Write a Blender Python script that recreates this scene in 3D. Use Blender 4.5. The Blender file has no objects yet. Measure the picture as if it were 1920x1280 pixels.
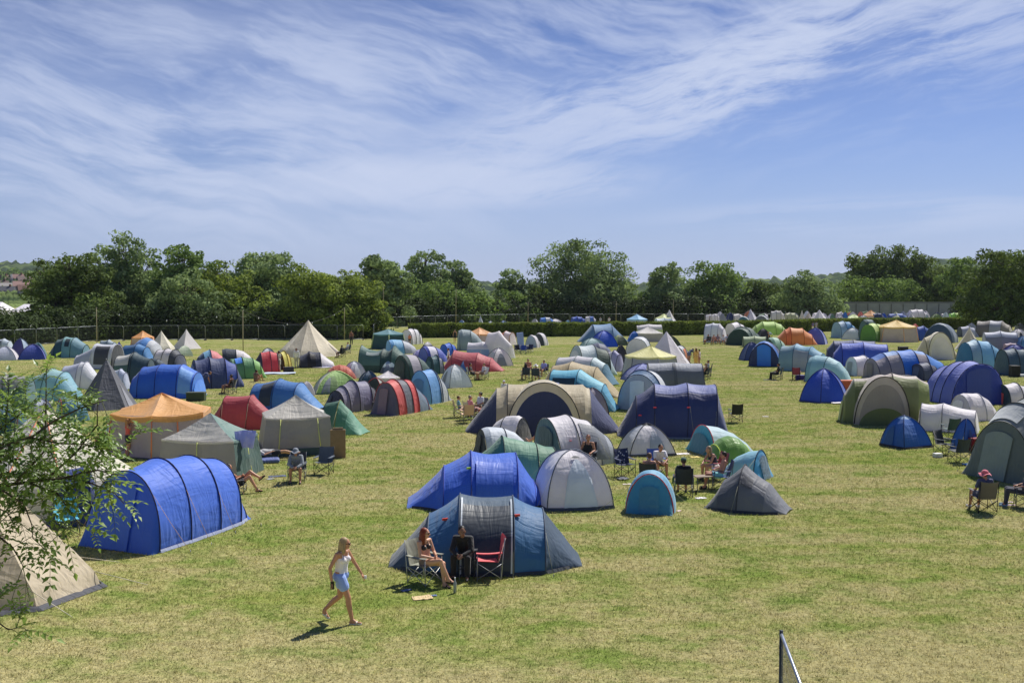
import bpy, math, random
import numpy as np
from mathutils import Vector, Matrix, noise

R = math.radians
SC = bpy.context.scene
COL = SC.collection
F, CX, CY, HOR, CH = 1867.0, 960.0, 640.0, 548.0, 6.4
P = math.atan((CY - HOR) / F)
SP, CP = math.sin(P), math.cos(P)

def ray(px, py):
    a, b = (px - CX) / F, (py - CY) / F
    return (a, CP - b * SP, -SP - b * CP)

def ground(px, py):
    """point of the flat field seen at a pixel of the 1920 px wide photograph"""
    d = ray(px, py)
    t = CH / -d[2]
    return Vector((d[0] * t, d[1] * t, 0))

def at_depth(px, py, Y):
    d = ray(px, py)
    t = Y / d[1]
    return Vector((d[0] * t, Y, CH + d[2] * t))

def project(pts):
    pts = np.asarray(pts, float)
    X, Y, Z = pts[:, 0], pts[:, 1], pts[:, 2] - CH
    dep = np.maximum(Y * CP - Z * SP, .5)
    up = Y * SP + Z * CP
    return CX + F * X / dep, CY - F * up / dep, dep

def lin(h):
    h = h.lstrip('#')
    c = [int(h[i:i + 2], 16) / 255 for i in (0, 2, 4)]
    return tuple((x / 12.92 if x <= .04045 else ((x + .055) / 1.055) ** 2.4) for x in c) + (1,)

# ------------------------------------------------------------------ materials
MATS = {}
def new_mat(name):
    m = bpy.data.materials.new(name)
    m.use_nodes = True
    m.node_tree.nodes.clear()
    return m, m.node_tree.nodes, m.node_tree.links

def N(ns, t, **kw):
    n = ns.new(t)
    for k, v in kw.items():
        if k in n.inputs: n.inputs[k].default_value = v
        else: setattr(n, k, v)
    return n

def fabric(hexc, trans=.30, rough=.6, bump=1.0):
    key = ('fab', hexc, trans, rough, bump)
    if key in MATS: return MATS[key]
    m, ns, l = new_mat('tent_fabric_' + hexc)
    c = [x * 1.62 + .005 for x in lin(hexc)[:3]]
    lum = .3 * c[0] + .6 * c[1] + .1 * c[2]
    c = [min(.84, x * .88 + lum * .12) for x in c]
    c[1] = min(.8, c[1] + .07 * max(0, c[2] - c[1])); c[0] = max(0, c[0] - .02 * max(0, c[2] - c[0]))
    tc = N(ns, 'ShaderNodeTexCoord')
    mp = N(ns, 'ShaderNodeMapping'); mp.inputs['Scale'].default_value = (1, 1, 1)
    l.new(tc.outputs['Object'], mp.inputs[0])
    n1 = N(ns, 'ShaderNodeTexNoise', Scale=.9, Detail=3.0, Roughness=.6)
    l.new(mp.outputs[0], n1.inputs['Vector'])
    ramp = N(ns, 'ShaderNodeMapRange'); ramp.inputs['From Min'].default_value = .3; ramp.inputs['From Max'].default_value = .7
    ramp.inputs['To Min'].default_value = .92; ramp.inputs['To Max'].default_value = 1.07
    l.new(n1.outputs[0], ramp.inputs['Value'])
    mul = N(ns, 'ShaderNodeVectorMath', operation='SCALE'); mul.inputs[0].default_value = c[:3]
    l.new(ramp.outputs[0], mul.inputs['Scale'])
    # creases: two stretched noises
    m2 = N(ns, 'ShaderNodeMapping'); m2.inputs['Scale'].default_value = (.55, 3.6, 1.5); m2.inputs['Rotation'].default_value = (.2, .3, .35)
    m3 = N(ns, 'ShaderNodeMapping'); m3.inputs['Scale'].default_value = (3.0, .7, 1.0); m3.inputs['Rotation'].default_value = (.5, -.2, -.5)
    l.new(tc.outputs['Object'], m2.inputs[0]); l.new(tc.outputs['Object'], m3.inputs[0])
    a = N(ns, 'ShaderNodeTexNoise', Scale=1.2, Detail=2.2, Roughness=.5, Distortion=1.6)
    b = N(ns, 'ShaderNodeTexNoise', Scale=1.0, Detail=2.0, Roughness=.5, Distortion=2.0)
    l.new(m2.outputs[0], a.inputs['Vector']); l.new(m3.outputs[0], b.inputs['Vector'])
    ad = N(ns, 'ShaderNodeMath', operation='ADD'); l.new(a.outputs[0], ad.inputs[0]); l.new(b.outputs[0], ad.inputs[1])
    bp = N(ns, 'ShaderNodeBump', Strength=.55 * bump, Distance=.06)
    l.new(ad.outputs[0], bp.inputs['Height'])
    pr = N(ns, 'ShaderNodeBsdfPrincipled', Roughness=rough)
    pr.inputs['Specular IOR Level'].default_value = .5
    pr.inputs['Sheen Weight'].default_value = .32; pr.inputs['Sheen Roughness'].default_value = .45
    l.new(mul.outputs[0], pr.inputs['Base Color']); l.new(bp.outputs[0], pr.inputs['Normal'])
    tr = N(ns, 'ShaderNodeBsdfTranslucent'); l.new(mul.outputs[0], tr.inputs['Color']); l.new(bp.outputs[0], tr.inputs['Normal'])
    mx = N(ns, 'ShaderNodeMixShader'); mx.inputs[0].default_value = trans
    l.new(pr.outputs[0], mx.inputs[1]); l.new(tr.outputs[0], mx.inputs[2])
    o = N(ns, 'ShaderNodeOutputMaterial'); l.new(mx.outputs[0], o.inputs[0])
    MATS[key] = m
    return m

def plain(name, hexc, rough=.6, metal=0.0, var=.15, scale=6.0, bump=0.0, spec=.4):
    key = (name, hexc, rough, metal)
    if key in MATS: return MATS[key]
    m, ns, l = new_mat(name)
    c = lin(hexc)
    tc = N(ns, 'ShaderNodeTexCoord')
    n1 = N(ns, 'ShaderNodeTexNoise', Scale=scale, Detail=3.0)
    l.new(tc.outputs['Object'], n1.inputs['Vector'])
    r = N(ns, 'ShaderNodeMapRange'); r.inputs['From Min'].default_value = .3; r.inputs['From Max'].default_value = .7
    r.inputs['To Min'].default_value = 1 - var; r.inputs['To Max'].default_value = 1 + var
    l.new(n1.outputs[0], r.inputs['Value'])
    mul = N(ns, 'ShaderNodeVectorMath', operation='SCALE'); mul.inputs[0].default_value = c[:3]
    l.new(r.outputs[0], mul.inputs['Scale'])
    pr = N(ns, 'ShaderNodeBsdfPrincipled', Roughness=rough, Metallic=metal)
    pr.inputs['Specular IOR Level'].default_value = spec
    l.new(mul.outputs[0], pr.inputs['Base Color'])
    if bump:
        bp = N(ns, 'ShaderNodeBump', Strength=bump, Distance=.02); l.new(n1.outputs[0], bp.inputs['Height']); l.new(bp.outputs[0], pr.inputs['Normal'])
    o = N(ns, 'ShaderNodeOutputMaterial'); l.new(pr.outputs[0], o.inputs[0])
    MATS[key] = m
    return m

def leaf_mat(name, dark, light, trans=.35, scale=.35, rough=.45):
    """foliage colour, varied leaf by leaf"""
    if name in MATS: return MATS[name]
    m, ns, l = new_mat(name)
    ge = N(ns, 'ShaderNodeNewGeometry')
    n1 = N(ns, 'ShaderNodeTexNoise', Scale=scale, Detail=3.0); l.new(ge.outputs['Position'], n1.inputs['Vector'])
    ad = N(ns, 'ShaderNodeMath', operation='MULTIPLY_ADD'); ad.inputs[1].default_value = .5
    l.new(ge.outputs['Random Per Island'], ad.inputs[0])
    s = N(ns, 'ShaderNodeMath', operation='MULTIPLY_ADD'); s.inputs[1].default_value = 1.4; s.inputs[2].default_value = -.45
    l.new(n1.outputs[0], s.inputs[0]); l.new(s.outputs[0], ad.inputs[2])
    mx = N(ns, 'ShaderNodeMix', data_type='RGBA'); mx.inputs['A'].default_value = lin(dark); mx.inputs['B'].default_value = lin(light)
    mx.clamp_factor = True
    l.new(ad.outputs[0], mx.inputs['Factor'])
    near_ = name == 'ash_leaflets'
    pr = N(ns, 'ShaderNodeBsdfPrincipled', Roughness=.42 if near_ else .75); pr.inputs['Specular IOR Level'].default_value = .55 if near_ else .15
    l.new(mx.outputs['Result'], pr.inputs['Base Color'])
    tr = N(ns, 'ShaderNodeBsdfTranslucent')
    hs = N(ns, 'ShaderNodeHueSaturation', Saturation=1.1, Value=1.25); hs.inputs['Hue'].default_value = .485
    l.new(mx.outputs['Result'], hs.inputs['Color']); l.new(hs.outputs[0], tr.inputs['Color'])
    ms = N(ns, 'ShaderNodeMixShader'); ms.inputs[0].default_value = trans
    l.new(pr.outputs[0], ms.inputs[1]); l.new(tr.outputs[0], ms.inputs[2])
    o = N(ns, 'ShaderNodeOutputMaterial'); l.new(ms.outputs[0], o.inputs[0])
    MATS[name] = m
    return m

# ------------------------------------------------------------------ mesh building
class MB:
    def __init__(s):
        s.v = []; s.f = []; s.mi = []; s.sm = []; s.n = 0
    def add(s, verts, faces, mi=0, smooth=True):
        verts = np.asarray(verts, float).reshape(-1, 3)
        s.v.append(verts)
        b = s.n
        for i, f in enumerate(faces):
            s.f.append(tuple(int(k) + b for k in f))
            s.mi.append(mi[i] if isinstance(mi, (list, np.ndarray)) else mi)
            s.sm.append(smooth)
        s.n += len(verts)
    def grid(s, G, mi=0, smooth=True, fmi=None):
        nu, nv = G.shape[:2]
        faces = []; mm = []
        for i in range(nu - 1):
            for j in range(nv - 1):
                a = i * nv + j
                faces.append((a, a + nv, a + nv + 1, a + 1))
                mm.append(fmi(i, j) if fmi else mi)
        s.add(G.reshape(-1, 3), faces, mm, smooth)
    def tube(s, pts, r, n=6, mi=0, cap=True):
        pts = [Vector(p) for p in pts]
        rr = r if isinstance(r, (list, tuple)) else [r] * len(pts)
        vs = []
        for i, p in enumerate(pts):
            d = (pts[min(i + 1, len(pts) - 1)] - pts[max(i - 1, 0)])
            if d.length < 1e-9: d = Vector((0, 0, 1))
            d.normalize()
            a = d.orthogonal() if i == 0 else (a - d * a.dot(d))
            if a.length < 1e-6: a = d.orthogonal()
            a.normalize(); b = d.cross(a)
            for k in range(n):
                t = 2 * math.pi * k / n
                vs.append(p + (a * math.cos(t) + b * math.sin(t)) * rr[i])
        fs = []
        for i in range(len(pts) - 1):
            for k in range(n):
                k2 = (k + 1) % n
                fs.append((i * n + k, i * n + k2, (i + 1) * n + k2, (i + 1) * n + k))
        if cap:
            fs.append(tuple(range(n))[::-1]); fs.append(tuple((len(pts) - 1) * n + k for k in range(n)))
        s.add([tuple(v) for v in vs], fs, mi, True)
    def box(s, c, sz, rz=0, mi=0, bev=0, tilt=None):
        x, y, z = [k / 2 for k in sz]
        if bev <= 0: prof = [(-x, -y), (x, -y), (x, y), (-x, y)]
        else:
            b = bev
            prof = [(-x + b, -y), (x - b, -y), (x, -y + b), (x, y - b), (x - b, y), (-x + b, y), (-x, y - b), (-x, -y + b)]
        n = len(prof)
        vs = []
        lay = [(-z, 1)] + [(z, 1)] if bev <= 0 else [(-z, .97), (-z + bev, 1), (z - bev, 1), (z, .97)]
        for zz, k in lay:
            for px, py in prof: vs.append(Vector((px * k, py * k, zz)))
        M = Matrix.Translation(c) @ Matrix.Rotation(rz, 4, 'Z')
        if tilt: M = M @ Matrix.Rotation(tilt[0], 4, 'X') @ Matrix.Rotation(tilt[1], 4, 'Y')
        vs = [tuple(M @ v) for v in vs]
        fs = [tuple(range(n))[::-1]]
        for L in range(len(lay) - 1):
            for k in range(n):
                k2 = (k + 1) % n
                fs.append((L * n + k, L * n + k2, (L + 1) * n + k2, (L + 1) * n + k))
        fs.append(tuple((len(lay) - 1) * n + k for k in range(n)))
        s.add(vs, fs, mi, False)
    def ball(s, c, r, nu=8, nv=6, mi=0, M=None):
        rx, ry, rz = r if isinstance(r, (tuple, list)) else (r, r, r)
        vs = []; fs = []
        for i in range(nv + 1):
            ph = math.pi * i / nv
            for k in range(nu):
                t = 2 * math.pi * k / nu
                v = Vector((rx * math.sin(ph) * math.cos(t), ry * math.sin(ph) * math.sin(t), rz * math.cos(ph)))
                if M is not None: v = M @ v
                vs.append(tuple(v + Vector(c)))
        for i in range(nv):
            for k in range(nu):
                k2 = (k + 1) % nu
                fs.append((i * nu + k, (i + 1) * nu + k, (i + 1) * nu + k2, i * nu + k2))
        s.add(vs, fs, mi, True)
    def mesh(s, name, mats):
        me = bpy.data.meshes.new(name)
        v = np.concatenate(s.v) if s.v else np.zeros((0, 3))
        me.from_pydata(v.tolist(), [], s.f)
        me.polygons.foreach_set('material_index', s.mi)
        me.polygons.foreach_set('use_smooth', s.sm)
        for m in (mats if isinstance(mats, (list, tuple)) else [mats]): me.materials.append(m)
        me.update()
        return me
    def build(s, name, mats, parent=None):
        return link(bpy.data.objects.new(name, s.mesh(name, mats)), parent)

def link(o, parent=None):
    COL.objects.link(o)
    if parent is not None: o.parent = parent
    return o

def tag(o, label=None, cat=None, group=None, kind=None):
    if label: o['label'] = label
    if cat: o['category'] = cat
    if group: o['group'] = group
    if kind: o['kind'] = kind
    return o

def empty(name, loc, rz, label, cat, group=None):
    o = bpy.data.objects.new(name, None)
    o.empty_display_size = .2
    o.location = loc; o.rotation_euler = (0, 0, rz)
    link(o)
    return tag(o, label, cat, group)

def copy_thing(root, loc, rz, label, group=None, scale=None):
    r = root.copy(); COL.objects.link(r); r.location = loc; r.rotation_euler = (0, 0, rz)
    if scale: r.scale = scale
    r['label'] = label
    if group: r['group'] = group
    for ch in list(root.children):
        c = ch.copy(); COL.objects.link(c); c.parent = r
        for g in list(ch.children):
            d = g.copy(); COL.objects.link(d); d.parent = c
    return r

def quads_mesh(name, V, mat, parent=None, tri=False):
    """V: (n,4,3) or (n,3,3) array of loose leaves"""
    n, k = V.shape[:2]
    me = bpy.data.meshes.new(name)
    me.vertices.add(n * k); me.vertices.foreach_set('co', V.reshape(-1).astype(np.float32))
    me.loops.add(n * k); me.loops.foreach_set('vertex_index', np.arange(n * k, dtype=np.int32))
    me.polygons.add(n); me.polygons.foreach_set('loop_start', np.arange(0, n * k, k, dtype=np.int32))
    try: me.polygons.foreach_set('loop_total', np.full(n, k, dtype=np.int32))
    except Exception: pass
    me.materials.append(mat)
    me.update(calc_edges=True); me.validate()
    return link(bpy.data.objects.new(name, me), parent)

ORD = ['first', 'second', 'third', 'fourth', 'fifth', 'sixth', 'seventh', 'eighth', 'ninth', 'tenth', 'eleventh', 'twelfth',
       'thirteenth', 'fourteenth', 'fifteenth', 'sixteenth', 'seventeenth', 'eighteenth', 'nineteenth', 'twentieth', 'twenty first',
       'twenty second', 'twenty third', 'twenty fourth', 'twenty fifth', 'twenty sixth', 'twenty seventh', 'twenty eighth', 'twenty ninth', 'thirtieth']
# ------------------------------------------------------------------ camera, light, sky
cam = bpy.data.cameras.new('camera')
cam.sensor_width = 36; cam.lens = F / 1920 * 36
cam.clip_start = .1; cam.clip_end = 20000
co = bpy.data.objects.new('camera', cam); COL.objects.link(co)
co.location = (0, 0, CH); co.rotation_euler = (math.pi / 2 - P, 0, 0)
SC.camera = co

SUN_AZ = math.atan2(.62, .80)      # to the right of straight ahead
SUN_EL = R(53)
sd = Vector((math.sin(SUN_AZ) * math.cos(SUN_EL), math.cos(SUN_AZ) * math.cos(SUN_EL), math.sin(SUN_EL)))
sl = bpy.data.lights.new('sun', 'SUN'); sl.energy = 4.6; sl.angle = R(.53); sl.color = (1, .955, .88)
so = bpy.data.objects.new('sun', sl); COL.objects.link(so)
so.location = (20, 20, 60)
so.rotation_euler = sd.to_track_quat('Z', 'Y').to_euler()

W = bpy.data.worlds.new('World'); SC.world = W; W.use_nodes = True
ns, l = W.node_tree.nodes, W.node_tree.links
ns.clear()
def MN(op, a=None, b=None, c=None, clamp=False):
    n = ns.new('ShaderNodeMath'); n.operation = op; n.use_clamp = clamp
    for i, x in enumerate((a, b, c)):
        if x is None: continue
        if isinstance(x, (int, float)): n.inputs[i].default_value = x
        else: l.new(x, n.inputs[i])
    return n.outputs[0]
def smooth(x, a, b, ta=0.0, tb=1.0):
    n = ns.new('ShaderNodeMapRange'); n.interpolation_type = 'SMOOTHSTEP'
    n.inputs['From Min'].default_value = a; n.inputs['From Max'].default_value = b
    n.inputs['To Min'].default_value = ta; n.inputs['To Max'].default_value = tb
    l.new(x, n.inputs['Value']); return n.outputs[0]
sky = ns.new('ShaderNodeTexSky'); sky.sky_type = 'NISHITA'; sky.sun_disc = False
sky.sun_elevation = SUN_EL; sky.sun_rotation = SUN_AZ; sky.altitude = 50; sky.air_density = 1.0; sky.dust_density = .1; sky.ozone_density = 3.0
tc = ns.new('ShaderNodeTexCoord')
sep = ns.new('ShaderNodeSeparateXYZ'); l.new(tc.outputs['Generated'], sep.inputs[0])
az = MN('ARCTAN2', sep.outputs[0], sep.outputs[1])          # 0 straight ahead, + to the right
el = MN('ARCSINE', sep.outputs[2])
# direction in degrees
azd = MN('MULTIPLY', az, 57.2958); eld = MN('MULTIPLY', el, 57.2958)
def streak(ang, su, sv, seed, detail=6, rough=.6, dist=.0, warp=1.0):
    """noise stretched along a line leaning by ang degrees in the azimuth / elevation chart"""
    c_, s_ = math.cos(R(ang)), math.sin(R(ang))
    u = MN('ADD', MN('MULTIPLY', azd, c_), MN('MULTIPLY', eld, s_))
    v = MN('ADD', MN('MULTIPLY', azd, -s_), MN('MULTIPLY', eld, c_))
    cv = ns.new('ShaderNodeCombineXYZ'); l.new(u, cv.inputs[0]); l.new(v, cv.inputs[1]); cv.inputs[2].default_value = seed
    wn = ns.new('ShaderNodeTexNoise'); wn.inputs['Scale'].default_value = .13; wn.inputs['Detail'].default_value = 2.5
    l.new(cv.outputs[0], wn.inputs['Vector'])
    wv = ns.new('ShaderNodeVectorMath'); wv.operation = 'MULTIPLY_ADD'
    l.new(wn.outputs['Color'], wv.inputs[0]); wv.inputs[1].default_value = (7 * warp, 4.2 * warp, 0); l.new(cv.outputs[0], wv.inputs[2])
    mp = ns.new('ShaderNodeMapping'); mp.inputs['Scale'].default_value = (su, sv, 1); l.new(wv.outputs[0], mp.inputs[0])
    nn = ns.new('ShaderNodeTexNoise'); nn.inputs['Scale'].default_value = 1; nn.inputs['Detail'].default_value = detail
    nn.inputs['Roughness'].default_value = rough; nn.inputs['Distortion'].default_value = dist
    l.new(mp.outputs[0], nn.inputs['Vector'])
    return nn.outputs[0]
def blob(a0, e0, ra, re, ang=0):
    """soft oval region centred at azimuth a0, elevation e0 (degrees)"""
    c_, s_ = math.cos(R(ang)), math.sin(R(ang))
    da = MN('SUBTRACT', azd, a0); de = MN('SUBTRACT', eld, e0)
    u = MN('DIVIDE', MN('ADD', MN('MULTIPLY', da, c_), MN('MULTIPLY', de, s_)), ra)
    v = MN('DIVIDE', MN('ADD', MN('MULTIPLY', da, -s_), MN('MULTIPLY', de, c_)), re)
    d = MN('SQRT', MN('ADD', MN('MULTIPLY', u, u), MN('MULTIPLY', v, v)))
    return smooth(d, 0.25, 1.0, 1.0, 0.0)
A_ = streak(-14, .14, .74, 1.3, detail=8, rough=.62, dist=.1, warp=.75)
B_ = streak(11, .15, .85, 7.7, detail=9, rough=.68, dist=.15, warp=.7)
C_ = streak(-6, .07, .30, 3.1, detail=6, rough=.6, warp=1.1)
D_ = streak(2, .05, .75, 11.2, detail=6, rough=.6, warp=.4)
G_ = streak(32, .45, 2.6, 5.2, detail=6, rough=.68, warp=.6)
mA = blob(-17, 10, 24, 8.5, -10); mA2 = blob(-22, 6.5, 19, 5.5, -3)
mB = blob(6, 10.2, 14, 3.4, 13); mB2 = blob(-3.5, 6.3, 15, 1.9, 0)
mC = blob(-16, 9.5, 30, 10, -8); mD = blob(19.5, 4.1, 16, 1.5, 1); mT = blob(4, 14, 26, 4.5, 3)
mB3 = blob(13.5, 12.6, 10, 3.4, 24); mB4 = blob(24, 14.2, 15, 4.2, 6)
def lay(n, m, lo, hi, k):
    return MN('MULTIPLY', MN('MULTIPLY', smooth(n, lo, hi), m), k)
dens = lay(A_, mA, .38, .72, .95)
for t in (lay(A_, mA2, .34, .68, .8), lay(B_, mB, .34, .64, 1.5), lay(B_, mB2, .26, .56, 1.7), lay(B_, mB3, .36, .66, 1.3), lay(B_, mB4, .36, .68, 1.2),
          lay(C_, mC, .22, .78, .85), lay(D_, mD, .40, .60, .7), lay(A_, mT, .36, .70, .95), lay(B_, blob(19, 11, 20, 6, 8), .40, .75, .4), lay(G_, mB, .48, .8, .5), lay(G_, mB2, .48, .8, .5)):
    dens = MN('ADD', dens, t)
veil = MN('MULTIPLY', smooth(eld, 0, 6, 1, 0), .04)
dens = MN('ADD', dens, veil)
dens = MN('MULTIPLY', MN('SUBTRACT', 1.0, MN('POWER', 2.718, MN('MULTIPLY', dens, -.82))), 1.0, clamp=True)
tint = ns.new('ShaderNodeMix'); tint.data_type = 'RGBA'; tint.blend_type = 'MULTIPLY'; tint.inputs['Factor'].default_value = 1
tint.inputs['B'].default_value = SKY_TINT = (.53, .53, .72, 1)
l.new(sky.outputs[0], tint.inputs['A'])
mx = ns.new('ShaderNodeMix'); mx.data_type = 'RGBA'; mx.clamp_factor = True
low = ns.new('ShaderNodeMix'); low.data_type = 'RGBA'; low.clamp_factor = True
l.new(smooth(eld, 0, 9, .62, 0), low.inputs['Factor']); l.new(tint.outputs['Result'], low.inputs['A']); low.inputs['B'].default_value = (2.9, 3.9, 6.5, 1)
hi = ns.new('ShaderNodeVectorMath'); hi.operation = 'SCALE'; l.new(low.outputs['Result'], hi.inputs[0]); l.new(smooth(eld, 8, 19, 1, .86), hi.inputs['Scale'])
l.new(dens, mx.inputs['Factor']); l.new(hi.outputs[0], mx.inputs['A']); mx.inputs['B'].default_value = (4.9, 5.5, 7.1, 1)
bg = ns.new('ShaderNodeBackground'); bg.inputs['Strength'].default_value = .095
l.new(mx.outputs['Result'], bg.inputs['Color'])
wo = ns.new('ShaderNodeOutputWorld'); l.new(bg.outputs[0], wo.inputs[0])
SC.view_settings.view_transform = 'Standard'; SC.view_settings.look = 'None'; SC.view_settings.exposure = .36; SC.view_settings.gamma = 1
SC.render.engine = 'CYCLES'
SC.cycles.max_bounces = 6; SC.cycles.diffuse_bounces = 3; SC.cycles.transparent_max_bounces = 6; SC.cycles.caustics_reflective = False; SC.cycles.caustics_refractive = False

# ------------------------------------------------------------------ field
def grass_color(ns, l, blades=False):
    ge = N(ns, 'ShaderNodeNewGeometry')
    sepp = N(ns, 'ShaderNodeSeparateXYZ'); l.new(ge.outputs['Position'], sepp.inputs[0])
    flat = N(ns, 'ShaderNodeCombineXYZ'); l.new(sepp.outputs[0], flat.inputs[0]); l.new(sepp.outputs[1], flat.inputs[1])
    def nz(scale, sx=1, sy=1, det=4.0, rough=.6, dist=0.0, off=0):
        mp = N(ns, 'ShaderNodeMapping'); mp.inputs['Scale'].default_value = (sx, sy, 1); mp.inputs['Location'].default_value = (off, off * .7, 0)
        mp.inputs['Rotation'].default_value = (0, 0, .06)
        l.new(flat.outputs[0], mp.inputs[0])
        n = N(ns, 'ShaderNodeTexNoise', Scale=scale, Detail=det, Roughness=rough, Distortion=dist); l.new(mp.outputs[0], n.inputs['Vector'])
        return n.outputs[0]
    def mr(x, a, b, c=0.0, d=1.0):
        n = N(ns, 'ShaderNodeMapRange'); n.interpolation_type = 'SMOOTHSTEP'
        for k, v in zip(('From Min', 'From Max', 'To Min', 'To Max'), (a, b, c, d)): n.inputs[k].default_value = v
        l.new(x, n.inputs['Value']); return n.outputs[0]
    def m(op, a, b):
        n = N(ns, 'ShaderNodeMath', operation=op)
        for i, x in enumerate((a, b)):
            if isinstance(x, (int, float)): n.inputs[i].default_value = x
            else: l.new(x, n.inputs[i])
        return n.outputs[0]
    big = nz(.11, 1, 1.5, 3.0)
    band = nz(.30, .28, 1.6, 4.0, .6, .6, 31)       # mown swathes across the field
    mid = nz(.9, 1, 1.3, 5.0, .68, .4, 7)
    fine = nz(7.0, 1, 1, 3.0, .7, 0, 3)
    vf = nz(26.0, 1, 1, 2.0, .7, 0, 9)
    dry = m('ADD', m('MULTIPLY', big, .7), m('ADD', m('MULTIPLY', band, 1.05), m('ADD', m('MULTIPLY', mid, .95), m('MULTIPLY', fine, .38))))
    # trodden dry ground close to the fence line where the photograph is taken from
    edge = mr(sepp.outputs[1], 20.5, 15.0, 0.0, .24)
    dry = m('ADD', dry, edge)
    dryf = mr(dry, 1.30, 1.82)
    c1 = N(ns, 'ShaderNodeMix', data_type='RGBA'); c1.inputs['A'].default_value = lin(G_GREEN[0]); c1.inputs['B'].default_value = lin(G_GREEN[1])
    l.new(mr(mid, .35, .62), c1.inputs['Factor'])
    c2 = N(ns, 'ShaderNodeMix', data_type='RGBA'); l.new(c1.outputs['Result'], c2.inputs['A']); c2.inputs['B'].default_value = lin(G_DRY)
    c2.clamp_factor = True; l.new(dryf, c2.inputs['Factor'])
    lush = mr(nz(.55, 1, 1.4, 4.0, .65, .3, 57), .56, .70, 0, .55)
    c3 = N(ns, 'ShaderNodeMix', data_type='RGBA'); l.new(c2.outputs['Result'], c3.inputs['A']); c3.inputs['B'].default_value = lin(G_LUSH); l.new(lush, c3.inputs['Factor'])
    fac = m('ADD', m('MULTIPLY', fine, .8), m('MULTIPLY', vf, .9))
    v = N(ns, 'ShaderNodeVectorMath', operation='SCALE'); l.new(c3.outputs['Result'], v.inputs[0]); tuft = nz(2.6, 1, 1.5, 4.0, .7, .5, 17)
    tf = m('MULTIPLY', mr(fac, .5, 1.2, .62, 1.38), mr(tuft, .34, .60, .84, 1.06))
    l.new(tf, v.inputs['Scale'])
    return v.outputs[0], fac, ge
G_GREEN = ('#86984c', '#a0a55c'); G_DRY = '#b9b07e'; G_LUSH = '#7e9648'
m_, ns_, l_ = new_mat('field_grass')
c_, fac_, ge_ = grass_color(ns_, l_)
bp = N(ns_, 'ShaderNodeBump', Strength=.8, Distance=.05); l_.new(fac_, bp.inputs['Height'])
df = N(ns_, 'ShaderNodeBsdfDiffuse', Roughness=.5); l_.new(c_, df.inputs['Color']); l_.new(bp.outputs[0], df.inputs['Normal'])
o_ = N(ns_, 'ShaderNodeOutputMaterial'); l_.new(df.outputs[0], o_.inputs[0])
M_FIELD = m_
m_, ns_, l_ = new_mat('grass_blades')
c_, fac_, ge_ = grass_color(ns_, l_)
hv = N(ns_, 'ShaderNodeMapRange'); hv.inputs['To Min'].default_value = .80; hv.inputs['To Max'].default_value = 1.28; l_.new(ge_.outputs['Random Per Island'], hv.inputs['Value'])
sv = N(ns_, 'ShaderNodeVectorMath', operation='SCALE'); l_.new(c_, sv.inputs[0]); l_.new(hv.outputs[0], sv.inputs['Scale'])
df = N(ns_, 'ShaderNodeBsdfDiffuse'); l_.new(sv.outputs[0], df.inputs['Color'])
tr = N(ns_, 'ShaderNodeBsdfTranslucent'); l_.new(sv.outputs[0], tr.inputs['Color'])
mx_ = N(ns_, 'ShaderNodeMixShader'); mx_.inputs[0].default_value = .4; l_.new(df.outputs[0], mx_.inputs[1]); l_.new(tr.outputs[0], mx_.inputs[2])
o_ = N(ns_, 'ShaderNodeOutputMaterial'); l_.new(mx_.outputs[0], o_.inputs[0])
M_BLADE = m_

def field_z(x, y):
    k = min(1, max(0, (y - 8) / 8)) * (1 - min(1, max(0, (y - 120) / 60)))
    return 0.0
mb = MB()
xs = np.concatenate([np.linspace(-6000, -120, 12), np.linspace(-110, 110, 45), np.linspace(120, 6000, 12)])
ys = np.concatenate([np.linspace(-60, 220, 57), np.array([260, 320, 450, 700, 1200, 2500, 6500])])
G = np.zeros((len(xs), len(ys), 3))
for i, x in enumerate(xs):
    for j, y in enumerate(ys): G[i, j] = (x, y, 0 if y < 700 else -6)
mb.grid(G)
tag(mb.build('field', M_FIELD), kind='structure')

# grass blades, thinning out with distance: nobody could count them
def blades(name, n, y0, y1, hgt, wid, seed):
    rg = np.random.default_rng(seed)
    u = rg.random(n)
    y = y0 * (y1 / y0) ** (u ** .72)
    x = (rg.random(n) * 2 - 1) * y * .56
    tuft = rg.normal(0, .05, (n, 2))
    ang = rg.random(n) * math.pi * 2
    h = hgt * (.45 + rg.random(n) * .9) * (y / y0) ** .25 * np.clip(1.15 - (y / y1) ** 1.5, .12, 1)
    w = wid * (y / y0) ** .9 * (.6 + .8 * rg.random(n))
    lean = rg.normal(0, .75, (n, 2)) * h[:, None]
    V = np.zeros((n, 3, 3))
    V[:, 0, 0] = x - np.cos(ang) * w; V[:, 0, 1] = y - np.sin(ang) * w
    V[:, 1, 0] = x + np.cos(ang) * w; V[:, 1, 1] = y + np.sin(ang) * w
    V[:, 0, 2] = V[:, 1, 2] = -.004
    V[:, 2, 0] = x + lean[:, 0]; V[:, 2, 1] = y + lean[:, 1]; V[:, 2, 2] = h
    o = quads_mesh(name, V, M_BLADE)
    return tag(o, 'short sun bleached grass covering the camp field', 'grass', kind='stuff')
blades('grass', 560000, 12.0, 125.0, .042, .0065, 5)
# ------------------------------------------------------------------ tent builders
rng = random.Random(11)
def nz3(x, y, z): return noise.noise(Vector((x, y, z)))
def supe(w, h, n, th):
    c, s = math.cos(th), math.sin(th)
    y = w * math.copysign(abs(c) ** (2 / n), c); z = h * abs(s) ** (2 / n)
    return y, z

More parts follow.
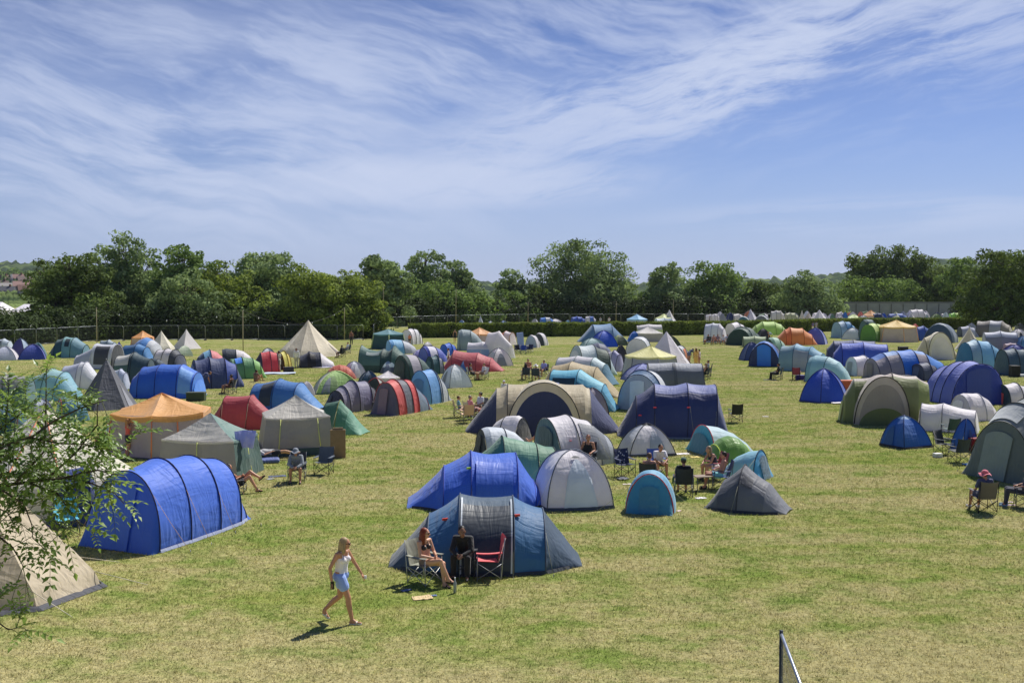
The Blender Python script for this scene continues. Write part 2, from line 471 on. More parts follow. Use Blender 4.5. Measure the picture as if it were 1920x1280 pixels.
def fit(outline, yaw, bb, two=True):
    """find place and size (plan scale, height) so that the tent fills its box in the photograph"""
    xl, xr, yt, yb = bb
    s, h = 3.0, 1.6
    g = ground((xl + xr) / 2, yb); pos = [g.x, g.y + 1]
    c_, s_ = math.cos(yaw), math.sin(yaw)
    for it in range(45):
        p = outline(s, h)
        w = np.stack([p[:, 0] * c_ - p[:, 1] * s_ + pos[0], p[:, 0] * s_ + p[:, 1] * c_ + pos[1], p[:, 2]], 1)
        px, py, dep = project(w)
        low = w[:, 2] < .12
        cw = px.max() - px.min()
        s *= ((xr - xl) / cw) ** .8
        D = pos[1]
        pos[0] += ((xl + xr) / 2 - (px.max() + px.min()) / 2) * D / F * .9
        cb = py[low].max()
        pos[1] += (ground(CX, yb).y - ground(CX, max(cb, HOR + 8)).y) * .8
        h = max(.3, h + (py.min() - yt) * D / F * .7)
        s = min(max(s, .3), 14)
    return pos, s, h

def wr(p, nrm, amp, seed):
    """slack and creases of real fabric"""
    d = nz3(p[0] * .9 + seed, p[1] * .9, p[2] * .9) * 1.3 + nz3(p[0] * 2.6, p[1] * 2.6 + seed, p[2] * 2.0) * .6 + nz3(p[0] * .8 + p[2] * .6, p[1] * 4.2 + seed, p[2] * 4.2 - p[0] * .8) * .75
    return (p[0] + nrm[0] * d * amp, p[1] + nrm[1] * d * amp, max(0, p[2] + nrm[2] * d * amp * .8))

def near_lod(D): return 0 if D < 52 else (1 if D < 85 else 2)
TAN = '#c9c2a8'
ALLT = []

PRE = {
 # x (0 front .. 1 back), half width, height, squareness
 'tun2': [(0, 1, .90, 2.3), (.46, 1, 1, 2.3), (.78, .93, .80, 2.2), (1, .8, .04, 2)],
 'tun3': [(0, 1, .93, 2.3), (.33, 1, 1, 2.3), (.64, .98, .96, 2.3), (.84, .9, .72, 2.2), (1, .8, .04, 2)],
 'tun4': [(0, .95, .86, 2.2), (.2, 1, .96, 2.3), (.42, 1, 1, 2.3), (.64, 1, .97, 2.3), (.84, .92, .76, 2.2), (1, .8, .04, 2)],
 'tunw': [(0, 1, .93, 2.4), (.5, 1, 1, 2.4), (1, 1, .94, 2.4)],
 'vis': [(0, .42, .03, 2), (.2, .86, .70, 2.1), (.36, 1, 1, 2.3), (.64, 1, .985, 2.3), (.80, .9, .78, 2.1), (1, .46, .03, 2)],
 'vis2': [(0, .38, .03, 2), (.30, .98, .93, 2.2), (.66, 1, 1, 2.2), (1, .4, .03, 2)],
 'loaf': [(0, .30, .03, 2), (.06, .62, .36, 2.1), (.16, .83, .66, 2.1), (.30, .95, .88, 2.1), (.5, 1, 1, 2.1), (.7, .95, .88, 2.1), (.84, .83, .66, 2.1), (.94, .62, .36, 2.1), (1, .3, .03, 2)],
 'pop': [(0, .93, .93, 2.0), (.12, 1, 1, 2.0), (.45, .97, .95, 2.0), (.7, .84, .76, 2.0), (.88, .6, .46, 2.0), (1, .3, .05, 2)],
 'shell': [(0, 1, 1, 2.0), (.3, .97, .9, 2.0), (.6, .85, .68, 2.0), (.85, .62, .36, 2.0), (1, .4, .03, 2)],
}

def loft_tent(name, label, bb, yaw, preset, wl, cols, front=None, back=None, door=None, bdoor=None, wins=(), poles='#23262e', pidx=None,
              skirt=None, ropes=None, top=None, sag=None, bay=None, lean=.12, group=None, trans=.32, rough=.6, amp=.022, ropecol='#a3a283', sq=None, polr=None, tabs=None):
    """fabric stretched over a row of hoops; wl = width / length; cols one colour per bay"""
    yaw = R(yaw) - math.atan2(((bb[0] + bb[1]) / 2 - CX) / F, 1) * abs(math.sin(R(yaw)))
    bb = (bb[0] - (bb[1] - bb[0]) * .02, bb[1] + (bb[1] - bb[0]) * .02, bb[2] - (bb[3] - bb[2]) * .02, bb[3])
    st = [list(a) for a in (PRE[preset] if isinstance(preset, str) else preset)]
    r_ = random.Random(label)
    sd_ = r_.random() * 50
    for a in st:
        if .3 < a[2] and a[2] < 1: a[2] *= 1 + r_.uniform(-.025, .025)
        if sq: a[3] = sq
    nb = len(st) - 1
    if sag is None: sag = 0.0 if preset in ('pop', 'shell', 'loaf') else r_.uniform(.012, .055)
    kx, ky = r_.uniform(-.07, .07), r_.uniform(-.06, .06)
    for a in st: a[3] *= r_.uniform(.94, 1.05)
    if pidx is None and preset in ('pop', 'shell'): pidx = [0, 2]
    if pidx is None and preset == 'loaf': pidx = [4]
    cols = [cols[min(i, len(cols) - 1)] for i in range(nb)]
    def S(u, th, L, Wd, H):
        i = min(int(u), nb - 1); t = u - i
        a, b = st[i], st[i + 1]
        x = a[0] + (b[0] - a[0]) * t; w = a[1] + (b[1] - a[1]) * t; h = a[2] + (b[2] - a[2]) * t; n = a[3] + (b[3] - a[3]) * t
        k = 4 * t * (1 - t)
        y, z = supe(w, h, n, th)
        g = sag * k
        zz = z * H * (1 - g * math.sin(th))
        return ((x - .5) * L + kx * zz, y * Wd / 2 * (1 - g * .5) + ky * zz, zz)
    def outline(s, h):
        out = []
        for i in range(nb + 1):
            for k in range(13): out.append(S(i, math.pi * k / 12, s, s * wl, h))
        if preset and st[0][2] > .2: out += [(-.5 * s - lean, wl * s * .45 * q, 0) for q in (-1, 1)]
        return np.array(out)
    pos, s, h = fit(outline, yaw, bb)
    L, Wd, H = s, s * wl, h
    D = math.hypot(pos[0], pos[1]); lod = near_lod(D)
    root = empty(name, (pos[0], pos[1], 0), yaw, label, 'tent', group)
    nu, nv = ((11, 33), (7, 21), (4, 13))[lod]
    A = amp * (1 if lod < 2 else .7)
    # flysheet with one colour per bay (and a top colour)
    pal = []
    def ci(c):
        if c not in pal: pal.append(c)
        return pal.index(c)
    mb = MB()
    for i in range(nb):
        G = np.zeros((nu, nv, 3))
        for a in range(nu):
            for b in range(nv):
                th = math.pi * b / (nv - 1)
                p = S(i + a / (nu - 1), th, L, Wd, H)
                e = math.sin(math.pi * a / (nu - 1)) * .75 + .25
                G[a, b] = wr(p, (0, math.cos(th), math.sin(th)), A * e * min(1, math.sin(th) * 3 + .1), sd_)
        c = cols[i]
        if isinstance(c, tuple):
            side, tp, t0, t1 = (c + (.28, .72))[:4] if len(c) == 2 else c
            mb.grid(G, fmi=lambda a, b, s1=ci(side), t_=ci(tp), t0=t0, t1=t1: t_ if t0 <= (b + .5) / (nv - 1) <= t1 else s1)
        else:
            mb.grid(G, mi=ci(c))
    mb.build('flysheet', [fabric(c, trans, rough) for c in pal], root)
    def wall(idx, sign, col, nm, lean_):
        a = st[idx]
        nvv, nh = max(9, nv // 2), (12, 8, 5)[lod]
        G = np.zeros((nvv, nh, 3))
        for i in range(nvv):
            th = math.pi * i / (nvv - 1)
            y, z = supe(a[1], a[2], a[3], th)
            for j in range(nh):
                v = j / (nh - 1)
                zz = z * H * v * .995
                p = ((a[0] - .5) * L + sign * lean_ * (1 - v) + kx * zz, y * Wd / 2 * .995 + ky * zz, zz)
                G[i, j] = wr(p, (sign, 0, 0), A * 1.3 * math.sin(math.pi * v) * math.sin(th), sd_ + 9)
        m = MB(); m.grid(G, mi=0)
        return m.build(nm, fabric(col, trans, rough), root)
    def wpatch(idx, sign, lean_, t0, t1, v0, v1, col, nm, off=.03):
        a = st[idx]
        G = np.zeros((13, 5, 3))
        for i in range(13):
            th = t0 + (t1 - t0) * i / 12
            y, z = supe(a[1], a[2], a[3], th)
            for j in range(5):
                v = v0 + (v1 - v0) * j / 4
                G[i, j] = ((a[0] - .5) * L + sign * (lean_ * (1 - v) + off + A) + kx * z * H * v, y * Wd / 2 * .93 + ky * z * H * v, z * H * v)
        m = MB(); m.grid(G)
        return m.build(nm, fabric(col, .05, .6), root)
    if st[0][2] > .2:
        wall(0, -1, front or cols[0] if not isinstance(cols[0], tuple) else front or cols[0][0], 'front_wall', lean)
        if not door and lod < 2:
            fc_ = front or (cols[0] if not isinstance(cols[0], tuple) else cols[0][0]); rgb = [int(fc_[k:k + 2], 16) for k in (1, 3, 5)]; q_ = r_.choice((.55, .72, .8, 1.18))
            door = (r_.uniform(52, 68), r_.uniform(104, 125), r_.uniform(.74, .86), '#%02x%02x%02x' % tuple(min(235, int(v_ * q_)) for v_ in rgb))
        if door: wpatch(0, -1, lean, R(door[0]), R(door[1]), .02, door[2], door[3], 'door')  # near-black door colours paint the shade inside an open doorway
    if st[-1][2] > .2:
        wall(nb, 1, back or (cols[-1] if not isinstance(cols[-1], tuple) else cols[-1][0]), 'back_wall', lean)
        if bdoor: wpatch(nb, 1, lean, R(bdoor[0]), R(bdoor[1]), .02, bdoor[2], bdoor[3], 'door')
    for w_ in wins:
        u0, u1, t0, t1, wc, wn = (tuple(w_) + ('window',))[:6]
        G = np.zeros((9, 9, 3))
        for i in range(9):
            for j in range(9):
                th = R(t0 + (t1 - t0) * j / 8); p = S(u0 + (u1 - u0) * i / 8, th, L, Wd, H)
                G[i, j] = (p[0], p[1] + math.cos(th) * (.025 + A * .6), p[2] + math.sin(th) * (.025 + A * .6))
        m = MB(); m.grid(G); m.build(wn, fabric(wc, .05, .5, .6), root)  # darkest door patches stand for the dim inside of an open tent
    # poles in their sleeves
    idxs = pidx if pidx is not None else [i for i in range(nb + 1) if st[i][2] > .3]
    pr_ = polr or (.017, .024, .032)[lod]
    if poles:
        for i in idxs:
            m = MB(); m.tube([Vector(S(i, R(a), L * 1.0, Wd + .02, H + .012)) for a in np.linspace(1, 179, (25, 17, 11)[lod])], pr_, (6, 5, 4)[lod])
            m.build('pole', plain('pole_sleeve', poles, .7), root)
    if tabs:
        for (u_, th_) in tabs[1]:
            p = Vector(S(u_, R(th_), L, Wd, H)); m = MB()
            m.box(p + Vector((0, math.cos(R(th_)) * .05, .03)), (.14, .05, .05), .4, bev=.01); m.build('reflector_tab', plain('tab', tabs[0]), root)
    if bay:   # a porch bay with its own hoop, facing the local -y side
        bx, bw, bh, bo, bcol, bfront, fh = bay[:7]; blow = bay[7] if len(bay) > 7 else bfront
        def B(v, th, k=1.0, kh=1.0):
            y, z = supe(bw * L / 2 * k, bh * H * kh, 2.05, th); return ((bx - .5) * L + y + kx * z, -v * bo * Wd / 2 + ky * z, z)
        G = np.zeros((9, 25, 3))
        for a in range(9):
            for b in range(25):
                th = math.pi * b / 24; G[a, b] = wr(B(.15 + .85 * a / 8, th), (math.cos(th), 0, math.sin(th)), A * .8 * math.sin(math.pi * a / 8), sd_)
        m = MB(); m.grid(G); m.build('porch_fly', fabric(bcol, trans, rough), root)
        G = np.zeros((25, 8, 3)); G2 = np.zeros((25, 4, 3))
        for b in range(25):
            th = math.pi * b / 24; p1 = Vector(B(1, th)); p0 = Vector(B(1, th, fh, fh)); p0.y -= .06
            for j in range(8): G[b, j] = (p0.x, p0.y - .22 * (1 - j / 7), p0.z * j / 7)
            for j in range(4): G2[b, j] = p0.lerp(p1, j / 3)
        m = MB(); m.grid(G, fmi=lambda a, b: 1 if b < 3 else 0); m.build('door', [fabric(bfront, trans, rough), fabric(blow, trans, rough)], root)
        m = MB(); m.grid(G2); m.build('porch_rim', fabric(bcol, trans, rough), root)
        m = MB(); m.tube([B(1.01, R(a)) for a in np.linspace(1, 179, 21)], (.022, .028, .035)[lod], 6); m.build('pole', plain('pole_sleeve', poles or '#2a2a2a', .7), root)
    if skirt and lod < 2:
        for sgn in (0, 1):
            G = np.zeros((nb * 5 + 1, 2, 3))
            for a in range(nb * 5 + 1):
                u0_ = .35 if st[0][2] < .1 else 0; u1_ = nb - (.35 if st[-1][2] < .1 else 0)
                p = S(u0_ + (u1_ - u0_) * a / (nb * 5), R(2) if sgn == 0 else R(178), L, Wd, H)
                oy = .03 if sgn == 0 else -.03
                G[a, 0] = (p[0], p[1] + oy * 2.2, .01); G[a, 1] = (p[0], p[1] + oy * .6, .085)
            m = MB(); m.grid(G); m.build('mud_skirt', fabric(skirt, 0, .7), root)
    if ropes is None: ropes = lod == 0
    if ropes:
        for i in idxs:
            if st[i][2] < .5: continue
            for sgn in (1, -1):
                th = R(52) if sgn > 0 else R(128)
                p = Vector(S(i, th, L, Wd, H)); q = Vector((p.x + r_.uniform(-.25, .25), p.y + sgn * r_.uniform(.8, 1.15), 0.01))
                m = MB(); m.tube([p, p * .5 + q * .5 - Vector((0, 0, .03)), q], .0045, 4); rp = m.build('guy_rope', plain('guy_rope', ropecol), root)
                m = MB(); m.tube([q - Vector((0, 0, .1)), q + Vector((0, -sgn * .02, .07))], .008, 4); m.build('peg', plain('steel_peg', '#8a8d90', .4, .8), rp)
    ALLT.append((label, pos, L, Wd, H))
    return root, S, (L, Wd, H)

def dome_tent(name, label, bb, yaw, wl, cols, n=4, cap=None, poles='#2a2d33', door=None, fly=None, ex=.86, ez=1.0, group=None, trans=.32, rough=.6,
              skirt=None, ropes=None, amp=.02, wins=(), ropecol='#a3a283', rot0=None, capr=.55, bow=.0, peak=0, rnd=.58):
    """crossed poles over an n sided plan; cols one colour per side, door=(side,a0,a1,s1,col)"""
    yaw = R(yaw) - math.atan2(((bb[0] + bb[1]) / 2 - CX) / F, 1) * abs(math.sin(R(yaw)))
    bb = (bb[0] - (bb[1] - bb[0]) * .02, bb[1] + (bb[1] - bb[0]) * .02, bb[2] - (bb[3] - bb[2]) * .02, bb[3])
    r_ = random.Random(label); sd_ = r_.random() * 50
    rot0 = math.pi / n if rot0 is None else R(rot0)
    cols = [cols[i % len(cols)] for i in range(n)]
    kx, ky = r_.uniform(-.09, .09), r_.uniform(-.07, .07); ex *= r_.uniform(.86, 1.12); ez *= r_.uniform(.95, 1.12)
    def S(side, a, s, Wx, Wy, H):
        # side panel parameter a 0..1 across, s 0..1 up
        p0 = rot0 + side * 2 * math.pi / n; p1 = p0 + 2 * math.pi / n
        x = math.cos(p0) * (1 - a) + math.cos(p1) * a; y = math.sin(p0) * (1 - a) + math.sin(p1) * a
        rr = (math.cos(s * math.pi / 2) ** ex) * rnd + (1 - s) * (1 - rnd)
        z = (math.sin(s * math.pi / 2) ** ez) * (.35 + .65 * rnd) + s * (.65 - .65 * rnd)
        k = 4 * a * (1 - a)
        b = 1 + bow * k - .045 * k * math.sin(s * math.pi)
        nx, ny = x * rr * b, y * rr * b
        zz = z * (1 - .05 * k * math.sin(s * math.pi)) + peak * s ** 8
        q = math.sqrt(2) if n == 4 else 1
        return (nx * Wx / 2 * q + kx * zz * H, ny * Wy / 2 * q + ky * zz * H, zz * H)
    def outline(s, h):
        return np.array([S(k, a, t, s, s * wl, h / (1 + peak)) for k in range(n) for a in (0, .5) for t in np.linspace(0, 1, 9)])
    pos, s, h = fit(outline, yaw, bb)
    Wx, Wy, H = s, s * wl, h / (1 + peak)
    D = math.hypot(*pos); lod = near_lod(D)
    root = empty(name, (pos[0], pos[1], 0), yaw, label, 'tent', group)
    na, nsn = ((17, 17), (11, 11), (6, 7))[lod]
    pal = []
    def ci(c):
        if c not in pal: pal.append(c)
        return pal.index(c)
    mb = MB()
    cen = Vector((0, 0, H * .35))
    for k in range(n):
        G = np.zeros((na, nsn, 3))
        for i in range(na):
            for j in range(nsn):
                a, t = i / (na - 1), j / (nsn - 1)
                p = S(k, a, t, Wx, Wy, H)
                nn = (Vector(p) - cen).normalized()
                G[i, j] = wr(p, nn, amp * math.sin(math.pi * a) * math.sin(math.pi * min(1, t * 1.05)), sd_)
        c0 = ci(cols[k]); cc = ci(cap) if cap else c0
        mb.grid(G, fmi=lambda i, j, c0=c0, cc=cc: cc if (j + .5) / (nsn - 1) > capr else c0)
    mb.build('flysheet', [fabric(c, trans, rough) for c in pal], root)
    def patch(k, a0, a1, s0, s1, col, nm, arch=True):
        G = np.zeros((13, 9, 3))
        for i in range(13):
            q = i / 12; a = a0 + (a1 - a0) * q
            top = s0 + (s1 - s0) * (math.sin(math.pi * q) ** .45 if arch else 1)
            for j in range(9):
                t = s0 + (top - s0) * j / 8
                p = Vector(S(k, a, t, Wx, Wy, H)); nn = (p - cen).normalized()
                G[i, j] = p + nn * (.03 + amp * .5)
        m = MB(); m.grid(G); return m.build(nm, fabric(col, .05, .55, .6), root)
    if not door and lod < 2 and n == 4:
        rgb = [int(cols[2][k:k + 2], 16) for k in (1, 3, 5)]; q_ = r_.choice((.6, .75, .85, 1.15)); a0_ = r_.uniform(.12, .4)
        door = (r_.choice((2, 2, 1)), a0_, a0_ + r_.uniform(.35, .48), r_.uniform(.5, .72), '#%02x%02x%02x' % tuple(min(235, int(v_ * q_)) for v_ in rgb))
    if door: patch(*((door[0], door[1], door[2], .02, door[3], door[4])), 'door')
    for w_ in wins: patch(w_[0], w_[1], w_[2], w_[3], w_[4], w_[5], (tuple(w_) + ('window',))[6])
    if poles:
        for k in range(n if n != 4 else 2):
            m = MB()
            if n == 4:
                pts = [S(k, 0, t, Wx + .03, Wy + .03, H + .015) for t in np.linspace(0, 1, 11)] + [S((k + 2) % 4, 0, t, Wx + .03, Wy + .03, H + .015) for t in np.linspace(.9, 0, 10)]
            else:
                pts = [S(k, 0, t, Wx + .03, Wy + .03, H + .015) for t in np.linspace(0, 1, 11)]
            m.tube(pts, (.018, .024, .03)[lod], 5); m.build('pole', plain('pole_sleeve', poles, .7), root)
    if skirt and lod < 2:
        for k in range(n):
            G = np.zeros((7, 2, 3))
            for i in range(7):
                p = Vector(S(k, i / 6, .0, Wx, Wy, H)); d = Vector((p.x, p.y, 0)).normalized()
                G[i, 0] = p + d * .07 + Vector((0, 0, .01)); G[i, 1] = p + d * .028 + Vector((0, 0, .10))
            m = MB(); m.grid(G); m.build('mud_skirt', fabric(skirt, 0, .7), root)
    if ropes is None: ropes = lod == 0
    if ropes:
        for k in range(n):
            p = Vector(S(k, 0, .5, Wx, Wy, H)); g0 = Vector(S(k, 0, 0, Wx, Wy, H)); d = Vector((g0.x, g0.y, 0)).normalized()
            q = g0 + d * .75 + Vector((0, 0, .01)); m = MB(); m.tube([p, q], .0035, 4); rp = m.build('guy_rope', plain('guy_rope', ropecol), root)
            m = MB(); m.tube([q - Vector((0, 0, .1)), q + Vector((0, 0, .06))], .008, 4); m.build('peg', plain('steel_peg', '#8a8d90', .4, .8), rp)
    ALLT.append((label, pos, Wx, Wy, H))
    return root

def cabin_tent(name, label, bb, yaw, n, wl, wallcols, roof, trim=None, he=.6, re=.9, skirt=None, door=None, wins=(), val=.06, group=None, rot0=None,
               amp=.03, trans=.32, apexr=.0, roofcols=None, strap=None, ropes=None, sag=.07, finial=0):
    """frame tent: n sided walls leaning in to the eaves and a pointed roof"""
    yaw = R(yaw) - math.atan2(((bb[0] + bb[1]) / 2 - CX) / F, 1) * abs(math.sin(R(yaw)))
    bb = (bb[0] - (bb[1] - bb[0]) * .02, bb[1] + (bb[1] - bb[0]) * .02, bb[2] - (bb[3] - bb[2]) * .02, bb[3])
    r_ = random.Random(label); sd_ = r_.random() * 50
    rot0 = math.pi / n if rot0 is None else R(rot0)
    wallcols = [wallcols[i % len(wallcols)] for i in range(n)]
    q4 = math.sqrt(2) if n == 4 else 1
    def base(side, a, r, Wx, Wy):
        p0 = rot0 + side * 2 * math.pi / n; p1 = p0 + 2 * math.pi / n
        x = math.cos(p0) * (1 - a) + math.cos(p1) * a; y = math.sin(p0) * (1 - a) + math.sin(p1) * a
        return x * r * Wx / 2 * q4, y * r * Wy / 2 * q4
    def Wl(side, a, t, Wx, Wy, H):
        k = 4 * a * (1 - a)
        r = 1 + (re - 1) * t - .02 * k * math.sin(math.pi * t)
        x, y = base(side, a, r, Wx, Wy)
        return (x, y, t * he * H * (1 - .03 * k * t))
    def Rf(side, a, t, Wx, Wy, H, o=1.0):
        k = 4 * a * (1 - a)
        r = (re + val * .4) * o * (1 - t) + apexr * t
        x, y = base(side, a, r, Wx, Wy)
        z = he * H * (1 - .03 * k) + (1 - he) * H * (t ** 1.0) - sag * (1 - he) * H * math.sin(math.pi * t) * 1.2 - .03 * H * k * (1 - t) * .6
        return (x, y, z)
    def outline(s, h):
        return np.array([Wl(k, a, t, s, s * wl, h) for k in range(n) for a in (0, .5) for t in (0, 1)] + [Rf(k, 0, t, s, s * wl, h) for k in range(n) for t in (0, .5, 1)])
    pos, s, h = fit(outline, yaw, bb)
    Wx, Wy, H = s, s * wl, h
    D = math.hypot(*pos); lod = near_lod(D)
    root = empty(name, (pos[0], pos[1], 0), yaw, label, 'tent', group)
    na, nt = ((13, 11), (9, 8), (5, 5))[lod]
    pal = []
    def ci(c):
        if c not in pal: pal.append(c)
        return pal.index(c)
    mb = MB(); mr_ = MB(); rpal = []
    for k in range(n):
        G = np.zeros((na, nt, 3)); G2 = np.zeros((na, nt, 3))
        nn = Vector((*base(k, .5, 1, 1, 1), 0)).normalized()
        for i in range(na):
            for j in range(nt):
                a, t = i / (na - 1), j / (nt - 1)
                e = math.sin(math.pi * a) * (.4 + .6 * math.sin(math.pi * t))
                G[i, j] = wr(Wl(k, a, t, Wx, Wy, H), nn, amp * 1.3 * e, sd_)
                G2[i, j] = wr(Rf(k, a, t, Wx, Wy, H), (nn.x * .4, nn.y * .4, .9), amp * 1.3 * e, sd_ + 3)
        mb.grid(G, mi=ci(wallcols[k]))
        rc = (roofcols[k] if roofcols else roof)
        if rc not in rpal: rpal.append(rc)
        mr_.grid(G2, mi=rpal.index(rc))
    mb.build('wall', [fabric(c, trans) for c in pal], root)
    mr_.build('roof', [fabric(c, trans) for c in rpal], root)
    # valance: a short skirt hanging from the eaves
    m = MB()
    for k in range(n):
        G = np.zeros((na, 2, 3))
        for i in range(na):
            p = Rf(k, i / (na - 1), 0, Wx, Wy, H, 1.012); G[i, 0] = p; G[i, 1] = (p[0], p[1], p[2] - val * H)
        m.grid(G, mi=rpal.index(roofcols[k] if roofcols else roof))
    m.build('valance', [fabric(c, trans) for c in rpal], root)
    def patch(k, a0, a1, t0, t1, col, nm, off=.035):
        G = np.zeros((7, 7, 3)); nn = Vector((*base(k, .5, 1, 1, 1), 0)).normalized()
        for i in range(7):
            for j in range(7):
                p = Vector(Wl(k, a0 + (a1 - a0) * i / 6, t0 + (t1 - t0) * j / 6, Wx, Wy, H)); G[i, j] = p + nn * (off + amp * .7)
        m = MB(); m.grid(G); return m.build(nm, fabric(col, .05, .6, .5), root)
    if door: patch(*door, 'door')
    for w_ in wins: patch(*w_[:6], w_[6] if len(w_) > 6 else 'window')
    if trim:
        for k in range(n):
            m = MB(); m.tube([Vector(Wl(k, 0, t, Wx + .03, Wy + .03, H)) for t in (0, .5, 1)], (.03, .035, .045)[lod], 5)
            m.build('corner_tape', fabric(trim, 0, .6), root)
    if strap:
        for k, a in strap[1]:
            nn = Vector((*base(k, .5, 1, 1, 1), 0)).normalized(); m = MB()
            m.tube([Vector(Wl(k, a, t, Wx, Wy, H)) + nn * .05 for t in (0, .5, .97)], .02, 4); m.build('strap', fabric(strap[0], 0, .6), root)
    if skirt and lod < 2:
        sh = skirt[1] if isinstance(skirt, tuple) else .12; sc_ = skirt[0] if isinstance(skirt, tuple) else skirt
        for k in range(n):
            patch(k, .0, 1.0, 0.0, sh, sc_, 'mud_skirt', .01)
    if finial:
        m = MB(); m.tube([(0, 0, H - .05), (0, 0, H + finial)], .02, 6); m.build('pole_tip', plain('pole_metal', '#9a9da0', .4, .7), root)
    ALLT.append((label, pos, Wx, Wy, H))
    return root

def bell_tent(name, label, bb, yaw, col, hw=.16, n=12, door=None, trimc=None, ropes=None, group=None, conc=1.12, col2=None, amp=.03, trans=.28, panels=None, base_col=None, wl=1.0, trimk=(7, 8), hem=None):
    """canvas cone on a centre pole over a low wall"""
    yaw = R(yaw) - math.atan2(((bb[0] + bb[1]) / 2 - CX) / F, 1) * abs(math.sin(R(yaw)))
    bb = (bb[0] - (bb[1] - bb[0]) * .02, bb[1] + (bb[1] - bb[0]) * .02, bb[2] - (bb[3] - bb[2]) * .02, bb[3])
    r_ = random.Random(label); sd_ = r_.random() * 50
    tw = hw
    def S(k, a, t, Wd, H):
        # t: 0..1 of the height; seams between n gores
        p0 = 2 * math.pi * k / n; p1 = 2 * math.pi * (k + 1) / n
        x = math.cos(p0) * (1 - a) + math.cos(p1) * a; y = math.sin(p0) * (1 - a) + math.sin(p1) * a
        kk = 4 * a * (1 - a)
        if t < tw: r = 1 + .04 * (1 - t / max(tw, 1e-6))
        else:
            q = (t - tw) / (1 - tw); r = (1 - q) ** conc * .985 + .015
        r *= 1 - .035 * kk * (1 if t > 0 else .2)
        return (x * r * Wd / 2, y * r * Wd / 2 * wl, t * H)
    def outline(s, h): return np.array([S(k, 0, t, s, h) for k in range(n) for t in (0, tw, .5, 1)])
    pos, s, h = fit(outline, yaw, bb)
    D = math.hypot(*pos); lod = near_lod(D)
    root = empty(name, (pos[0], pos[1], 0), yaw, label, 'tent', group)
    ts = ([0, tw * .5, tw] if tw > .01 else [0]) + list(np.linspace(tw, 1, (14, 10, 7)[lod]))[1:]
    na = (9, 7, 4)[lod]
    mb = MB(); pal = [col]
    for k in range(n):
        c = (panels[k % len(panels)] if panels else col)
        if c not in pal: pal.append(c)
        G = np.zeros((na, len(ts), 3))
        for i in range(na):
            for j, t in enumerate(ts):
                p = S(k, i / (na - 1), t, s, h); d = Vector((p[0], p[1], 0)); d = d.normalized() if d.length > 0 else Vector((1, 0, 0))
                G[i, j] = wr(p, (d.x, d.y, .3), amp * (1 - t) * (.4 + .6 * math.sin(math.pi * i / (na - 1))), sd_)
        mb.grid(G, mi=pal.index(c))
    mb.build('canvas', [fabric(c, trans, .75) for c in pal], root)
    m = MB(); m.tube([S(0, 0, 1, .0, h) + np.array((0, 0, -.18)) * 0, (0, 0, h + .06)], .035, 6); m.build('pole_tip', plain('pole_metal', '#9a9da0', .4, .7), root)
    if door:
        k, a0, a1, t1, dc = door
        G = np.zeros((5, 7, 3))
        for i in range(5):
            for j in range(7):
                t = t1 * j / 6; q = (1 - j / 6) if len(door) > 4 else 1
                a = .5 + (a0 + (a1 - a0) * i / 4 - .5) * max(.08, 1 - (j / 6) ** 2)
                p = Vector(S(k, min(1, max(0, a)), t, s + .1, h)); G[i, j] = p
        m = MB(); m.grid(G); m.build('door', fabric(dc, .05, .7), root)
    if trimc:
        for k in trimk:
            m = MB(); m.tube([Vector(S(k, 0, t, s + .04, h)) for t in np.linspace(0 if tw < .01 else tw, .92, 7)], .02, 5)
            m.build('seam_tape', fabric(trimc, 0, .6), root)
    if hem:
        for k in range(n):
            G = np.zeros((9, 2, 3))
            for i in range(9):
                p = Vector(S(k, i / 8, 0, s, h)); d = Vector((p.x, p.y, 0)).normalized(); G[i, 0] = p + d * .16 + Vector((0, 0, .012)); G[i, 1] = p + d * .03 + Vector((0, 0, .09))
            m = MB(); m.grid(G); m.build('mud_skirt', fabric(hem, 0, .8), root)
    if ropes is None: ropes = lod < 2
    if ropes:
        for k in range(n):
            p = Vector(S(k, 0, tw, s, h)); d = Vector((p.x, p.y, 0)).normalized(); q = Vector((p.x, p.y, 0)) + d * 1.1
            m = MB(); m.tube([p, q], .008, 4); m.build('guy_rope', plain('guy_rope_canvas', '#cfc7b0'), root)
    ALLT.append((label, pos, s, s, h))
    return root
# ------------------------------------------------------------------ the camp, tent by tent (boxes are where each stands in the photograph)
GL, GM, GR, GH = 'tents pitched in the left block', 'tents pitched in the middle rows', 'tents pitched in the right block', 'tents beyond the hedge'
NAVY, SLATE, ROYAL, BLUE, SKY_, WHITE, PALE, GREY, LGREY = '#2c3470', '#36434f', '#3350c4', '#2f63b8', '#6f9fd6', '#d3d5dc', '#b9c3d2', '#6d7078', '#9a9ea6'
TEAL, DTEAL, GREEN, DGREEN, LIME, OLIVE, BEIGE, CREAM, ORANGE, RED, PURP = '#3f7f92', '#27485a', '#4c7a60', '#2b4742', '#a3bf52', '#66703a', '#a89c7e', '#cfc8b2', '#e0843c', '#b23a42', '#4a46a8'
def T(*a, **k): return loft_tent('tunnel_tent', *a, **k)
def Dm(*a, **k): return dome_tent('dome_tent', *a, **k)
def Pp(*a, **k): return loft_tent('popup_tent', *a, **k)

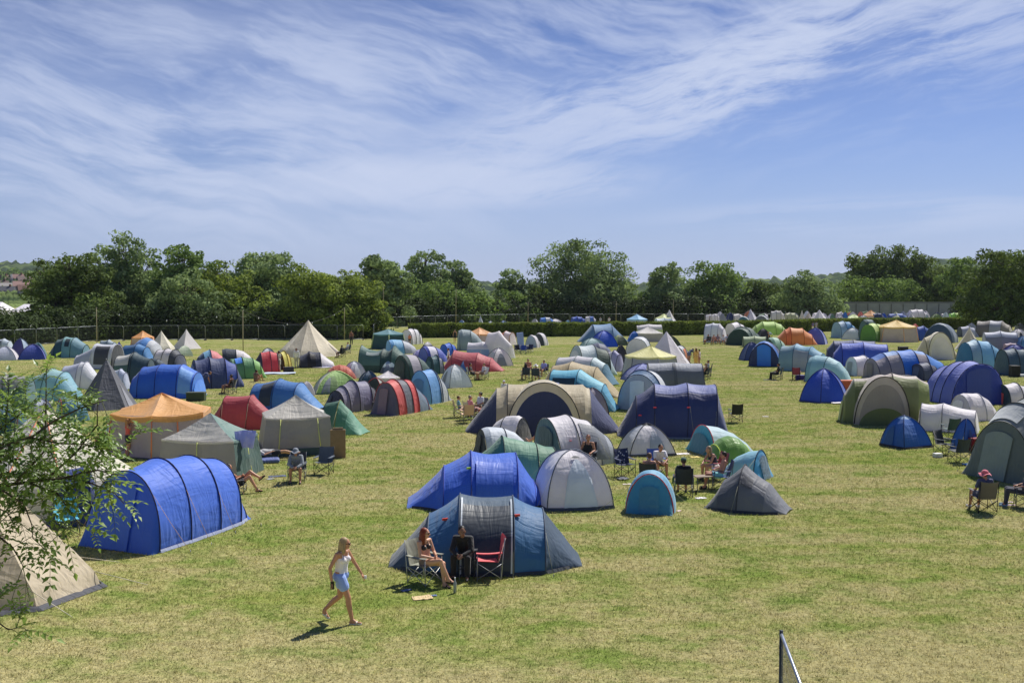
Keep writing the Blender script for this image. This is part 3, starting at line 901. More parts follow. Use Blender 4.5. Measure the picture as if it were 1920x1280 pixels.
# --- foreground, middle row A
T('large navy and mid blue twin porch tunnel tent at the front of the camp', (735, 1085, 928, 1081), 2, 'vis', .62, ['#33465e', '#2f5c8c', ('#2b3848', '#46586a', .30, .70), '#2f5c8c', '#33465e'],
  wins=[(2.06, 2.94, 112, 176, '#1f2936', 'door'), (2.03, 2.06, 100, 178, '#98a0a8', 'zip'), (2.94, 2.97, 100, 178, '#98a0a8', 'zip')], skirt='#20262e', group=GM, poles='#4a5768', tabs=('#c8402c', [(1.55, 122), (3.1, 124)]), amp=.03)  # dark door panel paints the shaded interior seen through the open doorway
T('royal blue tunnel tent with slumped left end, behind the navy foreground tent', (768, 1035, 847, 962), 4, [(0, .5, .03, 2), (.10, .6, .30, 2), (.24, .92, .72, 2.1), (.42, 1, 1, 2.2), (.73, 1, .96, 2.2), (.86, .7, .42, 2), (1, .4, .03, 2)], .72,
  [ROYAL], skirt='#20242c', group=GM, amp=.045, wins=[(3.1, 3.9, 118, 176, '#2c45b0', 'door')], poles='#2a3f9a', tabs=('#a8d040', [(2.9, 128)]))
Dm('silver white dome tent with hooded vent, right of the royal blue tunnel', (1003, 1147, 845, 958), 12, .95, ['#b9c0cc', '#b9c0cc', '#c3c9d4', '#ccd0da'], group=GM, poles='#59616e', door=(2, .26, .74, .72, '#b0b7c4'), wins=[(2, .36, .62, .74, .79, '#3c4048', 'vent')], skirt='#3a3f46', bow=.10, amp=.03, rnd=.85)
T('mid green tunnel tent behind the royal blue tent', (878, 1042, 819, 926), 8, [(0, .5, .05, 2), (.12, .8, .62, 2), (.38, 1, 1, 2.1), (.78, .98, .86, 2.2), (1, .92, .76, 2.2)], .78, [GREEN, GREEN, '#5a8a70', GREEN], group=GM, poles='#2c3a36', amp=.04)
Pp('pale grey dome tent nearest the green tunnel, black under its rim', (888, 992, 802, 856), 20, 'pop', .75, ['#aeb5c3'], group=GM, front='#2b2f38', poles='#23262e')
Pp('whitish grey dome tent with open black porch, in front of the navy and beige tent', (911, 997, 780, 838), 150, 'pop', .8, ['#bcc2cf'], group=GM, front='#2b2f38', poles='#23262e', door=(20, 160, .8, '#15171c'))  # near-black front and door colour in the shade inside the porch
T('white and grey canopy tent with a raised porch where people sit', (1004, 1153, 779, 879), 25, [(0, 1.06, .96, 2.2), (.36, 1, 1, 2.1), (.7, .93, .86, 2), (1, .74, .52, 2)], .95, ['#c6cad4', '#bcc2cd', '#8d929b'], group=GM, front='#3c5a6c', poles='#3b3f48', back='#62666e', wins=[(1.2, 2.6, 118, 172, '#5f6269', 'door')], amp=.035)  # grey door patch stands in for the shaded opening under the canopy
T('large navy and beige tent with a big arched door and long wings', (878, 1159, 717, 818), 0, [(0, .35, .03, 2), (.20, .88, .84, 2), (.27, .9, .88, 2), (.5, 1.0, .97, 2.1), (.76, .9, .88, 2), (.80, .88, .82, 2), (1, .35, .03, 2)], .55,
  ['#272b55', BEIGE, BEIGE, BEIGE, BEIGE, '#3a3c66'], group=GM, poles='#23252e', pidx=[2], bay=(.50, .47, 1.0, .95, '#b0a68c', '#23284f', .84), amp=.035, ropes=False, wins=[(2.6, 3.4, 70, 110, '#5c5f84', 'cap')])
Dm('pinkish grey dome tent tucked behind the navy and beige tent', (1075, 1140, 728, 781), 30, .9, ['#8f8494', '#8f8494', '#7c7484', '#9a92a2'], group=GM, poles='#3a3442')
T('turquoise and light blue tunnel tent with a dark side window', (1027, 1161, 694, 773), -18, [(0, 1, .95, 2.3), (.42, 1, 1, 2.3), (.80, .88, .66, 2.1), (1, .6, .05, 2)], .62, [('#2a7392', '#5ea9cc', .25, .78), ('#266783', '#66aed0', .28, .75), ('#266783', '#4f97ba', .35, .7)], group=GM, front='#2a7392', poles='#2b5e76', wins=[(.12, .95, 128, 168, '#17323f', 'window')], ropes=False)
T('tan arched tunnel tent behind the turquoise one', (1005, 1164, 679, 747), -14, [(0, .5, .04, 2), (.2, .92, .86, 2.1), (.42, 1, 1, 2.2), (.72, 1, .86, 2.1), (1, .5, .04, 2)], .6, ['#a08f68'], group=GM, poles='#5c4f3a')
T('long white and pale teal tunnel tent behind the tan one', (1040, 1160, 668, 724), -26, 'tun3', .5, [('#5c8a94', '#cfd9d6', .24, .8), ('#5c8a94', '#d2dbd8', .24, .8), ('#557f8c', '#a9bfc2', .3, .8), '#49718a'], group=GM, front='#30505a', poles='#6f8588')
T('grey white and dark green tunnel tent with a thick black hoop', (1063, 1156, 647, 706), 22, [(0, 1, .96, 2.1), (.4, .98, 1, 2.1), (.75, .9, .8, 2), (1, .6, .1, 2)], .9, ['#a5b0b4', '#37483f', '#9db2b8'], group=GM, front='#9ba6ad', poles='#23262c')
T('navy and lilac dome tent behind the green hooped tunnel', (1090, 1152, 643, 676), 10, 'loaf', .8, ['#454a6a'], group=GM, poles=None)
Dm('pale teal and white dome tent at the back of the middle row', (1084, 1141, 634, 662), 15, .9, ['#6f8f96', '#88a6a8', '#7f9ca0', '#d5d8d8'], group=GM, poles='#54707a')
Dm('bright royal blue dome tent at the back of the middle row', (1105, 1158, 620, 651), 20, 1, ['#2740b8'], group=GM, poles='#22307a')
T('steel blue tunnel tent backing on to the hedge, middle row', (1083, 1177, 607, 642), 5, 'vis2', .7, ['#4e6f96', '#5b7ba2', '#46658c'], group=GM, poles='#38506e')
Dm('small lime edged dark tent beside the royal blue dome', (1146, 1178, 628, 648), 30, .9, ['#3c4a38', '#b4c46a', '#3c4a38', '#8a9a58'], group=GM, poles=None)

# --- middle row B
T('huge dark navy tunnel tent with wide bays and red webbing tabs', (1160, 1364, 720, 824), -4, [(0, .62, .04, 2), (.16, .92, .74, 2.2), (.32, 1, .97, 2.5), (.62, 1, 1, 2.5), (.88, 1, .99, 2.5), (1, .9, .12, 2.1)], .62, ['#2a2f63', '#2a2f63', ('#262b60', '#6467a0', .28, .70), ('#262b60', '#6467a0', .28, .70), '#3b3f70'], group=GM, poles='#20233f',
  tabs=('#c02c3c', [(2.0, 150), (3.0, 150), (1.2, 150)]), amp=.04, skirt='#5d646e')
T('steel blue and pale grey tunnel tent with double hoops, behind the huge navy tent', (1160, 1262, 695, 772), 66, [(0, 1, .88, 2.2), (.22, 1.04, 1, 2.2), (.6, 1, .95, 2.2), (1, .9, .6, 2)], 1.1, ['#3f5f88', '#b7bbc2', '#5a5f78'], group=GM, front='#8e98a8', poles='#2c466a')
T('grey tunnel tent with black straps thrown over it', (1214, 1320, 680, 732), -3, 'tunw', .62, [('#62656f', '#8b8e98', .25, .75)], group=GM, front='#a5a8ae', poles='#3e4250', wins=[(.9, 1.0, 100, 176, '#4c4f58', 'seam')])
Dm('purple blue and sand dome tent left of the strapped grey tunnel', (1165, 1246, 682, 716), 10, .9, ['#4d51a0', '#4d51a0', '#5a5eac', '#b0a992'], group=GM, poles='#34387a')
cabin_tent('cabin_tent', 'grey walled cabin tent with a lime green pointed roof', (1168, 1272, 648, 708), 12, 6, .95, ['#8e9098'], '#c3cf6e', trim='#5d6067', he=.66, re=.86, group=GM)
bell_tent('tipi_tent', 'pale grey tipi rising beside the lime roofed cabin', (1204, 1294, 623, 688), 8, '#c9c3bd', hw=0, n=8, group=GM, conc=1.0, door=(5, .3, .7, .3, '#5a5a5e'), ropes=False)
T('white and steel blue tunnel tent left of the pale tipi', (1174, 1224, 631, 669), 70, 'tun2', 1.1, ['#b9bcc4', '#4e7a92'], group=GM, front='#c3c2c8', poles='#47627c')
Dm('small lime green dome between the white tunnel and the pale tipi', (1192, 1228, 641, 664), 15, 1, ['#a9c05a'], group=GM, poles='#7e9440')
cabin_tent('cabin_tent', 'light grey cabin tent at the back of the middle rows', (1188, 1244, 612, 641), 5, 4, .8, ['#8d8b8c'], '#b7b3b0', he=.58, re=.9, group=GM)
Dm('bright blue tent wing left of the light grey cabin', (1176, 1200, 621, 641), 0, 1, ['#2c5cb4'], group=GM, poles=None)
T('cream and lime awning tent just in front of the hedge', (1192, 1242, 608, 630), 0, 'tunw', .6, [('#a9b878', '#d6d8c2', .2, .8)], group=GM, front='#b8c670', poles=None)
Dm('olive green dome right of the pale tipi', (1236, 1277, 629, 652), 20, .9, ['#434f34'], group=GM, poles='#2f3826')
T('grey and orange tunnel tent near the yellow dress', (1256, 1294, 648, 680), 60, 'tun2', 1, ['#a9abb2', '#8f9198'], group=GM, front='#7a7d86', poles='#4c4f58', wins=[(.4, .9, 125, 170, '#e06a2c', 'door')])
Dm('white and dark grey dome tent with inverted U door beside the huge navy tent', (1160, 1265, 795, 857), 12, .9, ['#a6a9b1', '#a0a4ae', '#c2c5cc', '#b6b9c0'], group=GM, poles='#2a2d36', cap='#3c4048', capr=.86, door=(2, .42, .82, .66, '#8e929c'), skirt='#2d3038')
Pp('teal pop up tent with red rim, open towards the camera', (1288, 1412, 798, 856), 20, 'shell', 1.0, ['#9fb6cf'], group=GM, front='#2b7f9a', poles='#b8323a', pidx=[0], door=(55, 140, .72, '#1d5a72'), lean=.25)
T('lime green dome tent between the two red rimmed pop up tents', (1325, 1412, 818, 870), 15, 'loaf', .9, [('#5f8a34', '#b9d24a', .0, .3)], group=GM, poles='#c8dc50', pidx=[2, 6], rough=.4)
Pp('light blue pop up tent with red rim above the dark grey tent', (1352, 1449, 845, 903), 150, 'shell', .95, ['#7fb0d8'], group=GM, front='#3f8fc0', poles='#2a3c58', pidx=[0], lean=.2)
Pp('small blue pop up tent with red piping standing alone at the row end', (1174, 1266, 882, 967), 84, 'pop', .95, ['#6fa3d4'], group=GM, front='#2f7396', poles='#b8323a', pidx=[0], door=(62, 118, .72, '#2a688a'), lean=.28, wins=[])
T('dark charcoal low tent with a peaked front, nearest the right group of chairs', (1322, 1484, 873, 965), -24, [(0, .82, .04, 1.7), (.18, .95, .62, 1.7), (.44, 1, 1, 1.6), (.75, .82, .62, 1.7), (1, .45, .05, 1.7)], .78, ['#4e5059', '#4e5059', '#63656e', '#6d6f78'], group=GM, poles='#3c3e46', pidx=[2], skirt='#22242a', amp=.03, wins=[(2.1, 2.5, 118, 136, '#3b3c44', 'vent')])

# --- left-middle cluster
T('red and charcoal tunnel tent with a red window flap', (697, 803, 712, 780), 52, [(0, 1, .93, 2.2), (.22, 1.02, 1, 2.2), (.46, .98, .95, 2.2), (.64, .96, .92, 2.2), (1, .8, .5, 2)], .62, ['#d84844', '#5a5d68', '#c83c3c', '#5a6a80'], group=GM, front='#55566a', poles='#8a2c34', door=(70, 108, .82, '#6d5a68'), lean=.4, amp=.03)
T('sky blue and grey tunnel tent behind the red and charcoal one', (764, 840, 693, 759), 56, [(0, 1, .93, 2.1), (.5, 1, .95, 2.1), (.6, 1, .93, 2.1), (1, .8, .6, 2)], .8, ['#5686c0', '#8f9498', '#8f9498'], group=GM, front='#6f9fd4', poles='#2c4a78', lean=.35)
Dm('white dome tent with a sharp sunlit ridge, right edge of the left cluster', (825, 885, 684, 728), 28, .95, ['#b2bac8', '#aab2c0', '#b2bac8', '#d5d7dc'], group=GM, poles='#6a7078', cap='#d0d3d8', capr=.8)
T('long dusty red tunnel tent stretched behind the white domes', (830, 944, 657, 697), 172, [(0, .4, .05, 2), (.2, .9, .62, 2), (.42, 1, .9, 2), (.82, 1, 1, 2), (1, .7, .2, 2)], .55, ['#a8434c'], group=GM, poles='#7c2e38')
Dm('white and blue dome tent just in front of the long red tunnel', (857, 898, 672, 697), 10, .95, ['#c5cad6', '#3f62b0', '#3f62b0', '#d0d3da'], group=GM, poles='#5a6688')
Dm('white dome tent with grey door, right of the long red tunnel', (909, 961, 653, 687), 25, .9, ['#c9cdd4', '#9aa0a8', '#c9cdd4', '#c0c8d0'], group=GM, poles='#7c828c', door=(2, .2, .7, .6, '#6a6f7a'), cap='#d2d5da', capr=.7)
Pp('translucent grey dome tent under the orange roof', (857, 908, 618, 657), 10, 'pop', .85, ['#7f8c92'], group=GM, front='#7a8a90', poles='#5c686e')
cabin_tent('cabin_tent', 'cabin tent with a faded orange roof, back of the middle cluster', (872, 926, 614, 651), 0, 6, .9, ['#a39a98'], '#dd8a4c', trim='#b06a48', he=.68, re=.86, group=GM)
T('large off white canopy tent right of the faded orange roof', (905, 964, 621, 672), -35, [(0, .9, .95, 1.7), (.45, 1, 1, 1.7), (1, .7, .5, 1.7)], .7, ['#c8c4ba'], group=GM, poles=None, front='#c2beb4')
T('pale blue awning shelter in front of the off white canopy', (874, 932, 641, 671), -10, 'tunw', .6, [('#8094b4', '#cdd0d8', .2, .8)], group=GM, poles='#c8ccd4')
T('white and orange tunnel tent behind the off white canopy', (931, 968, 621, 647), 150, 'tun2', .9, ['#c8c8cc', '#c46a40'], group=GM, poles='#a0602c')
Pp('white dome tent with grey hood, left of the pair by the hedge', (985, 1013, 628, 652), 60, 'pop', 1, ['#c2c8d4'], group=GM, front='#7e8ea4', poles='#8a929e')
Pp('white dome tent with black doorway, right of the pair by the hedge', (999, 1028, 624, 648), 60, 'pop', 1, ['#c6ccd6'], group=GM, front='#343842', poles='#8a929e')  # dark front wall is the doorway's inner shade put into colour
cabin_tent('cabin_tent', 'dark teal hexagonal cabin tent with pale piping', (697, 760, 617, 655), 8, 6, .95, ['#264a4c'], '#4c7c84', trim='#8a9a58', he=.76, re=.84, group=GM)
T('white tunnel tent with two dark hoops behind the teal cabin', (751, 794, 616, 646), 55, 'tun3', .7, ['#c9cad0', '#b9bac2', '#c9cad0', '#c0c2c8'], group=GM, front='#b5b7c0', poles='#5a5c68')
T('light blue and grey dome tent in front of the teal cabin', (723, 784, 637, 664), 20, 'pop', .8, ['#5f92c4', '#6a9ccc', '#9a9ca6', '#9a9ca6', '#8a8c96'], group=GM, front='#5f92c4', poles='#38506c')
T('long dark green tunnel tent with a sagging pale roof', (671, 784, 648, 699), -12, [(0, .9, 1.0, 1.8), (.42, 1, .86, 1.9), (.62, 1, 1, 2.1), (1, .8, .5, 2)], .58, [('#2f4c46', '#4c6c66', .2, .9), '#2d4a44', '#3c5e56'], group=GM, front='#2b4540', poles='#1e2e2c', sag=.16, amp=.06, wins=[(.3, .9, 118, 132, '#8f9a92', 'window')])
T('dark green dome tent with a grey peak in the middle of the cluster', (738, 812, 665, 715), 35, 'pop', .95, ['#2c4a46', '#8a8492', '#2c4a46', '#2c4a46', '#2c4a46'], group=GM, front='#22403c', poles='#1d2626')
T('dark teal low tunnel tent right of the green and grey dome', (796, 836, 666, 702), 40, 'tun2', .8, ['#28505c', '#62687a'], group=GM, front='#244650', poles='#1c3038')
T('purple and white striped dome tent among the middle cluster', (784, 840, 649, 680), 30, 'pop', .9, ['#4444a4', '#b4b0c4', '#4444a4', '#4444a4', '#3c3c98'], group=GM, front='#4a52a8', poles='#2c2c6a')
T('bright blue tunnel tent behind the purple striped dome', (825, 860, 643, 667), 40, 'tun2', .8, ['#2a50bc', '#2a50bc'], group=GM, poles='#1c3070')
Dm('small white and black dome tent at the back of the middle cluster', (789, 814, 641, 658), 20, 1, ['#c9cacc', '#2c2e36', '#2c2e36', '#d0d1d2'], group=GM, poles=None, cap='#cfd0d2')
Dm('small lilac dome between the purple and the dark green tents', (770, 806, 655, 678), 10, 1, ['#6c64a0'], group=GM, poles=None)
Dm('small pale blue dome tent with dark base in front of the sagging green tunnel', (711, 747, 677, 700), 12, 1, ['#3c4456', '#3c4456', '#4a5266', '#a9b8cc'], cap='#a9bcd2', capr=.35, group=GM, poles=None)
Dm('dark navy and blue low dome beside the lime dome', (672, 710, 696, 720), 18, .9, ['#2c4666', '#2c4666', '#2c4666', '#4c78b0'], group=GM, poles='#22364e')
cabin_tent('cabin_tent', 'little white square cabin tent behind the red charcoal tunnel', (703, 754, 695, 727), 18, 4, .9, ['#a8a6a6'], '#cfcdca', he=.6, re=.8, group=GM)
Dm('olive and grey tent with red trim left of the little white cabin', (681, 730, 709, 748), -20, .8, ['#3c4438', '#4a5044', '#3c4438', '#8a928c'], group=GM, poles='#a83c3c')
T('charcoal and lavender dome tent with a tied back porch', (603, 708, 714, 775), 38, [(0, .96, .68, 2), (.16, 1, .84, 2), (.42, 1.02, 1, 2.1), (.8, .95, .93, 2.1), (1, .85, .7, 2)], .8, ['#7d788c', '#7d788c', '#74708a', '#3c3a46'], group=GM, front='#38384c', poles='#22222c', door=(30, 80, .8, '#1d1c26'), lean=.4)
Dm('lime green and grey dome tent with a cream top panel', (588, 679, 696, 740), 14, .85, ['#8fb060', '#8c8e98', '#86a85c', '#c6d68a'], group=GM, poles='#c8d890', skirt='#2c4a3c', wins=[(2, .1, .3, .05, .6, '#6a6e78')])
T('orange red and black low dome behind the lime dome', (609, 668, 684, 712), 12, 'loaf', .8, ['#30323a', '#9c3c24', '#a8442a', '#a8442a', '#b04a2c', '#a8442a', '#8c3820', '#8c3820'], group=GM, poles=None)
Dm('white and grey dome tent right of the orange red dome', (641, 687, 678, 710), 30, .9, ['#c2c6d0', '#aeb2c0', '#a2a6b4', '#c8cbd2'], group=GM, poles='#8c90a0')

# --- left block, right column
bell_tent('bell_tent', 'large beige canvas bell tent near the fence, dark open flap at its right', (520, 636, 602, 670), 12, '#bcb29c', hw=.10, n=10, group=GL, door=(9, .2, .8, .34, '#4a4038'), conc=1.14)  # dark door patch paints the shade behind the open flap
T('navy tunnel tent with white end in front of the beige bell tent', (561, 625, 659, 690), 12, [(0, .9, .7, 2), (.3, 1, 1, 2), (.62, 1, .93, 2), (1, .7, .3, 2)], .7, ['#2a2e44', '#272b40', '#ccd0da'], group=GL, front='#2a2e44', poles='#1b1d28', wins=[(.7, 1.5, 120, 175, '#101118', 'door')])
T('small yellow and black tunnel tent beside the beige bell tent', (519, 550, 658, 694), 50, 'tun2', .8, ['#d8b848', '#cfae42'], group=GL, front='#3a3430', poles='#8a6c20')
T('red and navy tunnel tent with a striped cloth on top', (470, 522, 659, 700), 20, [(0, .7, .4, 2), (.32, 1, .93, 2.1), (.7, 1, 1, 2.1), (1, .9, .9, 2)], .8, ['#33304a', '#c03440', '#c03440'], group=GL, front='#33304a', poles='#2c2838')
Dm('zebra striped white dome behind the red and navy tent', (486, 518, 653, 675), 10, 1, ['#b6b8c4', '#caccd4', '#b6b8c4', '#d0d1d8'], group=GL, poles='#3c3e50')
T('mid green tunnel tent with a blue flap', (430, 500, 670, 711), 20, 'tun3', .7, ['#4f7e62', '#5a8a60', '#6fa04e', '#6fa04e'], group=GL, front='#4a7460', poles='#2c4a38', wins=[(.3, .9, 100, 135, '#2c62c8', 'flap')])
T('navy dome tent with a white back half at the rear of the left block', (417, 474, 654, 680), 12, 'pop', .8, ['#2a3446', '#2a3446', '#c6c9ce', '#c6c9ce', '#c6c9ce'], group=GL, front='#1e2634', poles='#1e2634')
T('navy tent with a sky blue top and coral band', (363, 427, 656, 696), 20, 'loaf', .8, ['#243a5c', '#243a5c', '#2c4a70', '#6aa0d0', '#c8646a', '#c8646a', '#243a5c', '#243a5c'], group=GL, poles='#1c2840', pidx=[4])
T('navy tunnel tent with tall open awning hoops', (352, 456, 670, 730), 22, [(0, 1, .9, 2.1), (.3, 1.02, 1, 2.1), (.62, 1, .95, 2.1), (.86, .9, .75, 2), (1, .8, .2, 2)], .66, ['#333a68', '#3a416e', '#2c3890', '#333a68'], group=GL, front='#2c3468', poles='#1d2140', door=(50, 150, .85, '#39407a'), lean=.3)
T('deep blue tunnel tent lying low between the charcoal porch tent and the cabins', (466, 608, 711, 770), -16, [(0, .95, .82, 2), (.36, 1, 1, 2.1), (.68, .95, .88, 2.1), (1, .5, .05, 2)], .6, ['#2f5ea4', '#3a68ac', '#4a78b8'], group=GL, front='#25508c', poles='#28487c', wins=[(.42, .95, 112, 172, '#1a2434', 'door')])
T('dusty red tunnel tent behind the grey cabin tents', (381, 511, 741, 806), -9, [(0, .55, .35, 2), (.22, 1, .95, 2.2), (.68, 1, 1, 2.2), (1, .72, .5, 2)], .55, ['#9c3640', '#a83e48', '#9c3640'], group=GL, front='#8c2f3a', poles='#5c2028', lean=.3)
cabin_tent('cabin_tent', 'grey cabin tent with dark green base standing alone beside the cardboard', (485, 628, 742, 858), 15, 4, .8, ['#8c8880', '#8c8880', '#8a867f', '#3c6658'], '#a8a59c', trim=None, he=.66, re=.84, group=GL, skirt=('#28403c', .2), strap=('#b4cc4c', [(2, .22), (2, .8)]), roofcols=['#a8a59c', '#a8a59c', '#a39f96', '#b5b2aa'], amp=.06, val=.03)
T('green ridge tent attached behind the grey cabin tent', (598, 694, 751, 816), -16, [(0, .8, .9, 1.6), (.36, 1, 1, 1.6), (.6, .9, .7, 1.6), (1, .8, .03, 1.6)], .8, ['#3f6b5a', '#4c8068', '#5a9078'], group=GL, front='#3a6252', poles='#8a8c4c', pidx=[1])
cabin_tent('cabin_tent', 'grey cabin tent with green side and lilac washing on its corner', (295, 492, 776, 902), -14, 4, .72, ['#8c8880', '#8f8b84', '#86827c', '#2f5048'], '#a8a59c', he=.62, re=.86, group=GL, strap=('#b4cc4c', [(2, .5), (3, .5)]), roofcols=['#a8a59c', '#a8a59c', '#aeaba2', '#5c7c74'], amp=.06, val=.03)
cabin_tent('cabin_tent', 'large grey hexagonal cabin tent with a bright orange roof and orange seams', (203, 400, 738, 861), 6, 6, .95, ['#958f94', '#958f94', '#9a9498'], '#e58a3e', trim='#cf6a38', he=.70, re=.88, group=GL, skirt=('#3c3c40', .03), wins=[(3, .44, .47, 0, .95, '#cf6a38', 'seam_tape'), (4, .48, .51, 0, .95, '#cf6a38', 'seam_tape')], val=.09, amp=.04)
T('big royal blue four hoop tunnel tent with dark base at the left front', (157, 456, 857, 1040), 52, [(0, 1, .93, 2.1), (.30, 1.02, 1, 2.1), (.62, 1, .97, 2.1), (.88, .93, .82, 2.1), (1, .8, .35, 2)], .66, ['#3c58d0', '#3c58d0', '#3c58d0', '#3c58d0'], group=GL, front='#2846b4', poles='#22264a', skirt='#6e7390', amp=.028,
  door=(66, 112, .88, '#1f3cae'), lean=.25, ropecol='#c9a26a', trans=.3)
T('dark blue tent wing behind the teal camp chair', (88, 205, 872, 988), 20, 'vis2', .8, ['#232c66', '#28327a', '#232c66'], group=GL, poles='#1b2040', ropes=False)
bell_tent('bell_tent', 'large cream bell tent with orange trim behind the overhanging leaves', (-95, 262, 762, 985), 10, '#cfc7b2', hw=.30, n=10, group=GL, trimc='#c86a3c', conc=1.15, panels=['#c6bda6', '#c6bda6', '#cfc7b2', '#c9bfa8'], wl=.85)
bell_tent('bell_tent', 'beige canvas bell tent corner at the lower left edge of the field', (-360, 178, 812, 1172), 6, '#b3a58a', hw=.10, n=8, group=GL, conc=1.06, amp=.13, hem='#33343c', wl=.7, door=(6, .62, .66, .6, '#8f8574'))
bell_tent('tipi_tent', 'dark grey pointed tipi tent between the blue tunnel and the orange roof', (143, 258, 676, 771), 20, '#55565f', hw=0, n=6, group=GL, conc=.98, ropes=False, door=(5, .3, .7, .5, '#6a6b74'))
T('royal blue tunnel tent with an open porch beside the standing man', (240, 382, 684, 747), -6, [(0, .8, .62, 2.1), (.14, .97, .9, 2.3), (.42, 1, 1, 2.4), (.76, 1, 1, 2.4), (1, .95, .78, 2.2)], .6, ['#2a52b8', '#2a52b8', '#2c54bc', '#3a62c8'], group=GL, front='#2548a8', back='#2f6ae0', bdoor=(30, 150, .7, '#2a62d8'), poles='#1f3680', wins=[(3.1, 3.9, 110, 172, '#5f86c8', 'window')])
T('lavender white rounded tunnel tent left of the dark tipi', (109, 188, 679, 730), -8, [(0, .93, .84, 2.3), (.5, 1, .98, 2.3), (.66, 1, 1, 2.1), (1, .7, .5, 2)], .75, ['#a9abbe', '#b9bccc', '#b9bccc'], group=GL, front='#9295a8', poles='#8a8da0')
T('lavender grey tunnel tent with a dark open porch', (133, 232, 645, 692), -10, [(0, .6, .5, 2), (.45, .95, .88, 2), (.5, 1, 1, 2.4), (1, 1, .98, 2.4)], .7, ['#9a9db0', '#c2c3d0', '#b5b6c6'], group=GL, front='#8c8fa2', back='#34363e', poles='#c6c8d2', wins=[(2.15, 2.85, 115, 172, '#33343c', 'door')])  # dark door and back wall paint the shade within the open porch
Dm('small violet pointed tent peeping over the lavender porch', (212, 234, 640, 666), 20, 1, ['#4a34a0'], group=GL, poles=None, peak=.2)
T('dark blue tunnel tent at the back of the left block', (226, 292, 645, 677), -12, 'tun2', .7, ['#2a5688', '#3c6ea8'], group=GL, front='#26507c', poles='#1c3858')
T('mid blue and grey dome tent behind the dark blue tunnel', (243, 306, 633, 668), -20, 'loaf', .9, ['#3c6ab0', '#3c6ab0', '#3c6ab0', '#4a78bc', '#4a78bc', '#a6a8ac', '#a6a8ac', '#a6a8ac'], group=GL, poles=None)
cabin_tent('cabin_tent', 'small cabin tent with an orange roof by the left fence', (246, 290, 620, 648), 10, 6, .95, ['#b0a498'], '#dd8436', trim='#c07038', he=.55, re=.88, group=GL)
bell_tent('bell_tent', 'small beige bell tent right of the small orange roof', (278, 328, 621, 660), 10, '#bdb7a6', hw=.18, n=8, group=GL, ropes=False)
bell_tent('canopy_tent', 'cream pyramid shade canopy on a pole near the left fence', (323, 377, 618, 655), 5, '#c9c5b8', hw=.0, n=4, group=GL, conc=1.12, ropes=False)
Dm('pale green low tent under the cream canopy', (330, 362, 648, 668), 15, 1, ['#aeb8a0'], group=GL, poles=None)
T('white and black hooped tunnel tent in the left block', (286, 354, 654, 693), -30, 'tun3', .75, ['#cdced6', '#cdced6', '#3c404c', '#44485a'], group=GL, front='#c3c4ce', poles='#33363f')
T('dark slate tunnel tent with a see through pale awning', (211, 292, 661, 716), -8, [(0, .95, .85, 2.3), (.45, 1, .98, 2.2), (.52, 1, 1, 2.1), (1, .85, .75, 2)], .8, [('#43605c', '#b9b6ae', .25, .8), '#2c4552', '#2c4552'], group=GL, front='#3b5450', poles='#1e2c34')
T('small slate dome tent right of the see through awning', (272, 320, 672, 704), -15, 'pop', .9, ['#2f4150'], group=GL, front='#2a3a48', poles='#1e2a34')
T('grey and teal tent with a silver roof at the far left edge', (-40, 68, 704, 770), 5, 'tunw', .7, [('#4a6a72', '#8d8a8a', .18, .82)], group=GL, front='#4a6a72', poles='#5a5c60')
T('pale teal dome tent behind the tall leaf shoot', (42, 154, 692, 752), -22, [(0, .85, .7, 2), (.4, 1, 1, 2), (.7, 1, .9, 2), (1, .6, .3, 2)], .7, ['#7ea4a8', '#8fb4b6', '#6f9cae'], group=GL, front='#5d8890', poles='#3c5c66')
T('teal dome tent with an orange red hoop behind the leaves', (103, 168, 745, 793), 25, 'pop', .9, ['#3c6a7e'], group=GL, front='#5c8c9a', poles='#b45038', pidx=[0], door=(40, 140, .8, '#5c8c9a'))
Dm('white dome tent half hidden by leaves', (55, 106, 748, 792), 20, .9, ['#b5b8c4', '#b5b8c4', '#a8acb8', '#c2c5ce'], group=GL, poles='#6a6e78')
T('dark teal tunnel tent at the left edge behind the leaves', (-60, 66, 757, 818), 10, 'tun2', .7, ['#24485c', '#2c5468'], group=GL, front='#20404f', poles='#7c3c38')
T('dark green and pale teal tunnel tent standing apart in the far left field', (86, 168, 632, 671), -4, [(0, .6, .3, 2), (.2, .92, .86, 2.1), (.42, 1, 1, 2.3), (.68, 1, .98, 2.3), (1, .8, .62, 2)], .65, ['#2c5254', '#2c5254', ('#5f8c92', '#6f9a9c', .2, .8), '#5b8090'], group=GL, front='#2c5254', poles='#24403f', wins=[(2.3, 2.8, 112, 150, '#1c2c30', 'window')])
Dm('pale lavender dome tent at the left edge, front of its group', (-20, 36, 650, 676), 12, .9, ['#b9bccc', '#b9bccc', '#a9acc0', '#c3c6d2'], group=GL, poles='#8a8c9c')
Dm('violet blue dome tent at the far left', (34, 86, 646, 675), 15, .95, ['#3c3c94', '#3c3c94', '#3c3f98', '#4a4ca4'], group=GL, poles='#2c2c6c')
Dm('blue grey dome tent behind the violet blue dome', (20, 60, 635, 668), -10, .9, ['#6b8296', '#5c7288', '#4c3c80', '#8c9cae'], group=GL, poles='#4c5c70')
T('pale grey tent with a dark window at the left edge', (-14, 30, 635, 660), 0, 'tun2', .8, ['#a3acb8', '#a3acb8'], group=GL, poles='#8a929c', wins=[(.3, .9, 125, 155, '#3a4a4c')])

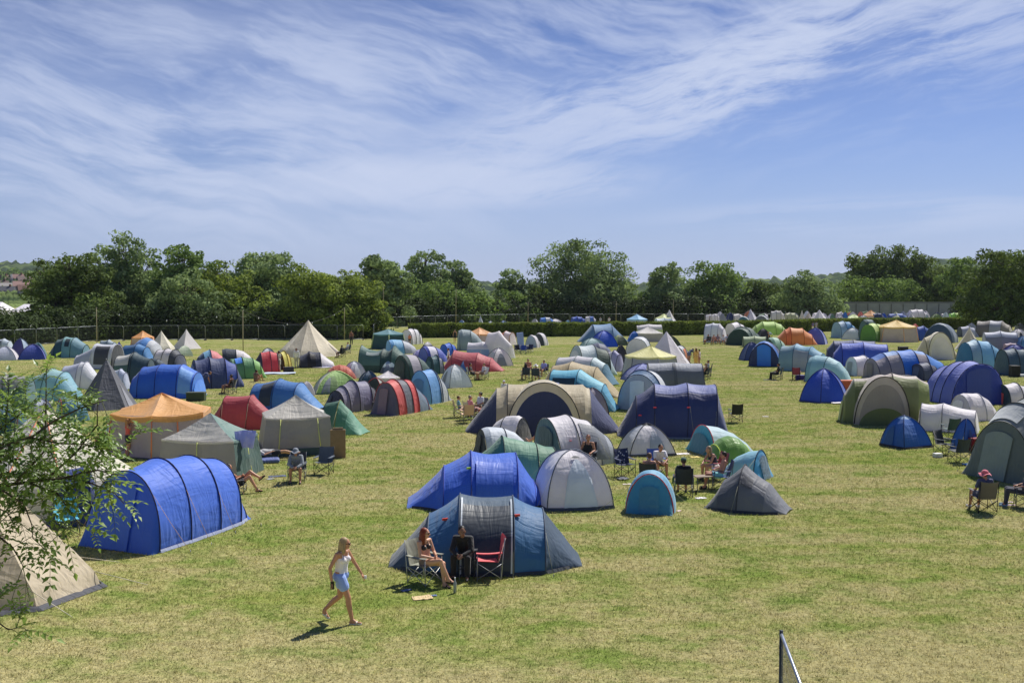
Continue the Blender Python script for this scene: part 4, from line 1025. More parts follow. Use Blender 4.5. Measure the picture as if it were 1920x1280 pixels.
# --- right block
T('white lavender tunnel tent where a group sits, by the hedge', (1319, 1366, 606, 642), -25, 'tun3', .7, ['#b0b2c8', '#b8bacb', '#c6c8d2', '#c6c8d2'], group=GR, poles='#8a8ca4', front='#a6a9c0')
T('white hooped tent behind the dark green tunnel', (1360, 1404, 604, 630), 40, 'tun2', .8, ['#c9cad4', '#d0d1d8'], group=GR, poles='#7c7e8c')
T('dark green tunnel tent with white hoop stripes', (1362, 1428, 613, 648), 62, [(0, 1, .9, 2.1), (.2, 1.02, 1, 2.1), (.6, 1, .95, 2.1), (1, .9, .7, 2)], 1.0, ['#33504a', '#2c4740', '#2c4740'], group=GR, front='#263f38', poles='#b5bdb8', pidx=[1])
T('long lime green tunnel tent in front of the hedge', (1401, 1481, 603, 628), -4, 'vis', .55, ['#7f9c44', '#93b050', '#9cba58', '#93b050', '#7f9c44'], group=GR, poles='#5c7030')
Dm('dark red and black dome between the green and the orange tents', (1416, 1446, 616, 639), 20, .9, ['#5a2634', '#2c2c3a', '#2c2c3a', '#6c2c38'], group=GR, poles=None)
T('bright orange double ended tunnel tent', (1449, 1532, 614, 647), -3, [(0, .5, .3, 2), (.22, .95, .88, 2), (.34, 1, 1, 2.2), (.64, 1, .97, 2.2), (.86, .8, .6, 2), (1, .5, .04, 2)], .6, ['#e0742c', '#d96a28', '#e67a30', '#e0742c', '#e0742c'], group=GR, front='#d96a28', poles='#9c4a20')
Dm('violet blue tent wing right of the orange tunnel', (1503, 1551, 615, 646), -20, .8, ['#4a4c98', '#4a4c98', '#5a60b0', '#6468b4'], group=GR, poles='#34367a')
T('green dome tent with a black open doorway beside the bright blue tent', (1430, 1478, 633, 668), 30, 'pop', .9, ['#88a894'], group=GR, front='#2c4438', poles='#3c5c48', door=(40, 150, .85, '#101214'))  # black door patch colours in the unlit inside of the doorway
Dm('navy low dome at the left of the right block', (1386, 1428, 642, 676), 10, .9, ['#34407e', '#34407e', '#34407e', '#9aa0b0'], group=GR, poles='#242c58')
T('bright blue dome tent with a vivid blue door', (1405, 1468, 640, 688), 76, 'pop', .95, ['#3c6ac8', '#27305c', '#27305c', '#27305c', '#27305c'], group=GR, front='#262f62', poles='#1d2448', door=(62, 122, .93, '#1f5cc8'))
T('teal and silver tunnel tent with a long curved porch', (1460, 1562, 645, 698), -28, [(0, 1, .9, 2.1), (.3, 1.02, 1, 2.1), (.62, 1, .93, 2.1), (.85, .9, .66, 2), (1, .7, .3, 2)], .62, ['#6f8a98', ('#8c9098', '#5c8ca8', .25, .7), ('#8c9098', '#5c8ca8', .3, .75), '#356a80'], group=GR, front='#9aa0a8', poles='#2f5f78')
T('pale teal dome tent with a fan shaped porch', (1508, 1597, 667, 718), -32, 'pop', .75, ['#6f94a0', '#7ea4b0', '#8fb2ba', '#8fb2ba', '#9abcc2'], group=GR, front='#8e92a4', poles='#2c5264')
Dm('royal blue dome tent with laundry round its base', (1501, 1590, 692, 756), 10, .9, ['#2f3fae', '#2c3ca8', '#2c3ca8', '#3342b0'], group=GR, poles='#202a70', n=6, rot0=0, cap='#6f76c4', capr=.82, skirt='#26306e')
T('navy tunnel tent with two bays behind the royal blue tunnel', (1549, 1641, 638, 672), -10, [(0, .7, .5, 2), (.14, 1, .95, 2.2), (.55, 1, 1, 2.2), (1, 1, .95, 2.2)], .55, ['#3b3f6c', '#4a4d7c', '#4a4d7c'], group=GR, front='#33366a', poles='#242644')
T('royal blue tunnel tent with a saddle roof in the right block', (1559, 1664, 642, 688), -9, [(0, .7, .5, 2), (.14, 1, .93, 2.2), (.55, 1, 1, 2.2), (1, .97, .9, 2.2)], .6, ['#3440a8', '#3a46b0', '#4450b2'], group=GR, front='#2c3898', poles='#242c74')
T('white tunnel tent in the gap before the blue and tan tunnel', (1583, 1650, 667, 705), 20, 'tun2', .8, ['#d2d3dc', '#d2d3dc'], group=GR, front='#9ab0c4', poles='#a3a8b4')
T('long blue and tan striped tunnel tent with five hoops', (1620, 1774, 656, 712), 10, [(0, .93, .7, 2.1), (.16, .97, .86, 2.1), (.34, 1, .96, 2.1), (.58, 1, 1, 2.1), (.74, .97, .93, 2.1), (1, .7, .55, 2)], .55, [('#7c7480', '#3a5cb0', .35, .65), ('#857c84', '#6a88c0', .35, .65), '#1f5cc0', ('#857c84', '#5c80c4', .35, .65), '#2f6cc4'], group=GR, front='#7c7480', poles='#1b2248')
T('slate navy tunnel tent squeezed behind the violet tunnel', (1704, 1764, 680, 714), 30, 'tun2', .9, ['#454a66', '#3a3f5c'], group=GR, front='#3f4460', poles='#232642')
T('large violet navy tunnel tent with three hoops', (1733, 1880, 678, 760), 122, [(0, 1, .93, 2.1), (.36, 1.02, 1, 2.1), (.64, 1, .97, 2.1), (1, .93, .85, 2.1)], 1.15, ['#5a5cae', '#6264b4', '#5a5cae'], group=GR, front='#2b2f86', poles='#1d2050', door=(56, 112, .9, '#272b80'), lean=.3)
T('taupe and olive tent with two drum shaped porches', (1573, 1740, 701, 797), -8, [(0, .6, .55, 2), (.10, .9, .88, 2.1), (.38, .95, .95, 2.1), (.56, 1, 1, 2.1), (.86, .95, .92, 2.2), (1, .85, .80, 2.1)], .62, [('#5f6a38', '#9a9088', .0, .62), ('#5f6a38', '#9a9088', .0, .62), ('#667040', '#a59a92', .0, .60), ('#667040', '#a59a92', .0, .58), ('#6f7c3c', '#a59a92', .0, .58)], group=GR, front='#6f7c3c', back='#b5a48c', poles='#38342e', pidx=[2, 3],
  bay=(.42, .66, .97, 1.2, '#a59a90', '#8a8078', .84, '#5a6534'), wins=[], amp=.035)
Dm('small bright blue dome tent with a pale cap, alone on the grass', (1652, 1746, 780, 843), 38, .85, ['#27509c', '#27509c', '#2856a8', '#3460b4'], group=GR, poles='#1d3468', cap='#8fa6d0', capr=.84, skirt='#15181f', ropes=False)
T('silver white tunnel tent with a black open mouth', (1722, 1830, 757, 813), -20, [(0, 1.02, .95, 2.1), (.4, 1, 1, 2.2), (1, .9, .8, 2.1)], .8, ['#c6c8d4', '#cfd0da'], group=GR, front='#1b1b24', poles='#5c5e70')  # near-black front wall paints the shade inside the open mouth
Pp('white and lavender dome behind the silver tunnel', (1778, 1870, 738, 790), 20, 'pop', .9, ['#c3c6d2'], group=GR, front='#8c90a4', poles='#a3a6b4')
T('dark teal tent with a red flap at the right edge', (1863, 1945, 718, 760), 20, 'tun2', .8, ['#c3c4ce', '#c3c4ce'], group=GR, front='#22384a', poles='#22303c', door=(70, 110, .6, '#c8403c'))
Dm('blue tent wing beside the two empty chairs', (1782, 1832, 786, 846), 30, .9, ['#2c52a0'], group=GR, poles='#1e3468')
T('very large grey green dome tent with black hoops cut off by the right edge', (1806, 2060, 748, 912), 40, [(0, .9, .72, 2), (.2, 1, .93, 2.1), (.42, 1.02, 1, 2.1), (.72, 1, .96, 2.1), (1, .85, .7, 2)], .85, ['#7c8280', '#6d7472', '#6d7472', '#5c6462'], group=GR, front='#55605e', poles='#1f2624', skirt='#2c3230', wins=[(.15, .85, 60, 110, '#a0a4a2', 'window')], lean=.4)
T('blue and white dome tent by the hedge, right block', (1559, 1610, 602, 634), 25, 'tun3', .8, ['#7d93a8', '#2f6a9c', '#5c8cb4', '#2f6a9c'], group=GR, front='#7d93a8', poles='#1f4c74')
Dm('small white mesh porch in front of the blue hedge side dome', (1578, 1618, 615, 637), -15, .9, ['#b4b9c8'], group=GR, poles='#6c7080')
T('dark green and teal dome tent left of the lime tunnel', (1609, 1655, 599, 638), 30, 'pop', .8, ['#3f5c60'], group=GR, poles='#1e3034', front='#45646a')
T('lime green tunnel tent beside the orange roofed gazebo', (1614, 1660, 606, 641), 60, 'tunw', .9, [('#5c8c34', '#a4cc5c', .25, .8)], group=GR, front='#4c7c2c', poles='#3c5c24')
cabin_tent('gazebo_tent', 'pale grey gazebo tent with an amber orange roof', (1640, 1721, 600, 642), 3, 6, .9, ['#a29a96'], '#e6a04c', trim='#d08a48', he=.70, re=.86, group=GR, roofcols=None)
T('medium blue tunnel tent right of the amber gazebo', (1712, 1748, 611, 639), 10, 'tun2', .8, ['#3a52a0', '#3a52a0'], group=GR, poles='#283a70')
Pp('navy dome tent with a grey rim behind the cream tent', (1733, 1796, 606, 643), 70, 'pop', .95, ['#5c6a80'], group=GR, front='#2b4064', poles='#6c7c90')
T('cream dome tent with a clear arched window and long wings', (1710, 1800, 623, 674), -6, [(0, .4, .03, 2), (.28, .86, .78, 2), (.55, 1, 1, 2.1), (.74, .9, .84, 2), (1, .5, .05, 2)], .55, ['#b3ab8e', '#beb698', '#c6bfa4', '#a39a7c'], group=GR, poles='#6c6450', pidx=[1], bay=(.56, .56, 1.0, 1.0, '#cfc8aa', '#d8d2b4', .82))
bell_tent('tipi_tent', 'beige canvas tipi in the right block', (1790, 1844, 615, 656), 10, '#b2aa96', hw=0, n=10, group=GR, conc=1.15, ropes=False)
T('grey lavender low tunnel tent beside the dark tree', (1793, 1836, 611, 632), 0, 'tun2', .7, ['#8f90a4', '#9a9cb0'], group=GR, poles='#4c4e60', front='#3c4650')
T('brown grey tunnel tent with three thick hoops beneath the dark tree', (1829, 1904, 601, 633), -22, 'tun3', .75, ['#6c6664', '#8c8f9c', '#7d776e', '#8c8674'], group=GR, front='#5c5654', poles='#3c3836')
T('white grey tunnel tent in the far right rows', (1841, 1908, 621, 661), -10, 'tunw', .65, [('#6c6e80', '#a9abba', .22, .78)], group=GR, front='#9a9cb0', poles='#8a8c9c')
Dm('small white dome with a black window at the right edge', (1888, 1932, 617, 640), 10, .9, ['#c2c4d2'], group=GR, poles='#6c6e80', wins=[(2, .3, .6, .2, .6, '#2c2c34')])
T('pale grey box shaped awning at the far right', (1902, 1928, 605, 622), 0, 'tunw', .8, ['#a3a5b0'], group=GR, poles=None, sq=5)
T('steel blue tunnel tent with a sunlit pale panel', (1789, 1879, 637, 693), 22, [(0, 1, .9, 2.1), (.3, 1.02, 1, 2.1), (.7, 1, .93, 2.1), (1, .9, .7, 2)], .75, [('#7c94a8', '#9cb4c4', .2, .7), '#6f9cc0', '#4c84ac'], group=GR, front='#2c6488', poles='#1f567c', lean=.3)
T('dark blue grey tunnel tent at the right edge, third row', (1865, 1950, 653, 704), 14, 'tun3', .7, ['#3c5468', '#2f4a60', '#2f4a60', '#2f4a60'], group=GR, front='#34505f', poles='#1c2c38')
Dm('mid blue dome tent at the right edge behind the others', (1894, 1945, 630, 662), 15, .9, ['#4c74a4'], group=GR, poles='#2c4c74')
Dm('violet low dome between the steel blue and the dark tunnels', (1872, 1932, 646, 672), 10, .9, ['#3c3890'], group=GR, poles='#2c2868')

# --- beyond the hedge (seen over it)
HB = [
 ('Dm', 'small pale grey dome, leftmost of the cluster seen over the hedge', (992, 1012, 598, 611), ['#a6a3a8']),
 ('T', 'low blue and white tent over the hedge left of the cream dome', (1012, 1042, 595, 611), ['#3f6cc0', '#b8c4d8', '#3f6cc0', '#9fb2d2']),
 ('Dm', 'cream dome seen over the hedge', (1022, 1060, 598, 613), ['#cfd0bc']),
 ('Dm', 'little sky blue dome left of the royal blue tent beyond the hedge', (1056, 1074, 600, 612), ['#7ca4d4']),
 ('T', 'royal blue tunnel tent seen over the hedge', (1070, 1102, 593, 612), ['#2c44a8']),
 ('T', 'white tent with blue stripes beyond the hedge', (1096, 1121, 593, 611), ['#c6cad2', '#3f5cb0', '#c0c8c4', '#3f5cb0']),
 ('C', 'light blue roofed gazebo standing beyond the hedge', (1174, 1215, 589, 610), ['#9fa4ac'], '#6c9cd4'),
 ('C', 'lime roofed gazebo beside the white tipi beyond the hedge', (1227, 1262, 588, 606), ['#a8b088'], '#b4c478'),
 ('B', 'white tipi tallest near the middle of the far field', (1238, 1272, 581, 606), '#c6c4c4'),
 ('T', 'long pale blue tunnel tent in front of the white tipi', (1226, 1276, 596, 611), ['#aebfd0', '#4a6480', '#b4c6d4', '#c2ccd6']),
 ('T', 'white van shaped awning left of the big cream bell tent', (1332, 1352, 589, 605), ['#c2c4ca']),
 ('Dm', 'grey dome beside the white awning in the far field', (1346, 1364, 588, 604), ['#82848e']),
 ('B', 'big cream bell tent with a drooping roof in the far field', (1386, 1428, 580, 602), '#c9c4c0'),
 ('P', 'teal arched dome below the big cream bell tent', (1382, 1408, 593, 606), ['#8c9ca0'], '#2c5470'),
 ('P', 'grey arched dome right of the teal arch in the far field', (1414, 1442, 591, 605), ['#a6aab2'], '#5a5e68'),
 ('T', 'pale grey and cream tunnel tent in the far field', (1444, 1474, 582, 604), ['#b2b0ae', '#a8a6a4', '#c6c4b4', '#c6c4b4']),
 ('T', 'low olive cream tent right of the pale grey tunnel', (1470, 1502, 586, 603), ['#a3a684']),
 ('B', 'slim beige tipi behind the olive cream tent', (1494, 1513, 582, 603), '#b5b1a6'),
 ('B', 'small tan tipi leaning against the white striped tipi', (1501, 1530, 585, 604), '#aaa295'),
 ('B', 'large white striped tipi over the hedge near the standing pair', (1512, 1560, 581, 605), '#c9c7c9'),
 ('Dm', 'dark green and white dome right of the white striped tipi', (1546, 1568, 588, 604), ['#4c6c58', '#c6c8cc', '#4c6c58', '#c6c8cc']),
 ('Dm', 'white low dome between the green dome and the lime roof', (1562, 1586, 592, 605), ['#c8cad0']),
 ('Dm', 'small blue dome far behind the white low dome', (1576, 1592, 585, 598), ['#3a64b0']),
 ('Dm', 'white rounded dome close to the steel fence', (1586, 1610, 585, 598), ['#c9cad2']),
 ('C', 'lime green low gazebo in the far right field', (1580, 1620, 589, 604), ['#b5c090'], '#aac070'),
 ('Dm', 'white low tent right of the lime low gazebo', (1602, 1632, 591, 604), ['#c6c8d0']),
 ('C', 'orange roofed gazebo by the steel fence', (1615, 1650, 581, 600), ['#c6b4b0'], '#dd9058'),
 ('Dm', 'coral red dome left of the far orange gazebo', (1604, 1622, 584, 598), ['#c07060']),
 ('T', 'navy tent right of the far orange gazebo', (1634, 1662, 587, 602), ['#2c3468']),
 ('C', 'pale lime flat topped tent by the steel fence', (1666, 1692, 584, 600), ['#8c94a8'], '#b8c898'),
 ('T', 'medium blue tunnel tent in front of the steel fence', (1662, 1706, 587, 603), ['#3a4ea0', '#4458a8', '#3a4ea0', '#34489a']),
 ('B', 'cream tipi beyond the hedge above the amber gazebo', (1692, 1724, 586, 604), '#cbc6bb'),
 ('T', 'white flat roofed marquee in front of the steel fence', (1703, 1747, 580, 598), ['#c9ccd4']),
 ('Dm', 'olive green dome right of the cream tipi beyond the hedge', (1738, 1772, 588, 604), ['#6f8450']),
 ('Dm', 'pale blue dome between the marquee and the olive dome', (1722, 1742, 588, 602), ['#a3b8cc']),
 ('T', 'bright lime tunnel tent beside the big dark tree', (1776, 1806, 586, 603), ['#8cb850', '#a4cc60', '#8cb850', '#8cb850']),
 ('Dm', 'white grey dome beside the bright lime tunnel', (1764, 1782, 585, 600), ['#b2b8c8']),
 ('B', 'slim grey tipi standing just over the left end of the hedge', (893, 909, 592, 614), '#a2a6b0'),
 ('Dm', 'blue grey dome left of the slim grey tipi', (858, 874, 600, 612), ['#6c84ac']),
 ('Dm', 'whitish dome right of the slim grey tipi', (910, 928, 602, 614), ['#b0b4c0']),
 ('Dm', 'lilac blue dome second right of the slim grey tipi', (936, 954, 601, 613), ['#8c9cc4']),
 ('Dm', 'white low dome under the dark tree beyond the hedge', (1840, 1862, 590, 604), ['#b5b8c4']),
 ('Dm', 'pale tent at the right edge under the dark tree', (1886, 1912, 588, 603), ['#c2c4ca']),
]
for i, hb in enumerate(HB):
    k, lab, bb = hb[:3]
    bb = (bb[0], bb[1], bb[2], min(max(bb[3] + 5, 608.6), 614))
    yaw = (i * 37) % 50 - 20
    if k == 'Dm': dome_tent('dome_tent', lab, bb, yaw, .9, hb[3], group=GH, poles='#6a6e78')
    elif k == 'T': loft_tent('tunnel_tent', lab, bb, yaw * .5, 'tun3', .6, hb[3], group=GH, poles='#5a5e68')
    elif k == 'P': loft_tent('popup_tent', lab, bb, 80, 'pop', .95, hb[3], front=hb[4], group=GH, poles='#8a8e98')
    elif k == 'C': cabin_tent('gazebo_tent', lab, bb, yaw, 6, .9, hb[3], hb[4], he=.62, re=.88, group=GH)
    elif k == 'B': bell_tent('tipi_tent', lab, bb, yaw, hb[3], hw=.06, n=8, group=GH, ropes=False)

# --- smaller ones wedged between the others
T('small lavender white tent tucked behind the right side of the dark tipi', (206, 247, 692, 731), -18, 'tun2', .8, ['#b0b4c6', '#a6aabf'], group=GL, front='#a0a4ba', poles='#8c90a4')
Dm('little white and black tent behind the deep blue low tunnel', (561, 591, 715, 742), 10, .9, ['#cfd0d4', '#2c2e36', '#cfd0d4', '#cfd0d4'], group=GL, poles=None)  # little dome built in place of a white pile behind the tunnel
Dm('little charcoal dome right of the bright royal blue dome', (1151, 1177, 648, 681), 15, .9, ['#3a3a46', '#4a4a58', '#34343e', '#55566a'], group=GM, poles='#22222a')  # dome shape standing in for a heap of dark clothes and bags
T('white and lilac tent half behind the black hooped tunnel', (1129, 1173, 657, 697), -38, 'tun2', .7, ['#bdb9cc', '#8a86a8'], group=GM, front='#9a96b4', poles='#55536c')
T('pale olive low awning in front of the dark green tunnel', (1392, 1436, 630, 651), -8, 'tunw', .7, ['#8c9a78'], group=GR, front='#6c7a5c', poles='#55604a')
Dm('coral dome peeping out right of the amber gazebo', (1703, 1727, 607, 633), 10, .9, ['#c0685c'], group=GR, poles=None)
Dm('teal dome tent between the silver white tunnel and the taupe tent', (1722, 1762, 742, 775), 20, .9, ['#4c6c7c', '#5c7c8c', '#44606e', '#6c8c98'], group=GR, poles='#2c3c44') if False else None
Dm('small grey dome between the steel fence side rows, left of the brown grey tunnel', (1808, 1836, 606, 628), 10, .9, ['#8a8e9c'], group=GR, poles='#5a5e6a')
T('low pinkish awning behind the steel blue tunnel', (1878, 1906, 643, 662), 0, 'tunw', .7, ['#b09aa4'], group=GR, front='#9a8490', poles=None)
Dm('small teal dome at the far left between the blue grey dome and the green tunnel', (58, 88, 642, 668), 10, .9, ['#4c7078'], group=GL, poles=None)
T('small steel grey tunnel tent behind the violet pointed tent', (186, 226, 637, 662), -10, 'tun2', .7, ['#7c8896', '#8c98a6'], group=GL, front='#6c7886', poles='#4c5664')
BACK = [('white', '#d4d4d8'), ('pale blue', '#9cb8d8'), ('grey', '#8c8e96'), ('cream', '#cfcab4'), ('blue', '#3458a8'), ('white', '#cfd0d6'), ('green', '#5c7c54'), ('silver', '#b4b8c2'), ('orange', '#cf7c48'), ('white', '#d8d8dc'), ('navy', '#2c3464'), ('pale green', '#a6b890')]
for i in range(30):
    nm_, hc_ = BACK[(i * 5) % 12]
    x0 = 1322 + i * 16.2 + (i * 7) % 5; w_ = 15 + (i * 11) % 9; hh = 13 + (i * 5) % 7
    lb_ = nm_ + ' tent, ' + ORD[i] + ' from the left in the crowded back row beyond the hedge'
    yb_ = 608.2 if x0 < 1580 else 607.6
    if i % 3: dome_tent('dome_tent', lb_, (x0, x0 + w_, yb_ - 6 - hh, yb_), (i * 31) % 40, .9, [hc_], group=GH, poles='#7a7e88')
    else: loft_tent('tunnel_tent', lb_, (x0, x0 + w_ + 5, yb_ - 6 - hh, yb_), (i * 17) % 30 - 15, 'tun2', .7, [hc_, '#c4c6ce'], group=GH, poles='#6a6e78')
# ------------------------------------------------------------------ trees, hedge, hills
BARK = plain('bark', '#4a4236', .9, var=.3, scale=2.0, bump=.5)
L_OAK = leaf_mat('foliage_dark', '#2a3c1c', '#7e9450', .30, .22)
L_ASH = leaf_mat('foliage_ash', '#405630', '#a6bc80', .32, .20)
L_YEL = leaf_mat('foliage_field_maple', '#3e5220', '#9fb25a', .34, .25)
L_MID = leaf_mat('foliage_mid', '#365024', '#95b064', .32, .25)
L_SCRUB_SHADE = leaf_mat('foliage_scrub_shaded', '#1f2e16', '#4c5e30', .25, .3)  # near black-green: the shade under the trees put into the leaf colours
L_HEDGE = leaf_mat('foliage_hedge', '#304220', '#8c9c52', .34, .6)

def leaf_cloud(rg, centers, radii, n, size, out_bias=1.7, flat=.0):
    """n leaf quads on the skins of small balls; centers (k,3), radii (k,3)"""
    k = len(centers)
    w = (radii.mean(1) ** 2); w = w / w.sum()
    idx = rg.choice(k, n, p=w)
    d = rg.normal(size=(n, 3)); d /= np.linalg.norm(d, axis=1)[:, None]
    rr = (.62 + .42 * rg.random(n) ** .5)[:, None]
    c = centers[idx] + d * radii[idx] * rr
    nrm = d * out_bias + rg.normal(size=(n, 3)) * .75 + np.array([0, 0, .35])
    nrm /= np.linalg.norm(nrm, axis=1)[:, None]
    t = np.cross(nrm, rg.normal(size=(n, 3))); t /= np.linalg.norm(t, axis=1)[:, None]
    b = np.cross(nrm, t)
    s = size * (.55 + .9 * rg.random(n))
    L = s[:, None] * .62; Wd = s[:, None] * .36
    V = np.stack([c - t * L, c + b * Wd, c + t * L, c - b * Wd], 1)
    return V

def clumps(rg, lobes, dens, shell=(.45, 1.0), cs=(.16, .30), drop=.12):
    C, Rr = [], []
    for (c, r) in lobes:
        area = 4 * math.pi * ((r[0] * r[1] + r[1] * r[2] + r[0] * r[2]) / 3)
        m = max(6, int(area * dens))
        d = rg.normal(size=(m, 3)); d /= np.linalg.norm(d, axis=1)[:, None]
        k = shell[0] + (shell[1] - shell[0]) * rg.random(m) ** .45
        k *= 1 + .16 * np.sin(d[:, 0] * 5 + c[0]) * np.cos(d[:, 2] * 6 + c[2])
        p = np.array(c) + d * np.array(r) * k[:, None]
        keep = rg.random(m) > drop
        p = p[keep]
        cr = (cs[0] + (cs[1] - cs[0]) * rg.random(len(p)))[:, None] * np.mean(r) * np.array([1.15, 1.15, .75])
        C.append(p); Rr.append(cr)
    return np.concatenate(C), np.concatenate(Rr)

def tree(label, Y, lobes, mat, n=9000, leaf=.42, trunk_px=None, dens=.45, name='tree', drop=.12, cs=(.22, .36), seed=0, fork=3, group='trees around the field'):
    rg = np.random.default_rng(abs(hash_(label)) % 99999 + seed)
    LB = []
    for (px, py, rx, ry) in lobes:
        c = at_depth(px, py, Y + rg.uniform(-1.5, 1.5)); k = Y / F
        LB.append(((c.x, c.y, c.z), (rx * k * 1.06, rx * k * .9, ry * k * 1.04)))
    cx = sum(b[0][0] * b[1][0] for b in LB) / sum(b[1][0] for b in LB)
    if trunk_px: cx = at_depth(trunk_px, 600, Y).x
    root = empty(name, (cx, Y, 0), 0, label, 'tree', group)
    off = np.array([cx, Y, 0])
    C, Rr = clumps(rg, LB, dens, cs=cs, drop=drop)
    V = leaf_cloud(rg, C, Rr, n, leaf)
    V[:, :, 2] = np.maximum(V[:, :, 2], .05)
    quads_mesh('crown', V - off, mat, root)
    m = MB()
    tops = [Vector(b[0]) for b in LB]
    low = min(t.z - b[1][2] for t, b in zip(tops, LB))
    h0 = max(1.5, min(max(low, 1.5), 5))
    sp = Vector((cx + rg.uniform(-.2, .2), Y, h0))
    m.tube([Vector((cx, Y, -.2)), Vector((cx, Y, .5)), sp], [.5, .38, .3], 8)
    m2 = MB()
    for t, b in zip(tops, LB):
        mid = sp.lerp(t, .5) + Vector((rg.uniform(-.6, .6), rg.uniform(-.6, .6), .3))
        m2.tube([sp - Vector((0, 0, .3)), mid, t + Vector((0, 0, b[1][2] * .3))], [.24, .15, .06], 6)
        for q in range(6):
            d = Vector(rg.normal(size=3)); d.normalize(); d.z = abs(d.z) * .8
            e = t + Vector((d.x * b[1][0], d.y * b[1][1], d.z * b[1][2])) * .85
            m2.tube([mid.lerp(t, rg.uniform(0, 1)), t.lerp(e, .5) + Vector((0, 0, .2)), e], [.09, .05, .02], 5)
    for mm, nm in ((m, 'trunk'), (m2, 'limbs')):
        o = mm.build(nm, BARK, root); o.location = (-cx, -Y, 0)
    return root

def hash_(s):
    h = 7
    for ch in s: h = (h * 131 + ord(ch)) & 0x7fffffff
    return h

